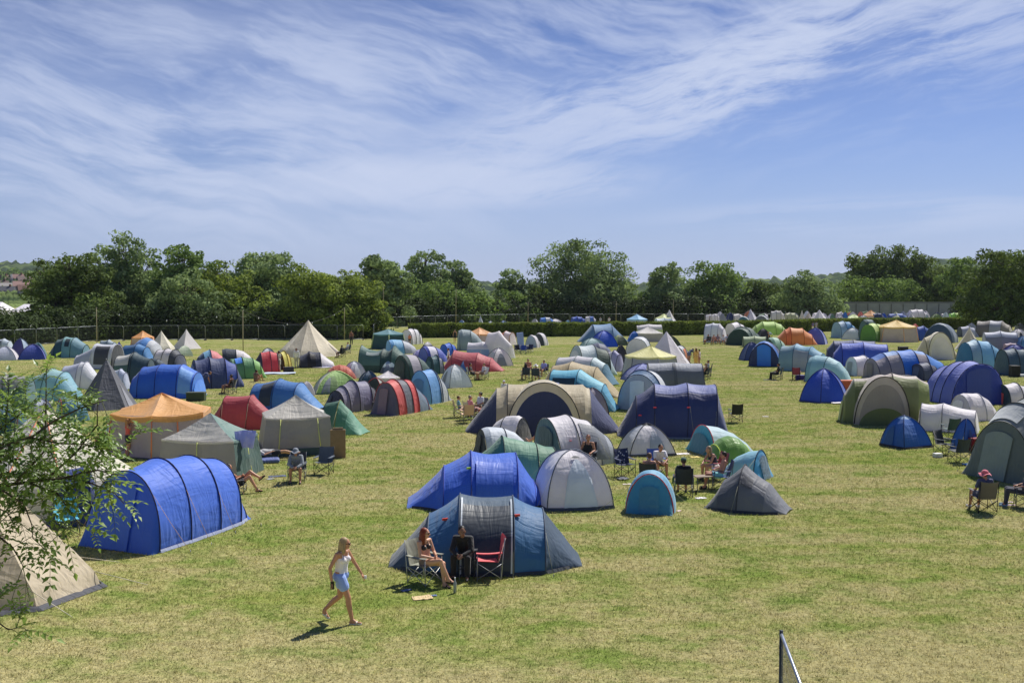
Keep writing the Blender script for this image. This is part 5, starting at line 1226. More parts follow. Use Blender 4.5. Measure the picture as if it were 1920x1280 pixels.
TR = [
 ('broad dark oak at the left end of the tree belt', 146, [(125, 545, 58, 50), (88, 560, 36, 48), (160, 520, 40, 42), (80, 515, 26, 28), (130, 500, 30, 28), (190, 580, 50, 40), (120, 596, 70, 34)], L_OAK, 15000, .40),
 ('tallest round topped ash tree of the left belt', 156, [(235, 472, 38, 36), (200, 498, 42, 34), (270, 498, 40, 36), (240, 535, 62, 45), (200, 560, 45, 42), (280, 560, 50, 45), (240, 595, 60, 35)], L_ASH, 15000, .42),
 ('dark olive tree just right of the tallest ash', 152, [(345, 492, 38, 28), (372, 515, 40, 34), (318, 515, 36, 38), (350, 550, 60, 42)], L_MID, 9000, .42),
 ('bushy pale green willow low in the left belt', 142, [(352, 548, 46, 44), (318, 580, 46, 36), (388, 585, 50, 36), (350, 605, 60, 30)], L_ASH, 10000, .36),
 ('yellow green maple between the willow and the next ash', 148, [(425, 520, 40, 38), (410, 560, 52, 44), (450, 580, 52, 40), (425, 605, 60, 26)], L_YEL, 9500, .38),
 ('tall domed ash with open crown left of the big maple', 155, [(498, 498, 46, 30), (466, 510, 34, 34), (528, 520, 36, 34), (495, 548, 62, 44), (500, 590, 50, 36)], L_ASH, 11000, .42),
 ('large olive green maple with a pointed top', 142, [(580, 528, 32, 32), (585, 560, 54, 46), (560, 595, 55, 34), (610, 592, 48, 40)], L_YEL, 13000, .36),
 ('wide rounded maple at the right end of the left belt', 140, [(640, 538, 40, 34), (675, 560, 44, 42), (640, 580, 56, 44), (690, 598, 36, 34), (650, 612, 50, 22)], L_YEL, 13000, .36),
 ('domed ash tree behind the end of the left fence', 190, [(716, 508, 38, 26), (742, 532, 28, 30), (706, 545, 36, 36), (730, 580, 40, 34)], L_ASH, 9500, .5),
 ('slender open ash standing high left of the gap', 214, [(799, 490, 28, 21), (782, 515, 26, 26), (815, 520, 26, 26), (798, 550, 40, 36)], L_ASH, 6500, .5),
 ('twin stemmed ash right of the slender one', 218, [(848, 508, 24, 24), (872, 530, 24, 26), (850, 545, 36, 34), (880, 570, 30, 30)], L_ASH, 6500, .5),
 ('low oak in front of the slender ashes', 205, [(780, 560, 44, 34), (820, 565, 44, 34), (800, 590, 70, 26)], L_MID, 8000, .46),
 ('spreading thorn at the right of the slender ashes', 205, [(875, 575, 46, 30), (918, 585, 34, 26), (850, 592, 50, 22)], L_MID, 7000, .46),
 ('small wispy tree left of the biggest ash', 222, [(962, 528, 24, 20), (945, 545, 22, 22), (978, 545, 20, 18), (962, 570, 30, 30)], L_ASH, 4500, .48),
 ('rounded bush tree at the foot of the wispy tree', 214, [(965, 570, 30, 26), (950, 590, 34, 20), (990, 588, 30, 22)], L_MID, 5000, .46),
 ('biggest spreading ash tree in the middle of the far belt', 224, [(1062, 480, 36, 26), (1102, 478, 40, 26), (1142, 500, 34, 28), (1028, 500, 32, 24), (1165, 520, 28, 26), (1090, 515, 50, 30), (1048, 540, 46, 34), (1120, 548, 56, 36), (1165, 555, 30, 34), (1085, 580, 60, 30)], L_ASH, 19000, .5),
 ('brown green bush tree under the left side of the biggest ash', 216, [(1020, 570, 36, 28), (1045, 590, 44, 20), (1000, 590, 36, 20)], L_OAK, 6000, .46),
 ('scrubby bare topped bush in the gap right of the biggest ash', 218, [(1200, 575, 34, 22), (1180, 588, 30, 18), (1222, 590, 26, 18)], L_MID, 4500, .46),
 ('upright ash tree right of the gap', 220, [(1252, 518, 28, 22), (1238, 540, 26, 24), (1272, 545, 26, 26), (1250, 570, 38, 30)], L_ASH, 8000, .5),
 ('broad domed ash tree right of the upright one', 222, [(1318, 515, 30, 22), (1352, 518, 36, 22), (1378, 540, 26, 26), (1335, 548, 48, 30), (1345, 578, 60, 26)], L_MID, 12000, .5),
 ('low dark oak right of the domed ash', 222, [(1432, 545, 34, 18), (1460, 552, 26, 18), (1430, 568, 44, 24), (1440, 588, 44, 16)], L_OAK, 8000, .48),
 ('silvery green willow in front of the steel fence end', 210, [(1508, 532, 30, 22), (1490, 548, 32, 24), (1535, 550, 34, 24), (1512, 575, 56, 26), (1560, 578, 30, 20)], L_ASH, 9500, .46),
 ('tall grey green tree with a dark topmost crown behind the steel fence', 246, [(1622, 492, 32, 20), (1660, 482, 30, 20), (1700, 488, 34, 24), (1735, 510, 30, 28), (1640, 520, 46, 32), (1700, 525, 48, 34), (1600, 548, 34, 20)], L_OAK, 14000, .52),
 ('dense dark tree directly behind the left part of the steel fence', 238, [(1610, 545, 38, 22), (1660, 548, 50, 24), (1700, 552, 44, 22)], L_MID, 9000, .48),
 ('rounded tree behind the right part of the steel fence', 240, [(1760, 530, 40, 28), (1745, 552, 44, 22), (1800, 545, 36, 28)], L_OAK, 9000, .5),
 ('smaller tree peeping left of the huge dark tree', 226, [(1802, 502, 24, 18), (1790, 530, 30, 28), (1822, 540, 28, 40)], L_MID, 6000, .5),
 ('huge dark tree filling the right edge above the tents', 160, [(1880, 495, 44, 30), (1925, 505, 45, 38), (1850, 535, 40, 40), (1900, 550, 60, 44), (1865, 580, 58, 32), (1940, 580, 50, 34)], L_OAK, 24000, .36),
]
for (lab, Y, lobes, mat, n, lf) in TR:
    tree(lab, Y, lobes, mat, int(n * 1.5), lf * .92, dens=.30)
# scrub under the trees: one mass nobody could count, shade put into its leaf colour
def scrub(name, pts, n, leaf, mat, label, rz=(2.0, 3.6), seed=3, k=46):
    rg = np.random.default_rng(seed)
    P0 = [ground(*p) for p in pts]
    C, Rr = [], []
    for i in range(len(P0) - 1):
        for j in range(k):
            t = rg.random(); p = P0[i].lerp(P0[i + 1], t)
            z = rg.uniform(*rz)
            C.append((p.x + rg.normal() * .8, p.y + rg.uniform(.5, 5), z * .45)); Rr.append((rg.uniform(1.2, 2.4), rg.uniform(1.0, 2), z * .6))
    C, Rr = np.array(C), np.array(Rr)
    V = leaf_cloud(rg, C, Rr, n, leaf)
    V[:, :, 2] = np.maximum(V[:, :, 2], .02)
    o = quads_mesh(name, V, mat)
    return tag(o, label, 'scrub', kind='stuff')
scrub('undergrowth', [(-140, 659), (0, 649), (100, 642), (195, 636), (330, 635.5), (480, 634.5), (600, 634), (705, 634)], 60000, .34, L_SCRUB_SHADE, 'dark scrub growing under the left belt of trees', (2.2, 4.6), 3, 60)
scrub('undergrowth', [(722, 612), (850, 607.5), (980, 605), (1120, 604), (1260, 604), (1400, 604), (1570, 603.5)], 60000, .42, L_SCRUB_SHADE, 'scrub growing under the far belt of trees', (3.0, 5.6), 4, 60)
scrub('undergrowth', [(1816, 607), (1880, 612), (1990, 614)], 14000, .36, L_SCRUB_SHADE, 'dark scrub under the huge tree at the right edge', (3.0, 5.5), 6, 30)

# clipped field hedge
hp = [ground(768, 633.5), ground(960, 631.5), ground(1240, 629), ground(1440, 625), ground(1600, 619.5), ground(1760, 618), ground(1835, 618)]
rg = np.random.default_rng(9)
hroot = empty('hedge', hp[0], 0, 'long clipped green hedge dividing the camp from the far field', 'hedge')
Vs = []; mi_ = MB()
for a, b in zip(hp[:-1], hp[1:]):
    d = (b - a); Ln = d.length; d.normalize(); nn = Vector((-d.y, d.x, 0))
    hh, dd = 1.85, 1.9
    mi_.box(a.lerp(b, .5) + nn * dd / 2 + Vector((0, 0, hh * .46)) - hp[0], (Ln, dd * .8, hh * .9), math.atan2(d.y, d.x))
    n = int(Ln * 520)
    u = rg.random(n) * Ln; face = rg.random(n)
    z = np.where(face < .55, rg.random(n) * hh, hh); w = np.where(face < .55, 0.0, rg.random(n) * dd)
    wob = np.array([nz3(x_ * .8, 2.2, float(a.x) * .1) * .30 for x_ in u])
    z = z + np.where(face < .55, 0, wob) + rg.normal(size=n) * .05
    w = w + np.where(face < .55, wob * 1.2, 0) + rg.normal(size=n) * .07
    c = np.array(a)[None] + u[:, None] * np.array(d)[None] + w[:, None] * np.array(nn)[None]; c[:, 2] = z
    nrm = np.where(face[:, None] < .55, -np.array(nn)[None], np.array([[0, 0, 1.]])) + rg.normal(size=(n, 3)) * .7
    nrm /= np.linalg.norm(nrm, axis=1)[:, None]
    t = np.cross(nrm, rg.normal(size=(n, 3))); t /= np.linalg.norm(t, axis=1)[:, None]; bb = np.cross(nrm, t)
    s = .13 * (.6 + rg.random(n))[:, None]
    Vs.append(np.stack([c - t * s, c + bb * s * .7, c + t * s, c - bb * s * .7], 1))
    # loose shoots sticking up
    n2 = int(Ln * 26); u = rg.random(n2) * Ln; w = rg.random(n2) * dd; hz = .1 + .22 * rg.random(n2)
    c = np.array(a)[None] + u[:, None] * np.array(d)[None] + w[:, None] * np.array(nn)[None]; c[:, 2] = hh
    tip = c + np.stack([rg.normal(size=n2) * .06, rg.normal(size=n2) * .06, hz], 1)
    off = np.array([.05, 0, 0])
    Vs.append(np.stack([c - off, c + off, tip + off * .6, tip - off * .6], 1))
quads_mesh('leaves', np.concatenate(Vs) - np.array(hp[0]), L_HEDGE, hroot)
mi_.build('inner_core', plain('hedge_inside', '#1b2112', .9), hroot)  # solid dark box filling the hedge behind its leaf layer

# hills with woods and fields
m_, ns_, l_ = new_mat('hill_woods')
ge = N(ns_, 'ShaderNodeNewGeometry')
n1 = N(ns_, 'ShaderNodeTexNoise', Scale=.006, Detail=6.0, Roughness=.65); l_.new(ge.outputs['Position'], n1.inputs['Vector'])
cr = N(ns_, 'ShaderNodeValToRGB'); e = cr.color_ramp.elements
e[0].position = .40; e[0].color = lin('#2c3b28'); e[1].position = .62; e[1].color = lin('#6f7f4c')
e2 = e.new(.52); e2.color = lin('#3a4a2e')
l_.new(n1.outputs[0], cr.inputs[0])
n2 = N(ns_, 'ShaderNodeTexNoise', Scale=.08, Detail=4.0); l_.new(ge.outputs['Position'], n2.inputs['Vector'])
bp = N(ns_, 'ShaderNodeBump', Strength=1.0, Distance=8.0); l_.new(n2.outputs[0], bp.inputs['Height'])
df = N(ns_, 'ShaderNodeBsdfDiffuse'); l_.new(cr.outputs[0], df.inputs[0]); l_.new(bp.outputs[0], df.inputs['Normal'])
o_ = N(ns_, 'ShaderNodeOutputMaterial'); l_.new(df.outputs[0], o_.inputs[0])
M_HILL = m_
def hill(name, prof, Y, Y0, seed, tree_h):
    xs = np.linspace(prof[0][0], prof[-1][0], 420)
    yv = np.interp(xs, [p[0] for p in prof], [p[1] for p in prof])
    rows = 16
    G = np.zeros((len(xs), rows, 3))
    for i, (px, py) in enumerate(zip(xs, yv)):
        top = at_depth(px, py, Y)
        for j in range(rows):
            t = j / (rows - 2) if j < rows - 1 else 1.25
            yy = Y0 + (Y - Y0) * t
            z = (top.z) * (math.sin(min(t, 1) * math.pi / 2) ** 1.2) * (1 if t <= 1 else .8)
            z += tree_h * (abs(nz3(px * .09 + seed, t * 6, 1)) + .6 * nz3(px * .35, t * 9, seed)) * min(1, t * 1.5)
            G[i, j] = (top.x * yy / Y, yy, max(z, -6))
    mb = MB(); mb.grid(G); return tag(mb.build(name, M_HILL), kind='structure')
hill('hills', [(-700, 505), (-200, 502), (60, 500), (200, 512), (500, 522), (700, 528), (900, 533), (960, 536), (1200, 538), (1370, 531), (1420, 527), (1480, 531), (1560, 521), (1640, 512), (1700, 500), (1762, 492), (1800, 496), (1860, 505), (2000, 500), (2300, 505), (2700, 500)], 2600, 900, 4.0, 16)
hill('hillside', [(-500, 512), (-100, 522), (0, 518), (80, 521), (180, 530), (300, 542), (380, 556)], 900, 420, 8.0, 8)

# houses scattered on the hillside at the far left
HOUSES = [(6, 524, '#c9b3a6', '#9a7c74'), (18, 529, '#cdbfb0', '#8c746c'), (34, 523, '#c8b0a4', '#a08078'), (46, 527, '#d0c4ba', '#6c5c58'), (2, 536, '#bcb0a8', '#7c6c66'), (26, 541, '#d6d2cc', '#8a8684'), (40, 538, '#c6a498', '#9c7c74'),
          (12, 548, '#d0ccc6', '#5c5c62'), (50, 546, '#b9a8a0', '#6c5048')]
HW = ['pale pink house with a red roof, upper left of the hillside', 'cream house with a brown roof, second row of the hillside', 'pink house with a bright red roof at the top of the hillside', 'off white house with a grey roof beside the oak tree',
      'grey house at the very left edge of the picture', 'long white shed with a pale roof on the hillside', 'salmon house with a rust red roof on the hillside', 'white house with a slate roof low on the hillside', 'small tan house low on the hillside beside the oak']
for i, (px, py, wc, rc) in enumerate(HOUSES):
    Y = 700 - i * 22; c = at_depth(px, py + 4, Y)
    w, d, h = (8, 6, 4) if i != 5 else (18, 8, 4)
    r_ = empty('house', (c.x, c.y, c.z - h * .6), R(10 + i * 23 % 40), HW[i], 'house', 'houses on the far hillside')
    m = MB(); m.box((0, 0, h / 2 - 4), (w, d, h + 8)); m.build('wall', plain('render_' + wc, wc, .9), r_)
    m = MB(); m.add([(-w / 2 - .4, -d / 2 - .4, h), (w / 2 + .4, -d / 2 - .4, h), (w / 2 + .4, d / 2 + .4, h), (-w / 2 - .4, d / 2 + .4, h), (-w / 2 - .4, 0, h + 3), (w / 2 + .4, 0, h + 3)],
                    [(0, 1, 5, 4), (2, 3, 4, 5), (0, 4, 3), (1, 2, 5), (0, 3, 2, 1)], 0, False); ro = m.build('roof', plain('roof_' + rc, rc, .8), r_)
    m = MB(); m.box((w * .25, 0, h + 3), (.9, .9, 2)); m.build('chimney', plain('brick', '#7c5244', .9), ro)
    for q in (-.3, 0, .3):
        for zz in (1.4, 3.9):
            m = MB(); m.box((w * q, -d / 2 - .02, zz), (1.1, .1, 1.2)); m.build('window', plain('dark_glass', '#2c3238', .2), r_)
# bigger tree heads on the hillside break up the roofs
rg = np.random.default_rng(77)
C = []; Rr = []
for i in range(260):
    px = rg.uniform(-60, 200); py = rg.uniform(512, 566); Y = 860 - (py - 512) * 6.5
    c = at_depth(px, py, Y); C.append((c.x, c.y, c.z)); Rr.append((rg.uniform(4, 8), 5, rg.uniform(3, 5)))
tag(quads_mesh('far_woodland', leaf_cloud(rg, np.array(C), np.array(Rr), 26000, 2.2), L_MID), 'woodland and garden trees spread over the far hillside', 'woodland', kind='stuff')

# ------------------------------------------------------------------ the ash tree whose branches hang in at the left
AT = empty('ash_tree', (-9.2, 5.2, 0), 0, 'leafy ash branches reaching in from the left, close to the camera', 'tree')
AO = Vector(AT.location)
L_NEAR = leaf_mat('ash_leaflets', '#3a582c', '#9ab860', .45, 1.2, .38)
mt = MB()
mt.tube([AO * 0 + Vector((0, 0, -.2)), Vector((.1, .1, 2.5)), Vector((.2, .3, 5)), Vector((.1, .5, 8))], [.26, .21, .17, .1], 10)
mt.build('trunk', BARK, AT)
rg = np.random.default_rng(21)
rr_ = random.Random(5)
twigs = []   # (points, start radius)
def bpx(pts, D):
    out = []
    for k, p in enumerate(pts):
        out.append(at_depth(p[0], p[1], D + (p[2] if len(p) > 2 else 0)) - AO)
    return out
MAIN = [
 ([(-520, 1010, 0), (-240, 960), (-90, 926), (0, 910), (60, 902), (120, 893), (180, 884), (232, 893)], 7.6, .022),
 ([(-520, 1010, 0), (-260, 900), (-90, 850), (0, 838), (55, 820), (100, 790), (150, 765), (196, 752)], 7.3, .018),
 ([(-520, 1010, 0), (-240, 880), (-80, 830), (0, 805), (40, 775), (70, 745)], 8.0, .016),
 ([(-300, 930), (-60, 985), (-10, 1000), (20, 1030), (45, 1062)], 7.4, .014),
 ([(-300, 1090), (-60, 1150), (-10, 1165), (12, 1180), (38, 1172)], 7.0, .010),
 ([(30, 905), (78, 850), (84, 780), (88, 720), (89, 686)], 7.5, .010),
 ([(-10, 905), (10, 830), (18, 770), (22, 712)], 7.7, .010),
 ([(90, 893), (140, 850), (175, 800), (185, 762), (188, 748)], 7.4, .009),
 ([(110, 893), (170, 905), (215, 925), (232, 945)], 7.6, .009),
 ([(60, 903), (105, 925), (140, 960), (150, 985)], 7.5, .009) ,
 ([(0, 910), (40, 945), (55, 985), (60, 1010)], 7.3, .009),
 ([(-60, 860), (-20, 760), (5, 735)], 7.8, .010),
 ([(150, 885), (200, 860), (238, 838)], 7.7, .008),
 ([(-100, 930), (-30, 940), (20, 960), (30, 1000)], 7.6, .010),
 ([(60, 820), (110, 830), (160, 832), (205, 845)], 7.35, .009),
 ([(-20, 840), (30, 870), (80, 880), (120, 860)], 7.9, .009),
]
VL = []
def leaflet(base, d, up, L, Wd):
    """one pointed leaflet, folded along its midrib"""
    s = d.cross(up); s.normalize(); n = s.cross(d)
    dr = -n * L * .10
    p = [base, base + d * L * .35 + s * Wd + dr * .0 + n * Wd * .25, base + d * L + dr, base + d * L * .35 - s * Wd + n * Wd * .25]
    m1 = base + d * L * .4
    VL.append([p[0], p[1], p[2], m1]); VL.append([p[0], m1, p[2], p[3]])
mbb = MB()
def compound(base, d, size):
    up = Vector((rr_.uniform(-.4, .4), rr_.uniform(-.4, .4), 1)).normalized()
    k = 4
    pts = []
    for i in range(k + 1):
        t = (i + .6) / (k + .6)
        p = base + d * size * t + Vector((0, 0, -.28 * size * t * t)); pts.append(p)
        if i < k:
            for sgn in (1, -1):
                s = d.cross(up).normalized() * sgn
                dd = (d * .55 + s * .85 + Vector((0, 0, rr_.uniform(-.35, .05)))).normalized()
                leaflet(p, dd, up, size * .34 * (1 - abs(t - .5) * .4), size * .085 * rr_.uniform(.85, 1.25))
        else: leaflet(p, (d + Vector((0, 0, -.4))).normalized(), up, size * .38, size * .09)
    mbb.tube([base, pts[2], pts[-1]], [.0022, .0018, .001], 3, cap=False)
for bi, (pts, D, r0) in enumerate(MAIN):
    P3 = bpx(pts, D)
    jit = [p + Vector((rr_.uniform(-.01, .01), rr_.uniform(-.05, .05), rr_.uniform(-.01, .01))) for p in P3]
    m = MB(); m.tube(jit, [max(.003, r0 * (1 - .8 * i / (len(jit) - 1))) for i in range(len(jit))], 7)
    m.build('branch', BARK, AT)
    for i in range(len(jit) - 1):
        a, b = jit[i], jit[i + 1]
        if (a + AO).x < -(a + AO).y * .75: continue
        seg = (b - a); ln = seg.length
        for q in range(max(1, int(ln / (.034 if (a + AO).x < -3.3 * (a + AO).y / 7.5 else .062)))):
            if rr_.random() < .1: continue
            p = a.lerp(b, rr_.random())
            d = Vector((rr_.gauss(0, 1), rr_.gauss(0, .8), rr_.gauss(.15, .8))).normalized()
            d = (d + seg.normalized() * .6).normalized()
            if rr_.random() < .55:
                L = rr_.uniform(.10, .34); e = p + d * L + Vector((0, 0, -.04))
                mbb.tube([p, p.lerp(e, .5) + Vector((0, 0, .01)), e], [.0035, .0028, .0016], 4, cap=False)
                for w in range(rr_.choice((2, 3, 4))):
                    d2 = (d + Vector((rr_.gauss(0, .8), rr_.gauss(0, .8), rr_.gauss(0, .7)))).normalized()
                    compound(p.lerp(e, rr_.uniform(.4, 1)), d2, rr_.uniform(.13, .22))
            else: compound(p, d, rr_.uniform(.13, .22))
for q in VL: mbb.add([tuple(v) for v in q], [(0, 1, 2, 3)], 1, False)
mbb.build('foliage', [plain('green_twig', '#5c6238', .7), L_NEAR], AT)
# ------------------------------------------------------------------ fences, poles, string lights, steel wall
M_GALV = plain('galvanised_tube', '#8d9298', .42, .75)
M_DGALV = plain('galvanised_tube_dull', '#6f747a', .5, .6)
def wire_mesh_mat(name, du, dv, wire, col, a=None):
    m, ns, l = new_mat(name)
    tc = N(ns, 'ShaderNodeTexCoord'); sp = N(ns, 'ShaderNodeSeparateXYZ'); l.new(tc.outputs['Object'], sp.inputs[0])
    def line(o, per):
        f = N(ns, 'ShaderNodeMath', operation='FRACT'); d = N(ns, 'ShaderNodeMath', operation='DIVIDE'); d.inputs[1].default_value = per
        l.new(o, d.inputs[0]); l.new(d.outputs[0], f.inputs[0])
        c = N(ns, 'ShaderNodeMath', operation='LESS_THAN'); c.inputs[1].default_value = wire / per; l.new(f.outputs[0], c.inputs[0]); return c.outputs[0]
    mx = N(ns, 'ShaderNodeMath', operation='MAXIMUM'); l.new(line(sp.outputs[0], du), mx.inputs[0]); l.new(line(sp.outputs[2], dv), mx.inputs[1])
    tr = N(ns, 'ShaderNodeBsdfTransparent'); pr = N(ns, 'ShaderNodeBsdfPrincipled', Roughness=.5); pr.inputs['Base Color'].default_value = lin(col)
    ms = N(ns, 'ShaderNodeMixShader'); l.new(mx.outputs[0], ms.inputs[0]); l.new(tr.outputs[0], ms.inputs[1]); l.new(pr.outputs[0], ms.inputs[2])
    o = N(ns, 'ShaderNodeOutputMaterial'); l.new(ms.outputs[0], o.inputs[0]); return m
M_WIRE = wire_mesh_mat('welded_wire', .10, .30, .014, '#3c4442')
M_WIRE2 = wire_mesh_mat('welded_wire_near', .038, .20, .004, '#8d9298')

def panel_proto(w=3.45, h=2.0):
    r = bpy.data.objects.new('mesh_fence_panel', None); link(r)
    m = MB(); rd = .19
    pts = [(-w / 2, 0, .08), (-w / 2, 0, h - rd), (-w / 2 + rd * .3, 0, h - rd * .3), (-w / 2 + rd, 0, h), (w / 2 - rd, 0, h), (w / 2 - rd * .3, 0, h - rd * .3), (w / 2, 0, h - rd), (w / 2, 0, .08)]
    m.tube(pts, .024, 6); m.tube([(-w / 2, 0, .14), (w / 2, 0, .14)], .018, 6); m.build('frame', M_GALV, r)
    m = MB(); m.add([(-w / 2, 0, .16), (w / 2, 0, .16), (w / 2, 0, h - .02), (-w / 2, 0, h - .02)], [(0, 1, 2, 3)], 0, False); m.build('wire_mesh', M_WIRE, r)
    for s in (-1, 1):
        m = MB(); m.box((s * w / 2, 0, .06), (.22, .62, .12), bev=.03); m.build('foot_block', plain('rubber_block', '#4c4c4a', .8), r)
    return r
proto = panel_proto(); used = False
lineL = [ground(-70, 660), ground(0, 652), ground(100, 645), ground(195, 639), ground(330, 638), ground(480, 637.5), ground(700, 637)]
lineM = [ground(700, 637), ground(717, 617)]
lineR = [ground(719, 616), ground(850, 610.5), ground(980, 607.5), ground(1260, 606.5), ground(1580, 606)]
pn = 0
for ln, what, grp in ((lineL, 'mesh fence panel of the left boundary, counting from the left edge', 'left boundary fence panels'), (lineM, 'mesh fence panel in the short return at the end of the left boundary', 'return fence panels'),
                      (lineR, 'mesh fence panel of the far boundary, counting from the left', 'far boundary fence panels')):
    seg = []; total = 0
    for a, b in zip(ln[:-1], ln[1:]): seg.append((total, a, b)); total += (b - a).length
    step = 3.5; n = int(total / step)
    if ln is lineM: n = min(n, 5)
    for i in range(n):
        s = (i + .5) * step
        for (t0, a, b) in seg:
            if t0 <= s <= t0 + (b - a).length: break
        p = a.lerp(b, (s - t0) / (b - a).length); d = b - a; rz = math.atan2(d.y, d.x)
        lab = ORD[i] + ' ' + what if i < 30 else ORD[(i - 30) % 30] + ' beyond the thirtieth, ' + what
        if not used:
            proto.location = p; proto.rotation_euler = (0, 0, rz); tag(proto, lab, 'fence panel', grp); used = True
        else: copy_thing(proto, p, rz, lab, grp)

# fence corner close to the camera, lower right
c0 = at_depth(1465, 1181, 12.6); c0 = Vector((c0.x, c0.y, 0)); topz = at_depth(1465, 1181, 12.6).z
c1 = at_depth(1510, 1288, 10.6)
e = Vector((c1.x, c1.y, 0)); d = (e - c0).normalized(); Ln = 3.4
fr = empty('mesh_fence_panel', c0, math.atan2(d.y, d.x), 'galvanised mesh fence panel end poking up at the bottom right', 'fence panel', 'near fence panels')
m = MB(); m.tube([(0, 0, .1), (0, 0, topz)], .024, 12); m.build('post', plain('galvanised_post_dark', '#3f464a', .45, .5), fr)
m = MB(); m.tube([(0, 0, topz - .05), (.12, 0, topz - .045), (Ln, 0, topz - .05)], .021, 12); m.build('top_rail', plain('galvanised_near', '#9aa1ad', .38, .7), fr)
m = MB(); m.tube([(Ln, 0, .1), (Ln, 0, topz)], .024, 12); m.build('post', M_GALV, fr)
m = MB(); m.tube([(0, 0, .15), (Ln, 0, .15)], .02, 8); m.build('bottom_rail', M_GALV, fr)
m = MB()
for k in range(1, 90): m.tube([(k * .038, 0, .15), (k * .038, 0, topz - .06)], .0016, 3, cap=False)
for k in range(1, 10): m.tube([(0, 0, .15 + k * .19), (Ln, 0, .15 + k * .19)], .0018, 3, cap=False)
m.build('wire_mesh', M_DGALV, fr)
m = MB(); m.box((0, 0, .06), (.25, .65, .12), bev=.03); m.build('foot_block', plain('rubber_block', '#4c4c4a', .8), fr)

# poles carrying festoon lights
PO = [(182, 576, 655), (456, 581, 664), (646, 577, 637.5), (719, 536, 617), (855, 541, 612), (990, 566, 608.5), (1155, 565, 608), (1262, 562, 608)]
POL = ['tall wooden light pole standing in the left camp', 'tall light pole left of the big beige bell tent', 'thin light pole behind the big beige bell tent', 'light pole where the two fences meet', 'light pole over the left end of the hedge',
       'light pole left of the royal blue far tent', 'light pole between the far striped tent and the blue gazebo', 'light pole just right of the far white tipi']
tops = []
for (px, pt, pb), lab in zip(PO, POL):
    g = ground(px, pb); tz = at_depth(px, pt, g.y).z
    r_ = empty('light_pole', g, 0, lab, 'pole', 'festoon light poles')
    m = MB(); m.tube([(0, 0, -.2), (0, 0, tz * .5), (.02, 0, tz)], [.06, .05, .035], 8); m.build('pole', plain('timber_pole', '#a39878', .8), r_)
    m = MB(); m.tube([(-.1, 0, tz - .06), (.1, 0, tz - .06)], .02, 5); m.build('hook', M_DGALV, r_)
    tops.append(Vector((g.x, g.y, tz - .06)))
M_BULB = plain('bulb_glass', '#dfe2e2', .15, 0, 0)
SPANS = [(at_depth(-60, 607, 118), tops[0], 'string of bulbs running off the left edge of the picture'), (tops[0], tops[1], 'string of bulbs between the two left camp poles'), (tops[1], tops[2], 'string of bulbs behind the beige bell tent'),
         (tops[2], tops[3] - Vector((0, 0, 3)), 'string of bulbs across the end of the left fence'), (tops[3] - Vector((0, 0, 4)), tops[4] - Vector((0, 0, 5)), 'string of bulbs over the start of the far fence'), (tops[4] - Vector((0, 0, 5)), tops[5], 'string of bulbs above the left part of the hedge'),
         (tops[5], tops[6], 'string of bulbs above the cluster of far blue tents'), (tops[6], tops[7], 'string of bulbs above the far blue gazebo'), (tops[7], at_depth(1560, 572, 205), 'string of bulbs running to the steel fence')]
for a, b, lab in SPANS:
    r_ = empty('string_light', a, 0, lab, 'string lights', 'festoon strings')
    n = 22; L = (b - a).length; sag = L * .055
    P_ = [(b - a) * (i / n) + Vector((0, 0, -sag * 4 * (i / n) * (1 - i / n))) for i in range(n + 1)]
    m = MB(); m.tube(P_, .018, 4); m.build('cable', plain('cable', '#3a3a38', .6), r_)
    nb_ = max(3, int(L / 6.5))
    for i in range(nb_):
        t = (i + .5) / nb_; p = (b - a) * t + Vector((0, 0, -sag * 4 * t * (1 - t)))
        m = MB(); m.ball(p - Vector((0, 0, .12)), (.06, .06, .08), 7, 5); m.tube([p, p - Vector((0, 0, .06))], .03, 5); m.build('bulb', M_BULB, r_)

# grey steel boundary wall at the far right
wa, wb = Vector((at_depth(1583, 590, 226).x, 226, 0)), Vector((at_depth(1812, 590, 226).x, 222, 0))
d = wb - wa; Ln = d.length
wz = at_depth(1700, 565.5, 224).z
wr_ = empty('boundary_wall', wa, math.atan2(d.y, d.x), 'long grey steel hoarding behind the far right tents', 'wall')
n = 11
for i in range(n):
    x0, x1 = Ln * i / n, Ln * (i + 1) / n
    m = MB(); G = np.zeros((25, 2, 3))
    for k in range(25):
        for j in range(2): G[k, j] = (x0 + (x1 - x0) * k / 24, -.04 * (k % 2), 0 if j == 0 else wz - .35)
    m.grid(G, smooth=False); m.build('steel_panel', plain('hoarding_steel', '#8b9096', .5, .15, .12, .5), wr_)
    m = MB(); m.box((x0, -.1, (wz - .5) / 2), (.12, .12, wz - .5)); m.build('post', plain('hoarding_post', '#4c5056', .6), wr_)
m = MB(); m.box((Ln / 2, -.02, wz - .2), (Ln, .2, .34)); m.build('coping', plain('hoarding_top', '#6c7076', .6), wr_)

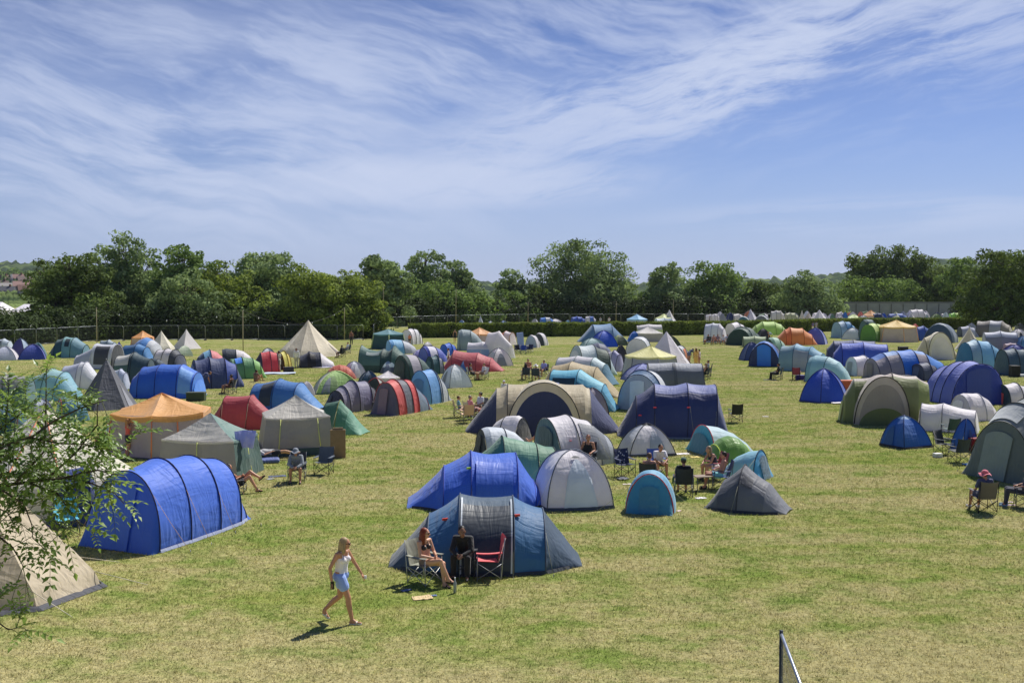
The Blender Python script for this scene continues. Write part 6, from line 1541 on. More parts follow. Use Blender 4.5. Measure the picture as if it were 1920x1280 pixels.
# white marquees beyond the left trees
for (xl, xr, yt, yb, Y, lab) in ((-60, 12, 566, 582, 245, 'white marquee roof cut off by the left edge beyond the trees'), (38, 108, 570, 584, 238, 'long white marquee roof seen under the dark oak'), (170, 205, 576, 584, 236, 'far white marquee glimpsed right of the tall pole')):
    a, b = at_depth(xl, yb, Y), at_depth(xr, yb, Y); w = b.x - a.x; zt = at_depth(xl, yt, Y).z; ze = a.z
    r_ = empty('marquee', ((a.x + b.x) / 2, Y, 0), 0, lab, 'marquee', 'white marquees beyond the trees')
    m = MB(); m.box((0, 0, ze / 2), (w, 9, ze)); m.build('wall', fabric('#d4d6da', .1, .6), r_)
    m = MB(); m.add([(-w / 2 - .3, -4.8, ze), (w / 2 + .3, -4.8, ze), (w / 2 + .3, 4.8, ze), (-w / 2 - .3, 4.8, ze), (-w / 2 + 1, 0, zt), (w / 2 - 1, 0, zt)], [(0, 1, 5, 4), (2, 3, 4, 5), (0, 4, 3), (1, 2, 5)], 0, False)
    m.build('roof', fabric('#dfe1e4', .1, .5), r_)
# lattice mast on the hillside
c = at_depth(22, 548, 600)
r_ = empty('lattice_mast', (c.x, c.y, c.z - 3), 0, 'thin grey lattice mast among the hillside houses', 'mast')
m = MB(); hm = 14
for sx in (-1, 1):
    for sy in (-1, 1): m.tube([(sx * 1.2, sy * 1.2, 0), (sx * .3, sy * .3, hm)], .14, 4)
m.build('leg_frame', M_DGALV, r_)
m = MB()
for k in range(6): s0 = 1.2 - .15 * k; m.tube([(-s0, -s0, hm * k / 6), (s0 - .15, -s0 + .15, hm * (k + 1) / 6)], .09, 4)
for k in (7, 10): m.tube([(-2.6, 0, k), (2.6, 0, k)], .12, 4)
m.build('cross_arm', M_DGALV, r_)
# ------------------------------------------------------------------ people: one continuous body each, grown from limbs and voxel-joined
def taper(mb, p0, r0, p1, r1, n=10, flat=None):
    p0, p1 = Vector(p0), Vector(p1)
    d = p1 - p0; L = max(d.length, 1e-4); d = d / L
    a = d.orthogonal().normalized(); b = d.cross(a)
    rings = []
    for k in (-80, -55, -30, 0): rings.append((p0 + d * r0 * math.sin(R(k)), r0 * math.cos(R(k))))
    for k in (0, 30, 55, 80): rings.append((p1 + d * r1 * math.sin(R(k)), r1 * math.cos(R(k))))
    vs = []; fs = []
    for c, r in rings:
        for k in range(n):
            t = 2 * math.pi * k / n; vs.append(tuple(c + (a * math.cos(t) + b * math.sin(t)) * r))
    for i in range(len(rings) - 1):
        for k in range(n): fs.append((i * n + k, i * n + (k + 1) % n, (i + 1) * n + (k + 1) % n, (i + 1) * n + k))
    fs.append(tuple(range(n))[::-1]); fs.append(tuple((len(rings) - 1) * n + k for k in range(n)))
    mb.add(vs, fs)

TMP = bpy.data.scenes.new('workbench')      # empty scratch scene, removed at the end
def fuse(mb, name, mat, parent, vox, smooth=3):
    me = mb.mesh(name, mat); o = bpy.data.objects.new(name + '_src', me); TMP.collection.objects.link(o)
    m = o.modifiers.new('r', 'REMESH'); m.mode = 'VOXEL'; m.voxel_size = vox; m.use_smooth_shade = True
    if smooth:
        s = o.modifiers.new('s', 'SMOOTH'); s.factor = .5; s.iterations = smooth
    TMP.view_layers[0].update(); dg = TMP.view_layers[0].depsgraph; ev = o.evaluated_get(dg)
    nm = bpy.data.meshes.new_from_object(ev, depsgraph=dg)
    bpy.data.objects.remove(o); bpy.data.meshes.remove(me)
    nm.name = name
    nm.materials.clear(); nm.materials.append(mat)
    nm.polygons.foreach_set('use_smooth', [True] * len(nm.polygons))
    return link(bpy.data.objects.new(name, nm), parent)

def skin_mat(hexc):
    key = ('skin', hexc)
    if key in MATS: return MATS[key]
    m, ns, l = new_mat('skin_' + hexc)
    tc = N(ns, 'ShaderNodeTexCoord'); n1 = N(ns, 'ShaderNodeTexNoise', Scale=9.0, Detail=3.0); l.new(tc.outputs['Object'], n1.inputs['Vector'])
    mx = N(ns, 'ShaderNodeMix', data_type='RGBA'); c = lin(hexc); mx.inputs['A'].default_value = (c[0] * .86, c[1] * .8, c[2] * .78, 1); mx.inputs['B'].default_value = (min(1, c[0] * 1.1), c[1] * 1.06, c[2] * 1.04, 1)
    l.new(n1.outputs[0], mx.inputs['Factor'])
    pr = N(ns, 'ShaderNodeBsdfPrincipled', Roughness=.48); pr.inputs['Specular IOR Level'].default_value = .4
    l.new(mx.outputs['Result'], pr.inputs['Base Color'])
    o = N(ns, 'ShaderNodeOutputMaterial'); l.new(pr.outputs[0], o.inputs[0]); MATS[key] = m; return m

def J(**k): return {a: Vector(b) for a, b in k.items()}
# facing +Y, right is +X; metres for a 1.70 m person
POSES = {
 'stand': J(pel=(0, 0, .93), che=(0, .01, 1.28), nek=(0, .0, 1.46), hed=(0, .02, 1.58), shR=(.17, 0, 1.40), shL=(-.17, 0, 1.40), elR=(.23, -.03, 1.13), elL=(-.23, -.03, 1.13), wrR=(.23, .06, .89), wrL=(-.23, .06, .89),
            hiR=(.09, 0, .90), hiL=(-.09, 0, .90), knR=(.10, .03, .50), knL=(-.10, .02, .50), anR=(.11, -.02, .09), anL=(-.10, -.02, .09), toR=(.13, .14, .03), toL=(-.13, .14, .03)),
 'armsup': J(pel=(0, 0, .93), che=(0, .01, 1.28), nek=(0, .0, 1.46), hed=(0, .04, 1.58), shR=(.17, 0, 1.42), shL=(-.17, 0, 1.42), elR=(.32, .05, 1.30), elL=(-.32, .05, 1.34), wrR=(.14, .16, 1.46), wrL=(-.14, .16, 1.48),
            hiR=(.09, 0, .90), hiL=(-.09, 0, .90), knR=(.12, .05, .50), knL=(-.10, .02, .50), anR=(.12, -.02, .09), anL=(-.10, -.02, .09), toR=(.14, .14, .03), toL=(-.13, .14, .03)),
 'walk': J(pel=(0, 0, .92), che=(0, .03, 1.26), nek=(0, .05, 1.43), hed=(0, .09, 1.545), shR=(.16, -.02, 1.37), shL=(-.16, .08, 1.37), elR=(.24, -.14, 1.12), elL=(-.24, .20, 1.12), wrR=(.25, -.10, .87), wrL=(-.25, .34, .90),
            hiR=(.085, .02, .89), hiL=(-.085, -.01, .89), knR=(.085, .17, .51), knL=(-.09, -.05, .49), anR=(.08, .24, .09), anL=(-.09, -.37, .20), toR=(.09, .41, .03), toL=(-.09, -.29, .06)),
 'sit': J(pel=(0, 0, .47), che=(0, -.10, .80), nek=(0, -.13, .98), hed=(0, -.09, 1.10), shR=(.17, -.12, .92), shL=(-.17, -.12, .92), elR=(.25, -.06, .66), elL=(-.25, -.06, .66), wrR=(.17, .15, .62), wrL=(-.17, .15, .62),
            hiR=(.09, .02, .46), hiL=(-.09, .02, .46), knR=(.12, .44, .50), knL=(-.12, .44, .50), anR=(.12, .46, .09), anL=(-.12, .50, .09), toR=(.14, .62, .03), toL=(-.14, .66, .03)),
 'lean': J(pel=(0, 0, .47), che=(0, .10, .78), nek=(0, .20, .94), hed=(0, .27, 1.05), shR=(.17, .17, .88), shL=(-.17, .17, .88), elR=(.22, .30, .64), elL=(-.22, .30, .64), wrR=(.08, .46, .56), wrL=(-.08, .46, .56),
            hiR=(.09, .02, .46), hiL=(-.09, .02, .46), knR=(.16, .42, .50), knL=(-.16, .42, .50), anR=(.16, .40, .09), anL=(-.16, .44, .09), toR=(.18, .56, .03), toL=(-.18, .60, .03)),
 'cross': J(pel=(0, 0, .47), che=(0, -.06, .80), nek=(0, -.06, .98), hed=(0, -.02, 1.10), shR=(.17, -.05, .92), shL=(-.17, -.05, .92), elR=(.22, .04, .66), elL=(-.22, .04, .66), wrR=(.02, .24, .60), wrL=(-.04, .27, .64),
            hiR=(.09, .02, .46), hiL=(-.09, .02, .46), knR=(.05, .47, .58), knL=(-.06, .45, .50), anR=(-.06, .60, .20), anL=(-.02, .52, .09), toR=(-.10, .74, .12), toL=(-.02, .68, .03)),
 'recline': J(pel=(0, 0, .24), che=(0, -.22, .50), nek=(0, -.30, .66), hed=(0, -.27, .78), shR=(.17, -.28, .61), shL=(-.17, -.28, .61), elR=(.24, -.06, .42), elL=(-.24, -.06, .42), wrR=(.06, .12, .50), wrL=(-.06, .12, .50),
            hiR=(.09, .02, .24), hiL=(-.09, .02, .24), knR=(.12, .40, .50), knL=(-.10, .38, .62), anR=(.14, .62, .10), anL=(-.06, .70, .42), toR=(.16, .78, .05), toL=(-.04, .84, .50)),
 'ground': J(pel=(0, 0, .11), che=(0, -.04, .45), nek=(0, .02, .62), hed=(0, .07, .73), shR=(.17, .0, .56), shL=(-.17, .0, .56), elR=(.22, .16, .38), elL=(-.22, .16, .38), wrR=(.10, .36, .42), wrL=(-.10, .36, .42),
            hiR=(.09, .02, .11), hiL=(-.09, .02, .11), knR=(.16, .38, .46), knL=(-.16, .38, .44), anR=(.14, .56, .08), anL=(-.14, .58, .08), toR=(.15, .72, .03), toL=(-.15, .74, .03)),
 'lie': J(pel=(0, 0, .16), che=(0, -.34, .19), nek=(0, -.52, .20), hed=(0, -.64, .21), shR=(.17, -.46, .19), shL=(-.17, -.46, .19), elR=(.28, -.30, .12), elL=(-.25, -.62, .14), wrR=(.20, -.08, .20), wrL=(-.10, -.80, .16),
            hiR=(.09, .04, .15), hiL=(-.09, .04, .15), knR=(.10, .45, .20), knL=(-.11, .46, .14), anR=(.12, .86, .10), anL=(-.12, .88, .07), toR=(.16, .98, .10), toL=(-.17, 1.0, .08)),
 'bend': J(pel=(0, 0, .90), che=(0, .22, 1.10), nek=(0, .36, 1.16), hed=(0, .47, 1.17), shR=(.16, .28, 1.12), shL=(-.16, .28, 1.12), elR=(.18, .36, .86), elL=(-.18, .36, .86), wrR=(.12, .42, .64), wrL=(-.12, .42, .64),
            hiR=(.09, -.02, .88), hiL=(-.09, -.02, .88), knR=(.10, .04, .50), knL=(-.10, .04, .50), anR=(.11, -.02, .09), anL=(-.10, -.02, .09), toR=(.13, .14, .03), toL=(-.13, .14, .03)),
}
def hand(mb, el, wr, side, fine, curl=.5):
    d = (wr - el).normalized(); up = Vector((0, 0, 1)); s = d.cross(Vector((0, 1, 0)) if abs(d.y) < .8 else up).normalized()
    palm_n = s.cross(d).normalized()
    e = wr + d * .075
    if not fine:
        taper(mb, wr, .024, e, .026, 8); taper(mb, e, .02, e + (d * .8 - palm_n * .5).normalized() * .06, .012, 6)
        taper(mb, wr + d * .02, .012, wr + d * .06 + s * side * .04, .009, 6); return
    for k in (-1.2, -.4, .4, 1.2): taper(mb, wr + s * k * .009, .015, e + s * k * .0175, .0125, 8)
    for k, ln in zip((-1.5, -.5, .5, 1.5), (.062, .074, .078, .068)):
        b0 = e + s * k * .017; m1 = b0 + (d - palm_n * curl * .5).normalized() * ln * .5; m2 = m1 + (d - palm_n * curl * 1.5).normalized() * ln * .5
        taper(mb, b0, .0095, m1, .0088, 7); taper(mb, m1, .0088, m2, .0075, 7)
    t0 = wr + d * .02 + s * 1.9 * .015 * side; t1 = t0 + (d * .7 + s * side * .7).normalized() * .035; t2 = t1 + (d * .9 + s * side * .2 - palm_n * .3).normalized() * .028
    taper(mb, t0, .013, t1, .0105, 7); taper(mb, t1, .0105, t2, .009, 7)

def person(label, px, py, face, pose='stand', skin='#c49a7c', top=None, bot=None, hair=('#3a2c22', 'short'), shoes='#2c2c2e', scale=1.0, look=0, hat=None, glasses=False, loc=None, lift=0, group='people in the camp', fine=False, girl=False, vox=None):
    """face: heading in degrees, 0 = away from the camera, 90 = to the left, -90 = to the right, 180 = towards the camera"""
    g = loc if loc is not None else ground(px, py)
    D = g.y
    v = vox or (.0065 if fine else (.011 if D < 40 else (.016 if D < 75 else .022)))
    j = {k: a.copy() for k, a in POSES[pose].items()}
    rz = R(face)
    k = .92 if girl else 1.0
    Mh = Matrix.Rotation(R(look), 3, 'Z')
    mb = MB()
    spine = (j['che'] - j['pel']).normalized()
    rt = (j['shR'] - j['shL']).normalized()
    hipw = .075 if not girl else .082
    # trunk
    for s in (-1, 1):
        wa = j['pel'].lerp(j['che'], .5) + rt * s * .058
        taper(mb, j['pel'] + rt * s * hipw, .098, wa, .082 * k, 12)
        taper(mb, wa, .082 * k, j['che'] + rt * s * .075, .098 * k, 12)
        taper(mb, j['che'] + rt * s * .075, .096 * k, j['che'].lerp(j['nek'], .55) + rt * s * .085, .07 * k, 12)
        if girl:
            fr = rt.cross(spine) * -1
            mb.ball(j['che'] + rt * s * .075 + fr * .075 + spine * .0, (.058, .055, .055), 10, 8)
    taper(mb, j['shL'], .055 * k, j['shR'], .055 * k, 10)
    taper(mb, j['che'].lerp(j['nek'], .7), .062, j['nek'] + (j['hed'] - j['nek']) * .4, .05 * k, 10)
    # head with jaw, nose, ears, brow
    H0 = j['hed']
    def hv(x, y, z): return H0 + Mh @ Vector((x, y, z))
    mb.ball(hv(0, -.008, .022), (.078, .098, .098), 14, 12, M=Mh)
    mb.ball(hv(0, .018, -.045), (.058, .070, .072), 12, 10, M=Mh)
    taper(mb, hv(0, .086, .008), .010, hv(0, .105, -.022), .014, 7)
    taper(mb, hv(-.03, .082, .026), .010, hv(.03, .082, .026), .010, 6)
    taper(mb, hv(-.018, .082, -.052), .009, hv(.018, .082, -.052), .009, 6)
    for s in (-1, 1): mb.ball(hv(s * .078, -.006, -.008), (.014, .022, .032), 8, 6, M=Mh)
    taper(mb, j['nek'], .052 * k, hv(0, -.02, -.06), .048 * k, 10)
    for s, q in (('R', 1), ('L', -1)):
        taper(mb, j['sh' + s], .052 * k, j['el' + s], .038 * k, 10); fm = j['el' + s].lerp(j['wr' + s], .3)
        taper(mb, j['el' + s], .038 * k, fm, .039 * k, 10); taper(mb, fm, .039 * k, j['wr' + s], .026 * k, 10)
        hand(mb, j['el' + s], j['wr' + s], -q, v < .012)
        taper(mb, j['hi' + s], .092, j['kn' + s], .056, 12)
        cf = j['kn' + s].lerp(j['an' + s], .32) + (j['an' + s] - j['to' + s]).normalized() * .015
        taper(mb, j['kn' + s], .054, cf, .058, 12); taper(mb, cf, .056, j['an' + s], .036, 12)
        heel = j['an' + s] + (j['an' + s] - j['to' + s]).normalized() * .03; heel.z = max(.03, j['an' + s].z - .055)
        taper(mb, j['an' + s], .037, heel, .032, 10); taper(mb, heel, .031, j['to' + s], .027, 10)
        taper(mb, j['an' + s], .036, j['to' + s].lerp(heel, .4), .033, 10)
    body = fuse(mb, 'person', skin_mat(skin), None, v)
    body.location = (g.x, g.y, lift); body.rotation_euler = (0, 0, rz); body.scale = (scale,) * 3
    tag(body, label, 'person', group)
    def cloth(fn, name, col, infl=.014, rough=.8, vx=None):
        m = MB(); fn(m, infl); return fuse(m, name, fabric(col, .05, rough, .7), body, vx or max(v, .009), 2)
    def torso(m, i, sleeves=.5, low=0.0):
        for s in (-1, 1):
            wa = j['pel'].lerp(j['che'], .5) + rt * s * .058; hp = j['pel'] + rt * s * .06 - spine * low
            taper(m, hp, .100 + i * .9, wa, .084 * k + i, 12); taper(m, wa, .084 * k + i, j['che'] + rt * s * .075, .098 * k + i, 12)
            taper(m, j['che'] + rt * s * .075, .096 * k + i, j['che'].lerp(j['nek'], .5) + rt * s * .08, .068 * k + i, 12)
            if girl:
                fr = rt.cross(spine) * -1; m.ball(j['che'] + rt * s * .075 + fr * .075, (.058 + i,) * 3, 10, 8)
        if sleeves > 0:
            taper(m, j['shL'], .055 * k + i, j['shR'], .055 * k + i, 10)
            for s in 'RL':
                e = j['sh' + s].lerp(j['el' + s], min(1, sleeves * 2)); taper(m, j['sh' + s], .054 * k + i, e, .044 * k + i * 1.3, 10)
                if sleeves > .5: taper(m, j['el' + s], .042 * k + i, j['el' + s].lerp(j['wr' + s], (sleeves - .5) * 2), .032 + i, 10)
    if top:
        kind, col = top
        if kind == 'tee': cloth(lambda m, i: torso(m, i, .32), 'shirt', col)
        elif kind == 'long': cloth(lambda m, i: torso(m, i, .97), 'jumper', col, .018)
        elif kind == 'vest' or kind == 'cami':
            def vest(m, i):
                for s in (-1, 1):
                    wa = j['pel'].lerp(j['che'], .5) + rt * s * .058; hp = j['pel'].lerp(j['che'], .12) + rt * s * .06
                    taper(m, hp, .092 + i, wa, .082 * k + i, 12); taper(m, wa, .082 * k + i, j['che'] + rt * s * .072 - spine * .01, .094 * k + i, 12)
                    if girl: fr = rt.cross(spine) * -1; m.ball(j['che'] + rt * s * .075 + fr * .075 - spine * .01, (.055 + i,) * 3, 10, 8)
                    fr = rt.cross(spine) * -1
                    a_ = j['che'] + rt * s * .09 + fr * .085 + spine * .04; b_ = j['che'].lerp(j['nek'], .75) + rt * s * .10 + spine * .02; c_ = j['che'] + rt * s * .09 - fr * .09 + spine * .02
                    w_ = .010 if kind == 'cami' else .024
                    taper(m, a_, w_, b_ + fr * .03, w_, 6); taper(m, b_ + fr * .03, w_, b_ - fr * .05, w_, 6); taper(m, b_ - fr * .05, w_, c_, w_, 6)
            cloth(vest, 'vest_top', col, .010)
        elif kind == 'bikini':
            def bk(m, i):
                fr = rt.cross(spine) * -1
                for s in (-1, 1):
                    m.ball(j['che'] + rt * s * .078 + fr * .080 - spine * .006 - fr * .012, (.074, .064, .064), 10, 8)
                    taper(m, j['che'] + rt * s * .07 + fr * .10 + spine * .03, .008, j['nek'] + fr * .03 + rt * s * .03, .008, 6)
                    taper(m, j['che'] + rt * s * .02 + fr * .09 - spine * .03, .014, j['che'] + rt * s * .155 - spine * .03, .014, 6)
                taper(m, j['che'] - rt * .15 - spine * .03 - fr * .04, .012, j['che'] + rt * .15 - spine * .03 - fr * .04, .012, 6); taper(m, j['che'] - rt * .10 - spine * .03 - fr * .10, .012, j['che'] + rt * .10 - spine * .03 - fr * .10, .012, 6)
            cloth(bk, 'bikini_top', col, .01, vx=.007)
        elif kind == 'dress':
            def dr(m, i):
                torso(m, i, .25)
                for s in 'RL': taper(m, j['hi' + s], .115, j['kn' + s].lerp(j['hi' + s], .25), .10, 12)
                taper(m, j['pel'], .15, j['knR'].lerp(j['knL'], .5).lerp(j['pel'], .25), .15, 12)
            cloth(dr, 'dress', col)
    if bot:
        kind, col = bot
        def bt(m, i):
            fr_ = {'shorts': .42, 'brief': .10, 'trousers': 1.0, 'skirt': .5}[kind]
            for s, q in (('R', 1), ('L', -1)):
                taper(m, j['pel'] + rt * q * hipw, .102 + i, j['hi' + s], .098 + i, 12)
                wa = j['pel'].lerp(j['che'], .22) + rt * q * .058; taper(m, j['pel'] + rt * q * .06, .100 + i, wa, .085 + i, 12)
                if kind == 'trousers':
                    taper(m, j['hi' + s], .096 + i, j['kn' + s], .064 + i, 12); taper(m, j['kn' + s], .064 + i, j['kn' + s].lerp(j['an' + s], .93), .050 + i, 12)
                else: taper(m, j['hi' + s], .097 + i, j['hi' + s].lerp(j['kn' + s], fr_), (.097 - .035 * fr_) + i * 2.0, 12)
        cloth(bt, {'shorts': 'shorts', 'brief': 'bikini_bottom', 'trousers': 'trousers', 'skirt': 'skirt'}[kind], col, .012 if kind != 'brief' else .006)
    # hair
    hc, hs = hair
    if hs != 'none':
        m = MB()
        m.ball(hv(0, -.024, .036), (.087, .098, .100), 14, 12, M=Mh)
        if hs in ('long', 'mid'):
            ln = .34 if hs == 'long' else .20
            for s in (-1, 1):
                taper(m, hv(s * .058, -.03, .02), .045, hv(s * .078, -.035, -.10), .036, 9); taper(m, hv(s * .078, -.035, -.10), .036, hv(s * .075, -.03, -ln * .75), .026, 8)
            taper(m, hv(0, -.07, .02), .06, hv(0, -.09, -.12), .055, 9); taper(m, hv(0, -.09, -.12), .058, hv(0, -.085, -ln), .035, 9)
        if hs in ('long', 'mid'):
            rh = random.Random(len(label))
            for q in range(16):
                a = rh.uniform(-2.2, 2.2); x0 = .075 * math.sin(a); y0 = -.03 - .075 * math.cos(a) * .8
                p_ = [hv(x0, y0, .03), hv(x0 * 1.25 + rh.uniform(-.01, .01), y0 * 1.1, -.08), hv(x0 * 1.3 + rh.uniform(-.02, .02), y0 * 1.15 + rh.uniform(-.02, .01), -ln * rh.uniform(.75, 1.1))]
                taper(m, p_[0], .022, p_[1], .018, 6); taper(m, p_[1], .018, p_[2], .009, 6)
        if hs == 'bun': m.ball(hv(0, -.11, .08), .04, 8, 6)
        if hs == 'curly':
            for q in range(14): a = q * 2.4; m.ball(hv(.075 * math.cos(a), -.03 + .08 * math.sin(a), .04 + .05 * math.cos(q)), .035, 7, 5)
        fuse(m, 'hair', plain('hair_' + hc, hc, .55, 0, .25, 30), body, max(v, .010), 2)
    if glasses:
        m = MB(); 
        for s in (-1, 1): m.ball(hv(s * .032, .088, .006), (.026, .012, .020), 10, 7, M=Mh); m.tube([hv(s * .055, .080, .010), hv(s * .082, -.005, .006)], .004, 5)
        m.tube([hv(-.01, .098, .01), hv(.01, .098, .01)], .004, 5); m.build('sunglasses', plain('dark_lens', '#0c0c0e', .12), body)
        m = MB(); m.ball(hv(0, .083, -.053), (.020, .010, .006), 8, 6, M=Mh); m.build('lips', plain('lips', '#8e4a44', .5), body)
    elif v < .018:
        for s in (-1, 1):
            m = MB(); m.ball(hv(s * .031, .084, .008), (.011, .006, .006), 8, 6, M=Mh); m.build('eye', plain('eye', '#1c1816', .3), body)
        m = MB(); m.ball(hv(0, .084, -.053), (.020, .008, .005), 8, 6, M=Mh); m.build('lips', plain('lips', '#8e4a44', .5), body)
    if hat:
        kind, col = hat; m = MB()
        if kind == 'cap':
            m.ball(hv(0, -.01, .062), (.092, .108, .078), 14, 9, M=Mh); m.box(hv(0, .115, .05), (.13, .11, .014), R(look), bev=.004)
        else:
            m.ball(hv(0, -.01, .055), (.098, .110, .088), 14, 9, M=Mh)
            G = np.zeros((25, 4, 3))
            for a in range(25):
                t = 2 * math.pi * a / 24
                for b in range(4):
                    r = .09 + .028 * b; p = hv(r * math.cos(t), -.01 + r * 1.1 * math.sin(t), .045 - .014 * b + .012 * math.sin(3 * t) * b); G[a, b] = p
            m.grid(G)
        m.build('hat', fabric(col, .05, .8, .5), body)
    if shoes:
        for s in 'RL':
            m = MB(); heel = j['an' + s] + (j['an' + s] - j['to' + s]).normalized() * .03; heel.z = max(.03, j['an' + s].z - .055)
            if shoes.startswith('s'):
                taper(m, heel - Vector((0, 0, .025)), .030, j['to' + s] - Vector((0, 0, .012)), .032, 10)
                md = heel.lerp(j['to' + s], .62); taper(m, md + Vector((-.03, 0, .018)), .017, md + Vector((.03, 0, .018)), .017, 8); col = shoes[1:]
                fuse(m, 'sandal', plain('sandal_' + col, col, .7), body, max(v, .009), 1)
            else:
                taper(m, heel, .040, j['to' + s], .035, 10); taper(m, heel, .040, j['an' + s].lerp(heel, .5), .040, 10)
                fuse(m, 'shoe', plain('shoe_' + shoes, shoes, .7), body, max(v, .010), 1)
    return body

# ------------------------------------------------------------------ folding camp chairs
def camp_chair(label, px, py, face, col, frame='#777a7e', loc=None, scale=1.0, low=0, group='folding camp chairs', pattern=None, arms=None, name='camp_chair'):
    g = loc if loc is not None else ground(px, py)
    r = empty(name, (g.x, g.y, 0), R(face), label, 'chair', group); r.scale = (scale,) * 3
    fm = plain('chair_tube', frame, .4, .5); cm = fabric(col, .12, .75, .8)
    s0, w = (.42 - low), .27
    tr = .011 if g.y < 60 else .016
    # seat sling sagging
    G = np.zeros((9, 9, 3))
    for i in range(9):
        for k in range(9):
            u, v = i / 8 * 2 - 1, k / 8
            G[i, k] = (u * w, -.20 + v * .44, s0 + .035 * v - .045 * (1 - u * u) * math.sin(math.pi * v))
    m = MB(); m.grid(G); G2 = G.copy(); G2[:, :, 2] -= .012; m.grid(G2[:, ::-1]); m.build('seat', cm, r)
    G = np.zeros((9, 9, 3))
    for i in range(9):
        for k in range(9):
            u, v = i / 8 * 2 - 1, k / 8
            G[i, k] = (u * w * (1 - .03 * v), -.20 - .16 * v - .05 * (1 - u * u), s0 - .02 + v * .54 - .03 * (1 - u * u) * (v > .9))
    m = MB(); m.grid(G); G2 = G.copy(); G2[:, :, 1] -= .012; m.grid(G2[:, ::-1]); m.build('backrest', cm, r)
    for s in (-1, 1):
        m = MB(); m.tube([(s * w, -.28, 0), (s * w, -.30, .35), (s * w * 1.0, -.36, s0 + .53)], tr, 6); m.build('back_post', fm, r)
        m = MB(); m.tube([(s * w, .26, 0), (s * w, .25, s0 + .20)], tr, 6); m.build('front_post', fm, r)
        G = np.zeros((5, 5, 3))
        for i in range(5):
            for k in range(5): G[i, k] = (s * w + (i / 4 - .5) * .09, -.30 + k / 4 * .58, s0 + .215 - .018 * math.sin(math.pi * k / 4))
        m = MB(); m.grid(G); G2 = G.copy(); G2[:, :, 2] -= .02; m.grid(G2[:, ::-1])
        m.build('armrest', fabric(arms or col, .1, .75), r)
    m = MB(); m.tube([(-w, .26, .04), (w, .25, s0 - .02)], tr * .85, 5); m.tube([(w, .27, .04), (-w, .26, s0 - .02)], tr * .85, 5); m.build('front_brace', fm, r)
    m = MB(); m.tube([(-w, -.28, .04), (w, -.30, s0 - .04)], tr * .85, 5); m.tube([(w, -.29, .04), (-w, -.31, s0 - .04)], tr * .85, 5); m.build('back_brace', fm, r)
    for s in (-1, 1):
        m = MB(); m.tube([(s * w, -.28, .04), (s * (w + .01), .25, s0 - .02)], tr * .85, 5); m.tube([(s * w, .26, .04), (s * (w + .01), -.30, s0 - .04)], tr * .85, 5); m.build('side_brace', fm, r)
    if pattern:
        m = MB()
        rp = random.Random(3)
        for q in range(14):
            u, v = rp.uniform(-.8, .8), rp.uniform(.08, .9); m.ball((u * w, -.20 - .16 * v - .05 * (1 - u * u) - .0 + .012, s0 - .02 + v * .54), (.028, .006, .028), 7, 5)
        m.build('star_print', plain('print', pattern, .8), r)
    return r
def seated(label, px, py, face, chair, pose='sit', chair_label=None, back=.0, frame='#5c5f64', **k):
    g = ground(px, py); d = Vector((-math.sin(R(face)), math.cos(R(face)), 0))
    low = .18 if pose == 'recline' else 0
    camp_chair(chair_label or 'chair under the ' + ' '.join(label.split()[:12]), 0, 0, face, chair, frame=frame, loc=g, low=low)
    q = g + d * .03
    return person(label, 0, 0, face, pose, loc=Vector((q.x, q.y, 0)), lift=0.0 if pose != 'recline' else .03, **k)
# ------------------------------------------------------------------ who is where
SK1, SK2, SK3 = '#cfa184', '#b98a6a', '#dcb49c'
# walking woman in front
pw = ground(640, 1166)
w_ = person('young woman walking across the grass in a white strappy top and blue shorts', 0, 0, -98, 'walk', skin='#c08f70', top=('cami', '#e4e2ea'), bot=('shorts', '#7486c8'), hair=('#a08a62', 'mid'), shoes='s#d8d4cc', loc=pw, fine=True, girl=True, glasses=True, look=10, scale=1.0)
ph = MB(); ph.box((.27, -.085, .80), (.016, .075, .15), .2, bev=.004); o = ph.build('phone', plain('phone_black', '#101114', .2))
o.location = w_.location; o.rotation_euler = w_.rotation_euler; tag(o, 'black phone held low in the walking woman\'s right hand', 'phone')
m = MB(); m.box((-.25, .415, .835), (.03, .05, .06), 0, bev=.006); o = m.build('lighter_box', plain('white_card', '#e0e0de', .6)); o.location = w_.location; o.rotation_euler = w_.rotation_euler
tag(o, 'small white packet in the walking woman\'s forward hand', 'packet')
# in front of the navy tent
seated('red haired woman in a black bikini top sitting cross legged in a camp chair', 797, 1092, -128, '#77796a', pose='cross', frame='#b8b8b4', chair_label='olive and grey camp chair with the red haired woman on it', skin='#d2a488', top=('bikini', '#15151a'), bot=('brief', '#6a5a50'),
       hair=('#7a3218', 'long'), shoes='s#2a2428', fine=True, girl=True, glasses=True, look=30)
seated('person all in black sitting in the shaded doorway of the navy tent', 872, 1076, 170, '#1d2026', pose='lean', chair_label='black camp chair under the person dressed in black', skin='#8a6a58', top=('long', '#101216'), bot=('trousers', '#121318'), hair=('#141210', 'short'), shoes='#17181a', look=20)  # black clothes; dark colours also put the doorway's shade on the figure
camp_chair('empty bright red camp chair with a cup holder, in front of the navy tent', 914, 1082, -262, '#d84a50', frame='#9a9ca0')
def flat(label, px, py, sx, sy, col, name, cat, rz=0, h=.012, rough=.7, gr=None, z=0.006):
    g = ground(px, py); m = MB()
    G = np.zeros((7, 7, 3))
    for i in range(7):
        for j in range(7): G[i, j] = ((i / 6 - .5) * sx, (j / 6 - .5) * sy, z + h * (.4 + .6 * math.sin(math.pi * i / 6) * math.sin(math.pi * j / 6)) + (.012 + h * .5) * (nz3(i * .9 + px, j * .9, 2) + .5))
    m.grid(G); G2 = G.copy(); G2[:, :, 2] = np.maximum(G2[:, :, 2] - .01, .002); m.grid(G2[:, ::-1])
    o = m.build(name, fabric(col, .05, rough)); o.location = g; o.rotation_euler = (0, 0, R(rz)); return tag(o, label, cat, gr)
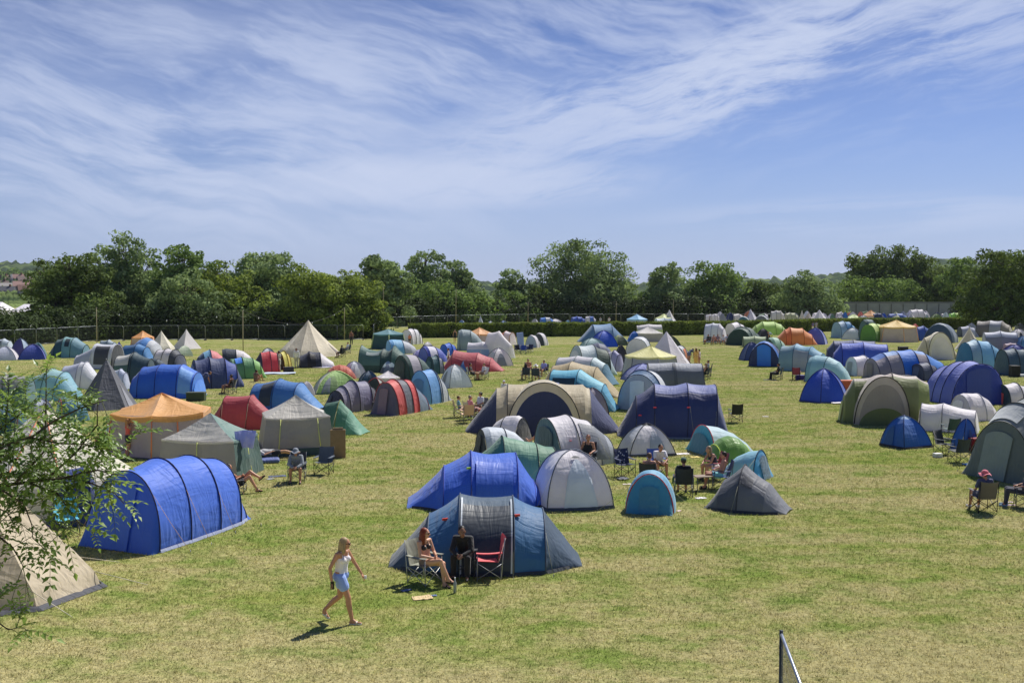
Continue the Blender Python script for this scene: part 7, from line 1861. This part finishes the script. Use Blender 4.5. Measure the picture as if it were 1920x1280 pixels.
def boxy(label, px, py, sz, col, name, cat, rz=0, lid=None, handle=None, gr=None):
    g = ground(px, py); r = empty(name, g, R(rz), label, cat, gr)
    m = MB(); m.box((0, 0, sz[2] * .45), (sz[0], sz[1], sz[2] * .9), bev=min(sz) * .06); m.build('body', plain('box_' + col, col, .7, 0, .12, 3), r)
    m = MB(); m.box((0, 0, sz[2] * .95), (sz[0] * 1.03, sz[1] * 1.03, sz[2] * .1), bev=min(sz) * .03); lo = m.build('lid', plain('lid_' + (lid or col), lid or col, .6), r)
    if handle:
        m = MB(); m.tube([(-sz[0] * .4, 0, sz[2]), (-sz[0] * .35, 0, sz[2] * 1.25), (sz[0] * .35, 0, sz[2] * 1.25), (sz[0] * .4, 0, sz[2])], .012, 5); m.build('handle', plain('handle', handle, .5), r)
    return r
def bottle(label, px, py, col, h=.25, name='bottle', cat='bottle', capc='#e0e0e0', r0=.035, loc=None):
    g = loc if loc is not None else ground(px, py); r = empty(name, g, 0, label, cat)
    m = MB(); m.tube([(0, 0, 0), (0, 0, h * .62), (0, 0, h * .78), (0, 0, h * .92)], [r0, r0, r0 * .5, r0 * .4], 10); m.build('body', plain('bottle_' + col, col, .25), r)
    m = MB(); m.tube([(0, 0, h * .92), (0, 0, h)], r0 * .45, 8); m.build('cap', plain('cap_' + capc, capc, .5), r); return r
flat('crumpled brown paper bag on the grass beside the red haired woman', 792, 1121, .42, .26, '#b39a68', 'paper_bag', 'bag', 15)
flat('small blue and grey packet in the shade of the red haired woman', 762, 1107, .22, .12, '#5a6488', 'packet', 'packet', 30)
flat('blue drinks can lying by the brown paper bag', 813, 1117, .13, .07, '#4a5a9a', 'drinks_can', 'can', 10)
bottle('clear bottle with a dark label standing by the black shoes', 853, 1111, '#9aa0a4', .34)
# left foreground
camp_chair('empty turquoise camp chair between the bell tents and the blue tunnel', 127, 1003, -150, '#3f9ab0', frame='#4a4c50')
flat('small pink cloth lying behind the turquoise chair', 84, 987, .5, .3, '#8a3c7a', 'cloth', 'cloth')
seated('bare chested young man reclining with one knee up beside the grey cabin', 444, 923, -84, '#3a3c40', pose='recline', chair_label='low dark lounger chair under the bare chested reader', skin='#c29070', bot=('shorts', '#17181c'), hair=('#2c2018', 'short'), shoes='s#222224')
flat('dark cloth draped over the rear hoop of the big blue tunnel tent', 300, 1000, .1, .1, '#22406c', 'cloth', 'cloth') if False else None
seated('person hidden under a grey hoodie sitting in a camp chair', 557, 902, 185, '#2a2c34', pose='lean', chair_label='navy camp chair under the person in the grey hoodie', skin='#a87c62', top=('long', '#6a7078'), bot=('shorts', '#3a3c44'), hair=('#4a4e56', 'short'), shoes='#1a1a1c', hat=('sun', '#6a7078'))
camp_chair('empty slate grey camp chair in front of the cardboard', 607, 889, 172, '#4a525e', frame='#2c2d30')
person('sunbather lying on a blue airbed beside the grey cabin', 512, 862, -75, 'lie', skin='#c29676', top=('tee', '#8a8a8c'), bot=('shorts', '#1a1a1e'), shoes=None, lift=.14)
g = ground(505, 866); r_ = empty('airbed', g, R(-75), 'blue airbed under the sunbather beside the grey cabin', 'airbed'); m = MB()
for k in range(5): taper(m, (-.28 + k * .14, -.9, .08), .085, (-.28 + k * .14, .3, .08), .085, 10)
fuse(m, 'mattress', fabric('#3c4480', .05, .6), r_, .03, 1)
flat('dark blue jacket lying in the grass', 520, 893, .6, .28, '#2a3560', 'jacket', 'jacket', 20)
flat('grey cloth beside the blue jacket in the grass', 507, 898, .28, .2, '#7c8088', 'cloth', 'cloth', 50)
g = ground(634, 858); r_ = empty('cardboard_box', g, R(8), 'tall flattened cardboard box leaning behind the slate chair', 'box')
m = MB(); m.box((0, 0, .55), (.58, .16, 1.1), bev=.01); m.build('panel', plain('cardboard', '#8a7358', .85, 0, .12, 4), r_)
m = MB(); m.box((0, .0, 1.13), (.40, .03, .1), tilt=(.2, 0)); m.build('flap', plain('cardboard_flap', '#9a8468', .85), r_)
boxy('green plastic crate with a dark top beside the royal blue tunnel', 368, 751, (1.05, .6, .52), '#3e4a34', 'storage_crate', 'crate', 4, '#4c5448', gr='boxes and crates')
# draped washing
def drape(label, pos, sx, sz, col, rz=0, name='towel'):
    G = np.zeros((13, 9, 3))
    for i in range(13):
        for j in range(9):
            u = i / 12 - .5; v = j / 8
            G[i, j] = (u * sx * (1 - .3 * v), -.10 * math.sin(v * 3) - .04 * math.sin(u * 14 + v * 3), -v * sz * (1 - .25 * abs(nz3(u * 5, 1, 2))) - .08 * abs(u))
    m = MB(); m.grid(G); G2 = G.copy(); G2[:, :, 1] += .02; m.grid(G2[:, ::-1]); o = m.build(name, fabric(col, .2, .9)); o.location = pos; o.rotation_euler = (0, 0, R(rz)); return tag(o, label, 'towel')
drape('lilac washing hung over the corner of the front grey cabin', at_depth(460, 806, ground(460, 893).y - .15), .75, .62, '#8e8fc0', 10)
# people behind leaves
person('woman in an orange top with arms raised beside the orange roofed cabin', 240, 857, -60, 'armsup', skin='#c4906e', top=('vest', '#c8483c'), bot=('shorts', '#1c1c24'), hair=('#b07a4c', 'mid'), girl=True, scale=.88)
seated('person in a pale shirt and dark cap sitting half behind the leaves', 204, 842, 140, '#3c4048', skin='#c4967a', top=('tee', '#a8b4c8'), bot=('shorts', '#48506a'), hat=('cap', '#2c2c34'))
person('man in a navy tee standing at the end of the royal blue tunnel', 380, 733, -70, 'bend', skin='#a87858', top=('tee', '#34365c'), bot=('shorts', '#3c3c54'), hair=('#1c1612', 'short'))
seated('dark clothed person on a chair in the gap right of the navy awning', 432, 738, 80, '#26282c', skin='#9a6c50', top=('vest', '#202226'), bot=('shorts', '#6a4030'))
person('person sitting on the grass in brown shorts by the green tunnel', 480, 715, -30, 'ground', skin='#a8745a', top=('tee', '#5c4438'), bot=('shorts', '#8a5c44'), hair=('#1c1612', 'short'))
person('woman in a long grey green dress standing by the red tent', 523, 697, 60, 'stand', skin='#a87858', top=('dress', '#8a8874'), bot=('trousers', '#8c8c7c'), hair=('#2a2018', 'short'), girl=True)
person('person in a white top and grey trousers in front of the bell tent', 556, 690, 175, 'stand', skin='#8c6048', top=('long', '#b8bac8'), bot=('trousers', '#8a8a88'), hair=('#17120f', 'short'))
person('person crouching on the grass before the navy and white tunnel', 588, 686, 20, 'ground', skin='#c89a7c', top=('tee', '#a6a8bc'), bot=('shorts', '#3c3e58'), hair=('#5c4634', 'short'))
person('walker in dark trousers by the left fence', 659, 646, 170, 'stand', skin='#a87860', top=('vest', '#5c3c3c'), bot=('trousers', '#16181e'), hair=('#1c1612', 'short'))
seated('seated person in dark clothes right of the bell tent', 640, 670, 60, '#22262a', skin='#a87860', top=('tee', '#23282c'), bot=('shorts', '#2c3034'))
seated('second seated person, pale shirt, right of the bell tent', 651, 663, 120, '#22303a', skin='#b58a70', top=('tee', '#8c9aa8'), bot=('shorts', '#5c6c7c'))
person('person in black standing in front of the hedge left end', 853, 643, 175, 'stand', skin='#b58a70', top=('vest', '#15161a'), bot=('shorts', '#15161a'), hair=('#17120f', 'short'))
flat('pile of clothes and blankets on the grass by the green tunnel', 515, 701, 3.2, 1.3, '#9aa4b0', 'blanket', 'blanket', 10, h=.1)
boxy('dark rucksack on the grass near the red and navy tent', 541, 698, (.8, .5, .45), '#3c3a42', 'rucksack', 'bag', 20, handle='#2a2a2e')
# group between the left-middle cluster and the beige tent
person_g = 'people sitting together in camp chairs'
seated('boy in a teal shirt sitting side on at the left of the chair circle', 862, 782, -80, '#b09a80', skin='#c49272', top=('tee', '#4c7c8c'), bot=('shorts', '#c0a488'), hair=('#5c3c24', 'short'), group=person_g, scale=.9, chair_label='sand coloured camp chair under the boy in teal')
seated('sunburnt person with a pink top in the middle of the chair circle', 884, 786, -60, '#a89c94', skin='#d08c7c', top=('tee', '#b06a72'), bot=('shorts', '#4c2c34'), hair=('#8a7a6a', 'short'), group=person_g, chair_label='pale camp chair under the person in pink')
seated('dark haired person in a pale blue top in the chair circle', 899, 779, 130, '#3c3e46', skin='#c09274', top=('tee', '#b5bccc'), bot=('shorts', '#8a5c48'), hair=('#17120f', 'curly'), group=person_g, chair_label='charcoal camp chair under the dark haired person')
seated('person in black leaning back at the right of the chair circle', 924, 787, 70, '#a04830', skin='#c09274', top=('tee', '#1c1c22'), bot=('shorts', '#8c8c74'), hair=('#5c5040', 'short'), group=person_g, chair_label='rust orange camp chair behind the beige tent wing')
person('person in a white cap peeping over the beige and navy tent', 945, 757, 160, 'stand', skin='#c49c80', top=('tee', '#c8ccd4'), bot=('shorts', '#6c7080'), hat=('cap', '#c8ccd8'), scale=.8)
camp_chair('empty low sand coloured chair in the middle of the circle', 876, 792, 20, '#b8977c')
bottle('dark bottle standing on the grass by the chair circle', 903, 776, '#23241f', .4, r0=.05)
# group at the right of the middle gap
seated('shirtless man facing the camera in the group left of the tan tunnel', 990, 702, 178, '#8a5a4a', skin='#c48c70', bot=('shorts', '#c08c70'), hair=('#3a281c', 'short'), group=person_g, chair_label='brown camp chair under the shirtless man')
seated('dark haired person from behind in a navy chair left of the tan tunnel', 985, 712, 10, '#26304a', skin='#c09274', top=('vest', '#1c2030'), bot=('shorts', '#26304a'), hair=('#2a2018', 'long'), group=person_g, chair_label='navy camp chair seen from behind, left one of two', girl=True)
seated('person with a white hat from behind left of the tan tunnel', 1005, 714, -10, '#26304a', skin='#d4a488', top=('vest', '#d0d0d8'), bot=('shorts', '#26304a'), hair=('#a08a62', 'short'), hat=('sun', '#dadcdc'), group=person_g, chair_label='navy camp chair seen from behind, right one of two', girl=True)
seated('person in a lilac tee facing the camera left of the tan tunnel', 1019, 705, 150, '#2c2e3c', skin='#b58468', top=('tee', '#8a80c4'), bot=('shorts', '#4c4c5c'), hair=('#3a281c', 'short'), group=person_g, chair_label='dark camp chair under the person in lilac')
# by the white ridge dome
seated('person in a white tee with a black bag by the white ridge dome', 906, 712, 120, '#9a9ca0', skin='#c08c70', top=('tee', '#d0cfca'), bot=('shorts', '#8c6a58'), hair=('#6a4a30', 'short'), chair_label='grey camp chair under the person in the white tee', group=person_g)
seated('person in black beside the dark green chair back', 884, 712, -100, '#22382c', skin='#b58468', top=('tee', '#15161a'), bot=('shorts', '#2c2c30'), hair=('#17120f', 'short'), chair_label='dark green camp chair at the edge of the white ridge dome', group=person_g)
person('person in a white top standing left of the long red tunnel', 841, 690, 100, 'stand', skin='#b58468', top=('tee', '#c4c4c8'), bot=('shorts', '#6c5c54'), hair=('#2a2018', 'short'))
person('child in orange among the tents behind the teal cabin', 768, 646, 180, 'stand', skin='#c49272', top=('tee', '#c86a48'), bot=('shorts', '#3c3c48'), scale=.75)
# by the two white domes at the hedge
person('person in a lavender top standing by the upright blue board', 972, 653, -80, 'stand', skin='#b58468', top=('tee', '#9c94a8'), bot=('shorts', '#5c5460'), hair=('#5c4634', 'mid'))
camp_chair('small blue camp chair in front of the upright blue board', 981, 664, 170, '#2a3a88', scale=1.0)
camp_chair('navy camp chair right of the small blue one', 993, 662, 150, '#24284a')
camp_chair('dark camp chair left of the small blue one', 971, 663, -160, '#23242c')
g = ground(976, 655); r_ = empty('lounger_board', g, R(6), 'upright periwinkle blue lounger standing on end near the hedge', 'lounger'); m = MB(); m.box((0, 0, .95), (.75, .1, 1.9), bev=.04, tilt=(.12, -.1)); m.build('pad', fabric('#6c78b4', .05, .7), r_)
m = MB(); m.tube([(-.38, .06, 0), (-.42, .2, 1.8)], .02, 5); m.tube([(.38, .06, 0), (.3, .2, 1.8)], .02, 5); m.build('frame', M_DGALV, r_)
# people in the white canopy
seated('man in a black vest sitting inside the white canopy porch', 1102, 878, 165, '#2c2e36', skin='#c08c70', top=('vest', '#121318'), bot=('shorts', '#3c3c44'), hair=('#7a4a34', 'short'), chair_label='dark camp chair under the man in the black vest')
person('person in a red cap sitting low behind the silver dome', 1068, 873, 175, 'ground', skin='#c49272', top=('tee', '#6c6c74'), bot=('shorts', '#3c3c44'), hat=('cap', '#b82c30'), scale=1.25)
person('sunbather lying with bent legs between the pale tents', 1022, 850, 60, 'recline', skin='#c08c70', top=('tee', '#c8c4c4'), bot=('shorts', '#a8a0a4'), shoes=None, lift=.05)
camp_chair('dark blue star printed camp chair, empty, left of the seated circle', 1172, 893, 200, '#1c2248', frame='#3c3e42', pattern='#c8ccd8')
# right circle
seated('man in a white tee leaning forward on a blue chair', 1233, 893, 192, '#2a3c88', pose='lean', skin='#b9856a', top=('tee', '#d9d3d0'), bot=('shorts', '#4a4c50'), hair=('#1c1512', 'short'), shoes='#9a8a80', chair_label='bright blue camp chair under the man in the white tee', group=person_g)
seated('broad backed man half hidden by the small blue pop up tent', 1218, 918, -20, '#1d1e22', skin='#c99a80', top=None, bot=('shorts', '#2c2c30'), hair=('#5c4230', 'short'), chair_label='black camp chair behind the small blue pop up tent', group=person_g)
seated('person in black with a green cap seen from behind', 1281, 929, -5, '#15171c', skin='#b58468', top=('tee', '#121318'), bot=('shorts', '#15161a'), hair=('#3a281c', 'short'), hat=('cap', '#2c4a38'), chair_label='black camp chair seen from behind in the right circle', group=person_g)
seated('blonde person in a dark top leaning in at the right circle', 1342, 899, 110, '#8a2c34', pose='lean', skin='#c99a80', top=('vest', '#1d2438'), bot=('shorts', '#c0b8b4'), hair=('#8c7a5c', 'mid'), chair_label='dark red camp chair in the right circle', group=person_g, girl=True)
seated('shirtless man on a navy chair beside the charcoal tent', 1352, 916, 85, '#1f3468', skin='#c08c74', bot=('shorts', '#6cb0c4'), hair=('#2a1c14', 'short'), chair_label='navy camp chair beside the charcoal tent', group=person_g)
bottle('black can in a holder by the green cap chair', 1305, 927, '#1a1a1c', .17, r0=.035, name='drinks_can', cat='can')
flat('white plastic bag on the grass by the charcoal tent', 1314, 934, .32, .2, '#d8d8d8', 'plastic_bag', 'bag', 20)
flat('pink and white can lying in front of the small blue pop up tent', 1273, 958, .17, .09, '#c4a4a4', 'drinks_can', 'can', 40)
flat('litter of white paper beside the inverted U door tent', 1272, 851, .9, .35, '#c8c8cc', 'paper_litter', 'litter', 10)
flat('yellow plastic bag before the teal pop up tent', 1304, 857, .4, .25, '#c8a848', 'plastic_bag', 'bag', 10)
flat('pale shoe left of the small blue pop up tent', 1176, 908, .3, .14, '#b8aca4', 'shoe', 'shoe', 10)
camp_chair('empty black camp chair standing alone in the right aisle', 1379, 791, 4, '#15161a', frame='#2a2b2e')
flat('tiny scrap of white paper in the right aisle', 1435, 781, .3, .15, '#d0d0d0', 'paper_litter', 'litter')
# centre right aisle group
person('woman in a mustard yellow dress standing at the row edge', 1305, 690, 20, 'stand', skin='#a87050', top=('dress', '#c49440'), hair=('#7a5030', 'mid'), girl=True)
person('person in navy bending beside the grey and orange tunnel', 1292, 680, -60, 'bend', skin='#a87050', top=('tee', '#23304a'), bot=('shorts', '#3c4660'), hair=('#17120f', 'short'))
person('person in a striped top close to the yellow dress', 1311, 688, 60, 'stand', skin='#b58468', top=('tee', '#b8a4a8'), bot=('shorts', '#8c5c50'), scale=.9)
seated('person in a grey shirt on the black camp chair right of the yellow dress', 1326, 705, 80, '#15161a', skin='#b58468', top=('tee', '#8a8c9a'), bot=('shorts', '#5c4c4c'), hair=('#4a3828', 'short'))
seated('lower seated person in dark green right of the yellow dress', 1322, 712, 60, '#1a2c24', skin='#b58468', top=('vest', '#1c2c26'), bot=('shorts', '#1c2420'), hair=('#7c6c60', 'short'))
g = ground(1318, 703); 
def camp_table(label, px, py, w=.9, d=.6, h=.55, rz=0, col='#9a9488'):
    g = ground(px, py); r = empty('camp_table', g, R(rz), label, 'table')
    m = MB(); m.box((0, 0, h), (w, d, .03), bev=.008); m.build('tabletop', plain('table_' + col, col, .6), r)
    for sx in (-1, 1):
        for sy in (-1, 1): m = MB(); m.tube([(sx * w * .42, sy * d * .42, 0), (sx * w * .44, sy * d * .44, h - .01)], .014, 5); m.build('leg', M_DGALV, r)
    return r
camp_table('folding camp table among the people right of the yellow dress', 1316, 700)
camp_table('small low camp table in the right chair circle', 1318, 918, .6, .4, .45, 10, '#8c7c6c')
camp_table('camp table in the chair circle by the beige tent', 912, 775, .9, .5, .6, 0, '#6c6c68')
camp_table('camp table beside the standing pair of white domes', 984, 658, 1.0, .6, .6)
# group by the hedge tent
for i, (px, col, t, lab) in enumerate(((1327, '#2c3430', '#2a2c2c', 'person in dark green at the left of the hedge side circle'), (1338, '#8a5c50', '#a8705c', 'sunburnt person second in the hedge side circle'), (1346, '#7c6c70', '#8c7474', 'person in dusty pink in the hedge side circle'),
                                       (1356, '#c8c8d0', '#e0dfe2', 'person in a white tee in the hedge side circle'), (1364, '#b8b8c4', '#c0c0cc', 'person in pale grey beside the white tee'), (1376, '#6c5c58', '#a88c7c', 'person in tan at the right of the hedge side circle'))):
    seated(lab, px, 645 + (i % 2), (120, 150, 180, 175, 200, 230)[i], col, skin='#b98468', top=('tee', t), bot=('shorts', '#3c3c48'), hair=(('#17120f', '#4a3424')[i % 2], 'short'), group='people in the hedge side circle', chair_label='camp chair under the ' + lab)
person('person in a purple top standing at the hedge with a pale towel', 1524, 623, 30, 'stand', skin='#a87858', top=('tee', '#5c4c80'), bot=('skirt', '#c8b8a4'), hair=('#17120f', 'short'))
person('person in grey behind the purple top at the hedge', 1530, 622, 10, 'stand', skin='#b58468', top=('tee', '#8c8490'), bot=('shorts', '#8c8c98'), hair=('#7c6a50', 'short'))
person('person in grey blue crouching behind the dark red dome', 1447, 640, 90, 'bend', skin='#c49272', top=('tee', '#7c8ca4'), bot=('shorts', '#a8c050'), hair=('#8c7a5c', 'short'))
seated('person in black kneeling behind a slate chair by the bright blue tent', 1458, 712, 60, '#30404a', skin='#a87050', top=('tee', '#15161a'), bot=('trousers', '#15161a'), hair=('#17120f', 'short'))
camp_chair('maroon camp chair behind the royal blue dome', 1493, 712, -20, '#7a2440', frame='#3c3034')
boxy('small purple cool box beside the maroon chair', 1500, 712, (.6, .4, .35), '#3c3488', 'cool_box', 'cool box', 0, '#4c48a0')
flat('black coat lying on the grass left of the slate chair', 1444, 712, 1.0, .5, '#16171c', 'coat', 'coat')
flat('white laundry hanging at the foot of the royal blue dome', 1575, 757, .9, .35, '#c4c6d4', 'laundry', 'laundry', h=.08)
boxy('orange storage box between the royal blue dome and the taupe tent', 1592, 741, (1.15, .6, .95), '#c4603c', 'storage_box', 'box', 0, '#cc6c44')
boxy('black pot on the grass left of the taupe tent', 1582, 769, (.3, .3, .3), '#141416', 'cooking_pot', 'pot', 0, '#1c1c1e')
boxy('black bin standing on the grass at the right edge', 1902, 706, (.62, .62, .85), '#17181a', 'bin', 'bin', 0, '#232426')
boxy('white cool box right of the black bin', 1914, 706, (.9, .5, .18), '#b8bcc4', 'cool_box', 'cool box', 0, '#c8ccd2')
boxy('dark box on the far side of the blue and tan tunnel', 1693, 662, (.9, .7, .7), '#23242c', 'storage_box', 'box', 0)
camp_chair('black camp chair, left of two by the large grey green dome', 1771, 852, -150, '#20262c', frame='#34363a')
camp_chair('dark green camp chair, right of two by the large grey green dome', 1797, 866, 10, '#2a302c', frame='#34363a')
camp_chair('dark teal camp chair in the mouth of the silver tunnel', 1781, 822, 10, '#1d3a38', frame='#34363a')
boxy('red bag standing in the porch of the large grey green dome', 1833, 846, (.6, .4, .55), '#7c1c24', 'bag', 'bag', 10, handle='#5a1418')
flat('bright blue inflatable on the grass by the grey green dome', 1825, 872, .75, .35, '#4c84dc', 'inflatable', 'inflatable', 12, h=.06)
# right foreground
seated('woman in a wide red sun hat seen from behind in a grey chair', 1843, 958, 2, '#4c4844', frame='#2c2c2e', skin='#b9856a', top=('tee', '#35375c'), bot=('shorts', '#35375c'), hair=('#4a2c24', 'short'), hat=('sun', '#b04a5c'), shoes='#c8c8c8', chair_label='large charcoal camp chair under the woman in the red hat', girl=True)
seated('person in navy cut off by the right edge of the picture', 1921, 950, 70, '#1d1f28', skin='#b9856a', top=('tee', '#23253c'), bot=('trousers', '#26283c'), hair=('#17120f', 'short'), shoes='#7c9ab4', chair_label='black camp chair cut off by the right edge of the picture')
flat('pair of flip flops left of the person at the right edge', 1894, 942, .24, .1, '#b094a8', 'flip_flop', 'shoe', 10)
flat('second flip flop nearer the camera at the right edge', 1896, 947, .26, .1, '#8c6c7c', 'flip_flop', 'shoe', 5)
g = ground(1876, 946); bottle('dark mug standing on the chair arm of the woman in the red hat', 0, 0, '#17181c', .14, name='mug', cat='mug', r0=.045, loc=Vector((ground(1843, 958).x + .34, ground(1843, 958).y + .12, .64)))
# far people beyond the hedge and odd litter
for i, (px, py, c, lab) in enumerate(((1126, 611, '#8a8c9c', 'tiny figure in grey right of the far striped tent'), (1142, 611, '#b8b0b4', 'tiny pale figure beside the tiny grey figure beyond the hedge'), (1369, 607, '#a83a3c', 'tiny figure in red beyond the hedge left of the big cream bell tent'), (1330, 609, '#6c6c78', 'tiny figure beyond the hedge by the white awning'),
                                      (1636, 606, '#2c3460', 'tiny figure in navy by the far orange gazebo'))):
    person(lab, px, py, 150 + i * 30, 'stand', top=('tee', c), bot=('shorts', '#3c3c48'), group='tiny figures beyond the hedge')

boxy('dark red rucksack in front of the blue and tan tunnel', 1640, 707, (.7, .45, .6), '#6c2030', 'rucksack', 'bag', 10, handle='#3a1018')
boxy('navy holdall in front of the middle of the blue and tan tunnel', 1662, 711, (1.0, .5, .4), '#1d2138', 'holdall', 'bag', -10, handle='#111320')
boxy('black holdall at the right foot of the blue and tan tunnel', 1697, 714, (.8, .5, .42), '#17181e', 'holdall', 'bag', 14, handle='#0e0e12')
boxy('blue cool box by the pair of white hedge domes', 990, 655, (.7, .45, .42), '#2c3c7c', 'cool_box', 'cool box', 10, '#d0d2d8')
boxy('grey rucksack beside the charcoal porch tent', 706, 770, (.45, .35, .5), '#4a4a52', 'rucksack', 'bag', 20, handle='#2a2a2e')
flat('pale towel spread on the grass right of the crouching person', 606, 689, 1.8, .9, '#a8a4b4', 'towel', 'towel', 12, h=.05)
flat('dark cloth heap under the starry chair', 1168, 899, .4, .3, '#2c3040', 'cloth', 'cloth', 20, h=.06)
bottle('small green bottle on the grass in the right chair circle', 1262, 905, '#3c6a4c', .24)
boxy('small white lunch box by the two chairs at the right', 1758, 857, (.3, .22, .16), '#c8cad0', 'lunch_box', 'box', 12, '#e0e0e2')
# ------------------------------------------------------------------ summer air
m_, ns_, l_ = new_mat('summer_air')
pv = N(ns_, 'ShaderNodeVolumePrincipled'); pv.inputs['Density'].default_value = .00006; pv.inputs['Color'].default_value = (.80, .88, 1, 1); pv.inputs['Anisotropy'].default_value = .2
o_ = N(ns_, 'ShaderNodeOutputMaterial'); l_.new(pv.outputs[0], o_.inputs['Volume'])
mb = MB(); mb.box((0, 3200, 47), (12600, 6800, 112)); tag(mb.build('haze', m_), kind='stuff')
SC.cycles.volume_bounces = 0
bpy.data.scenes.remove(TMP)
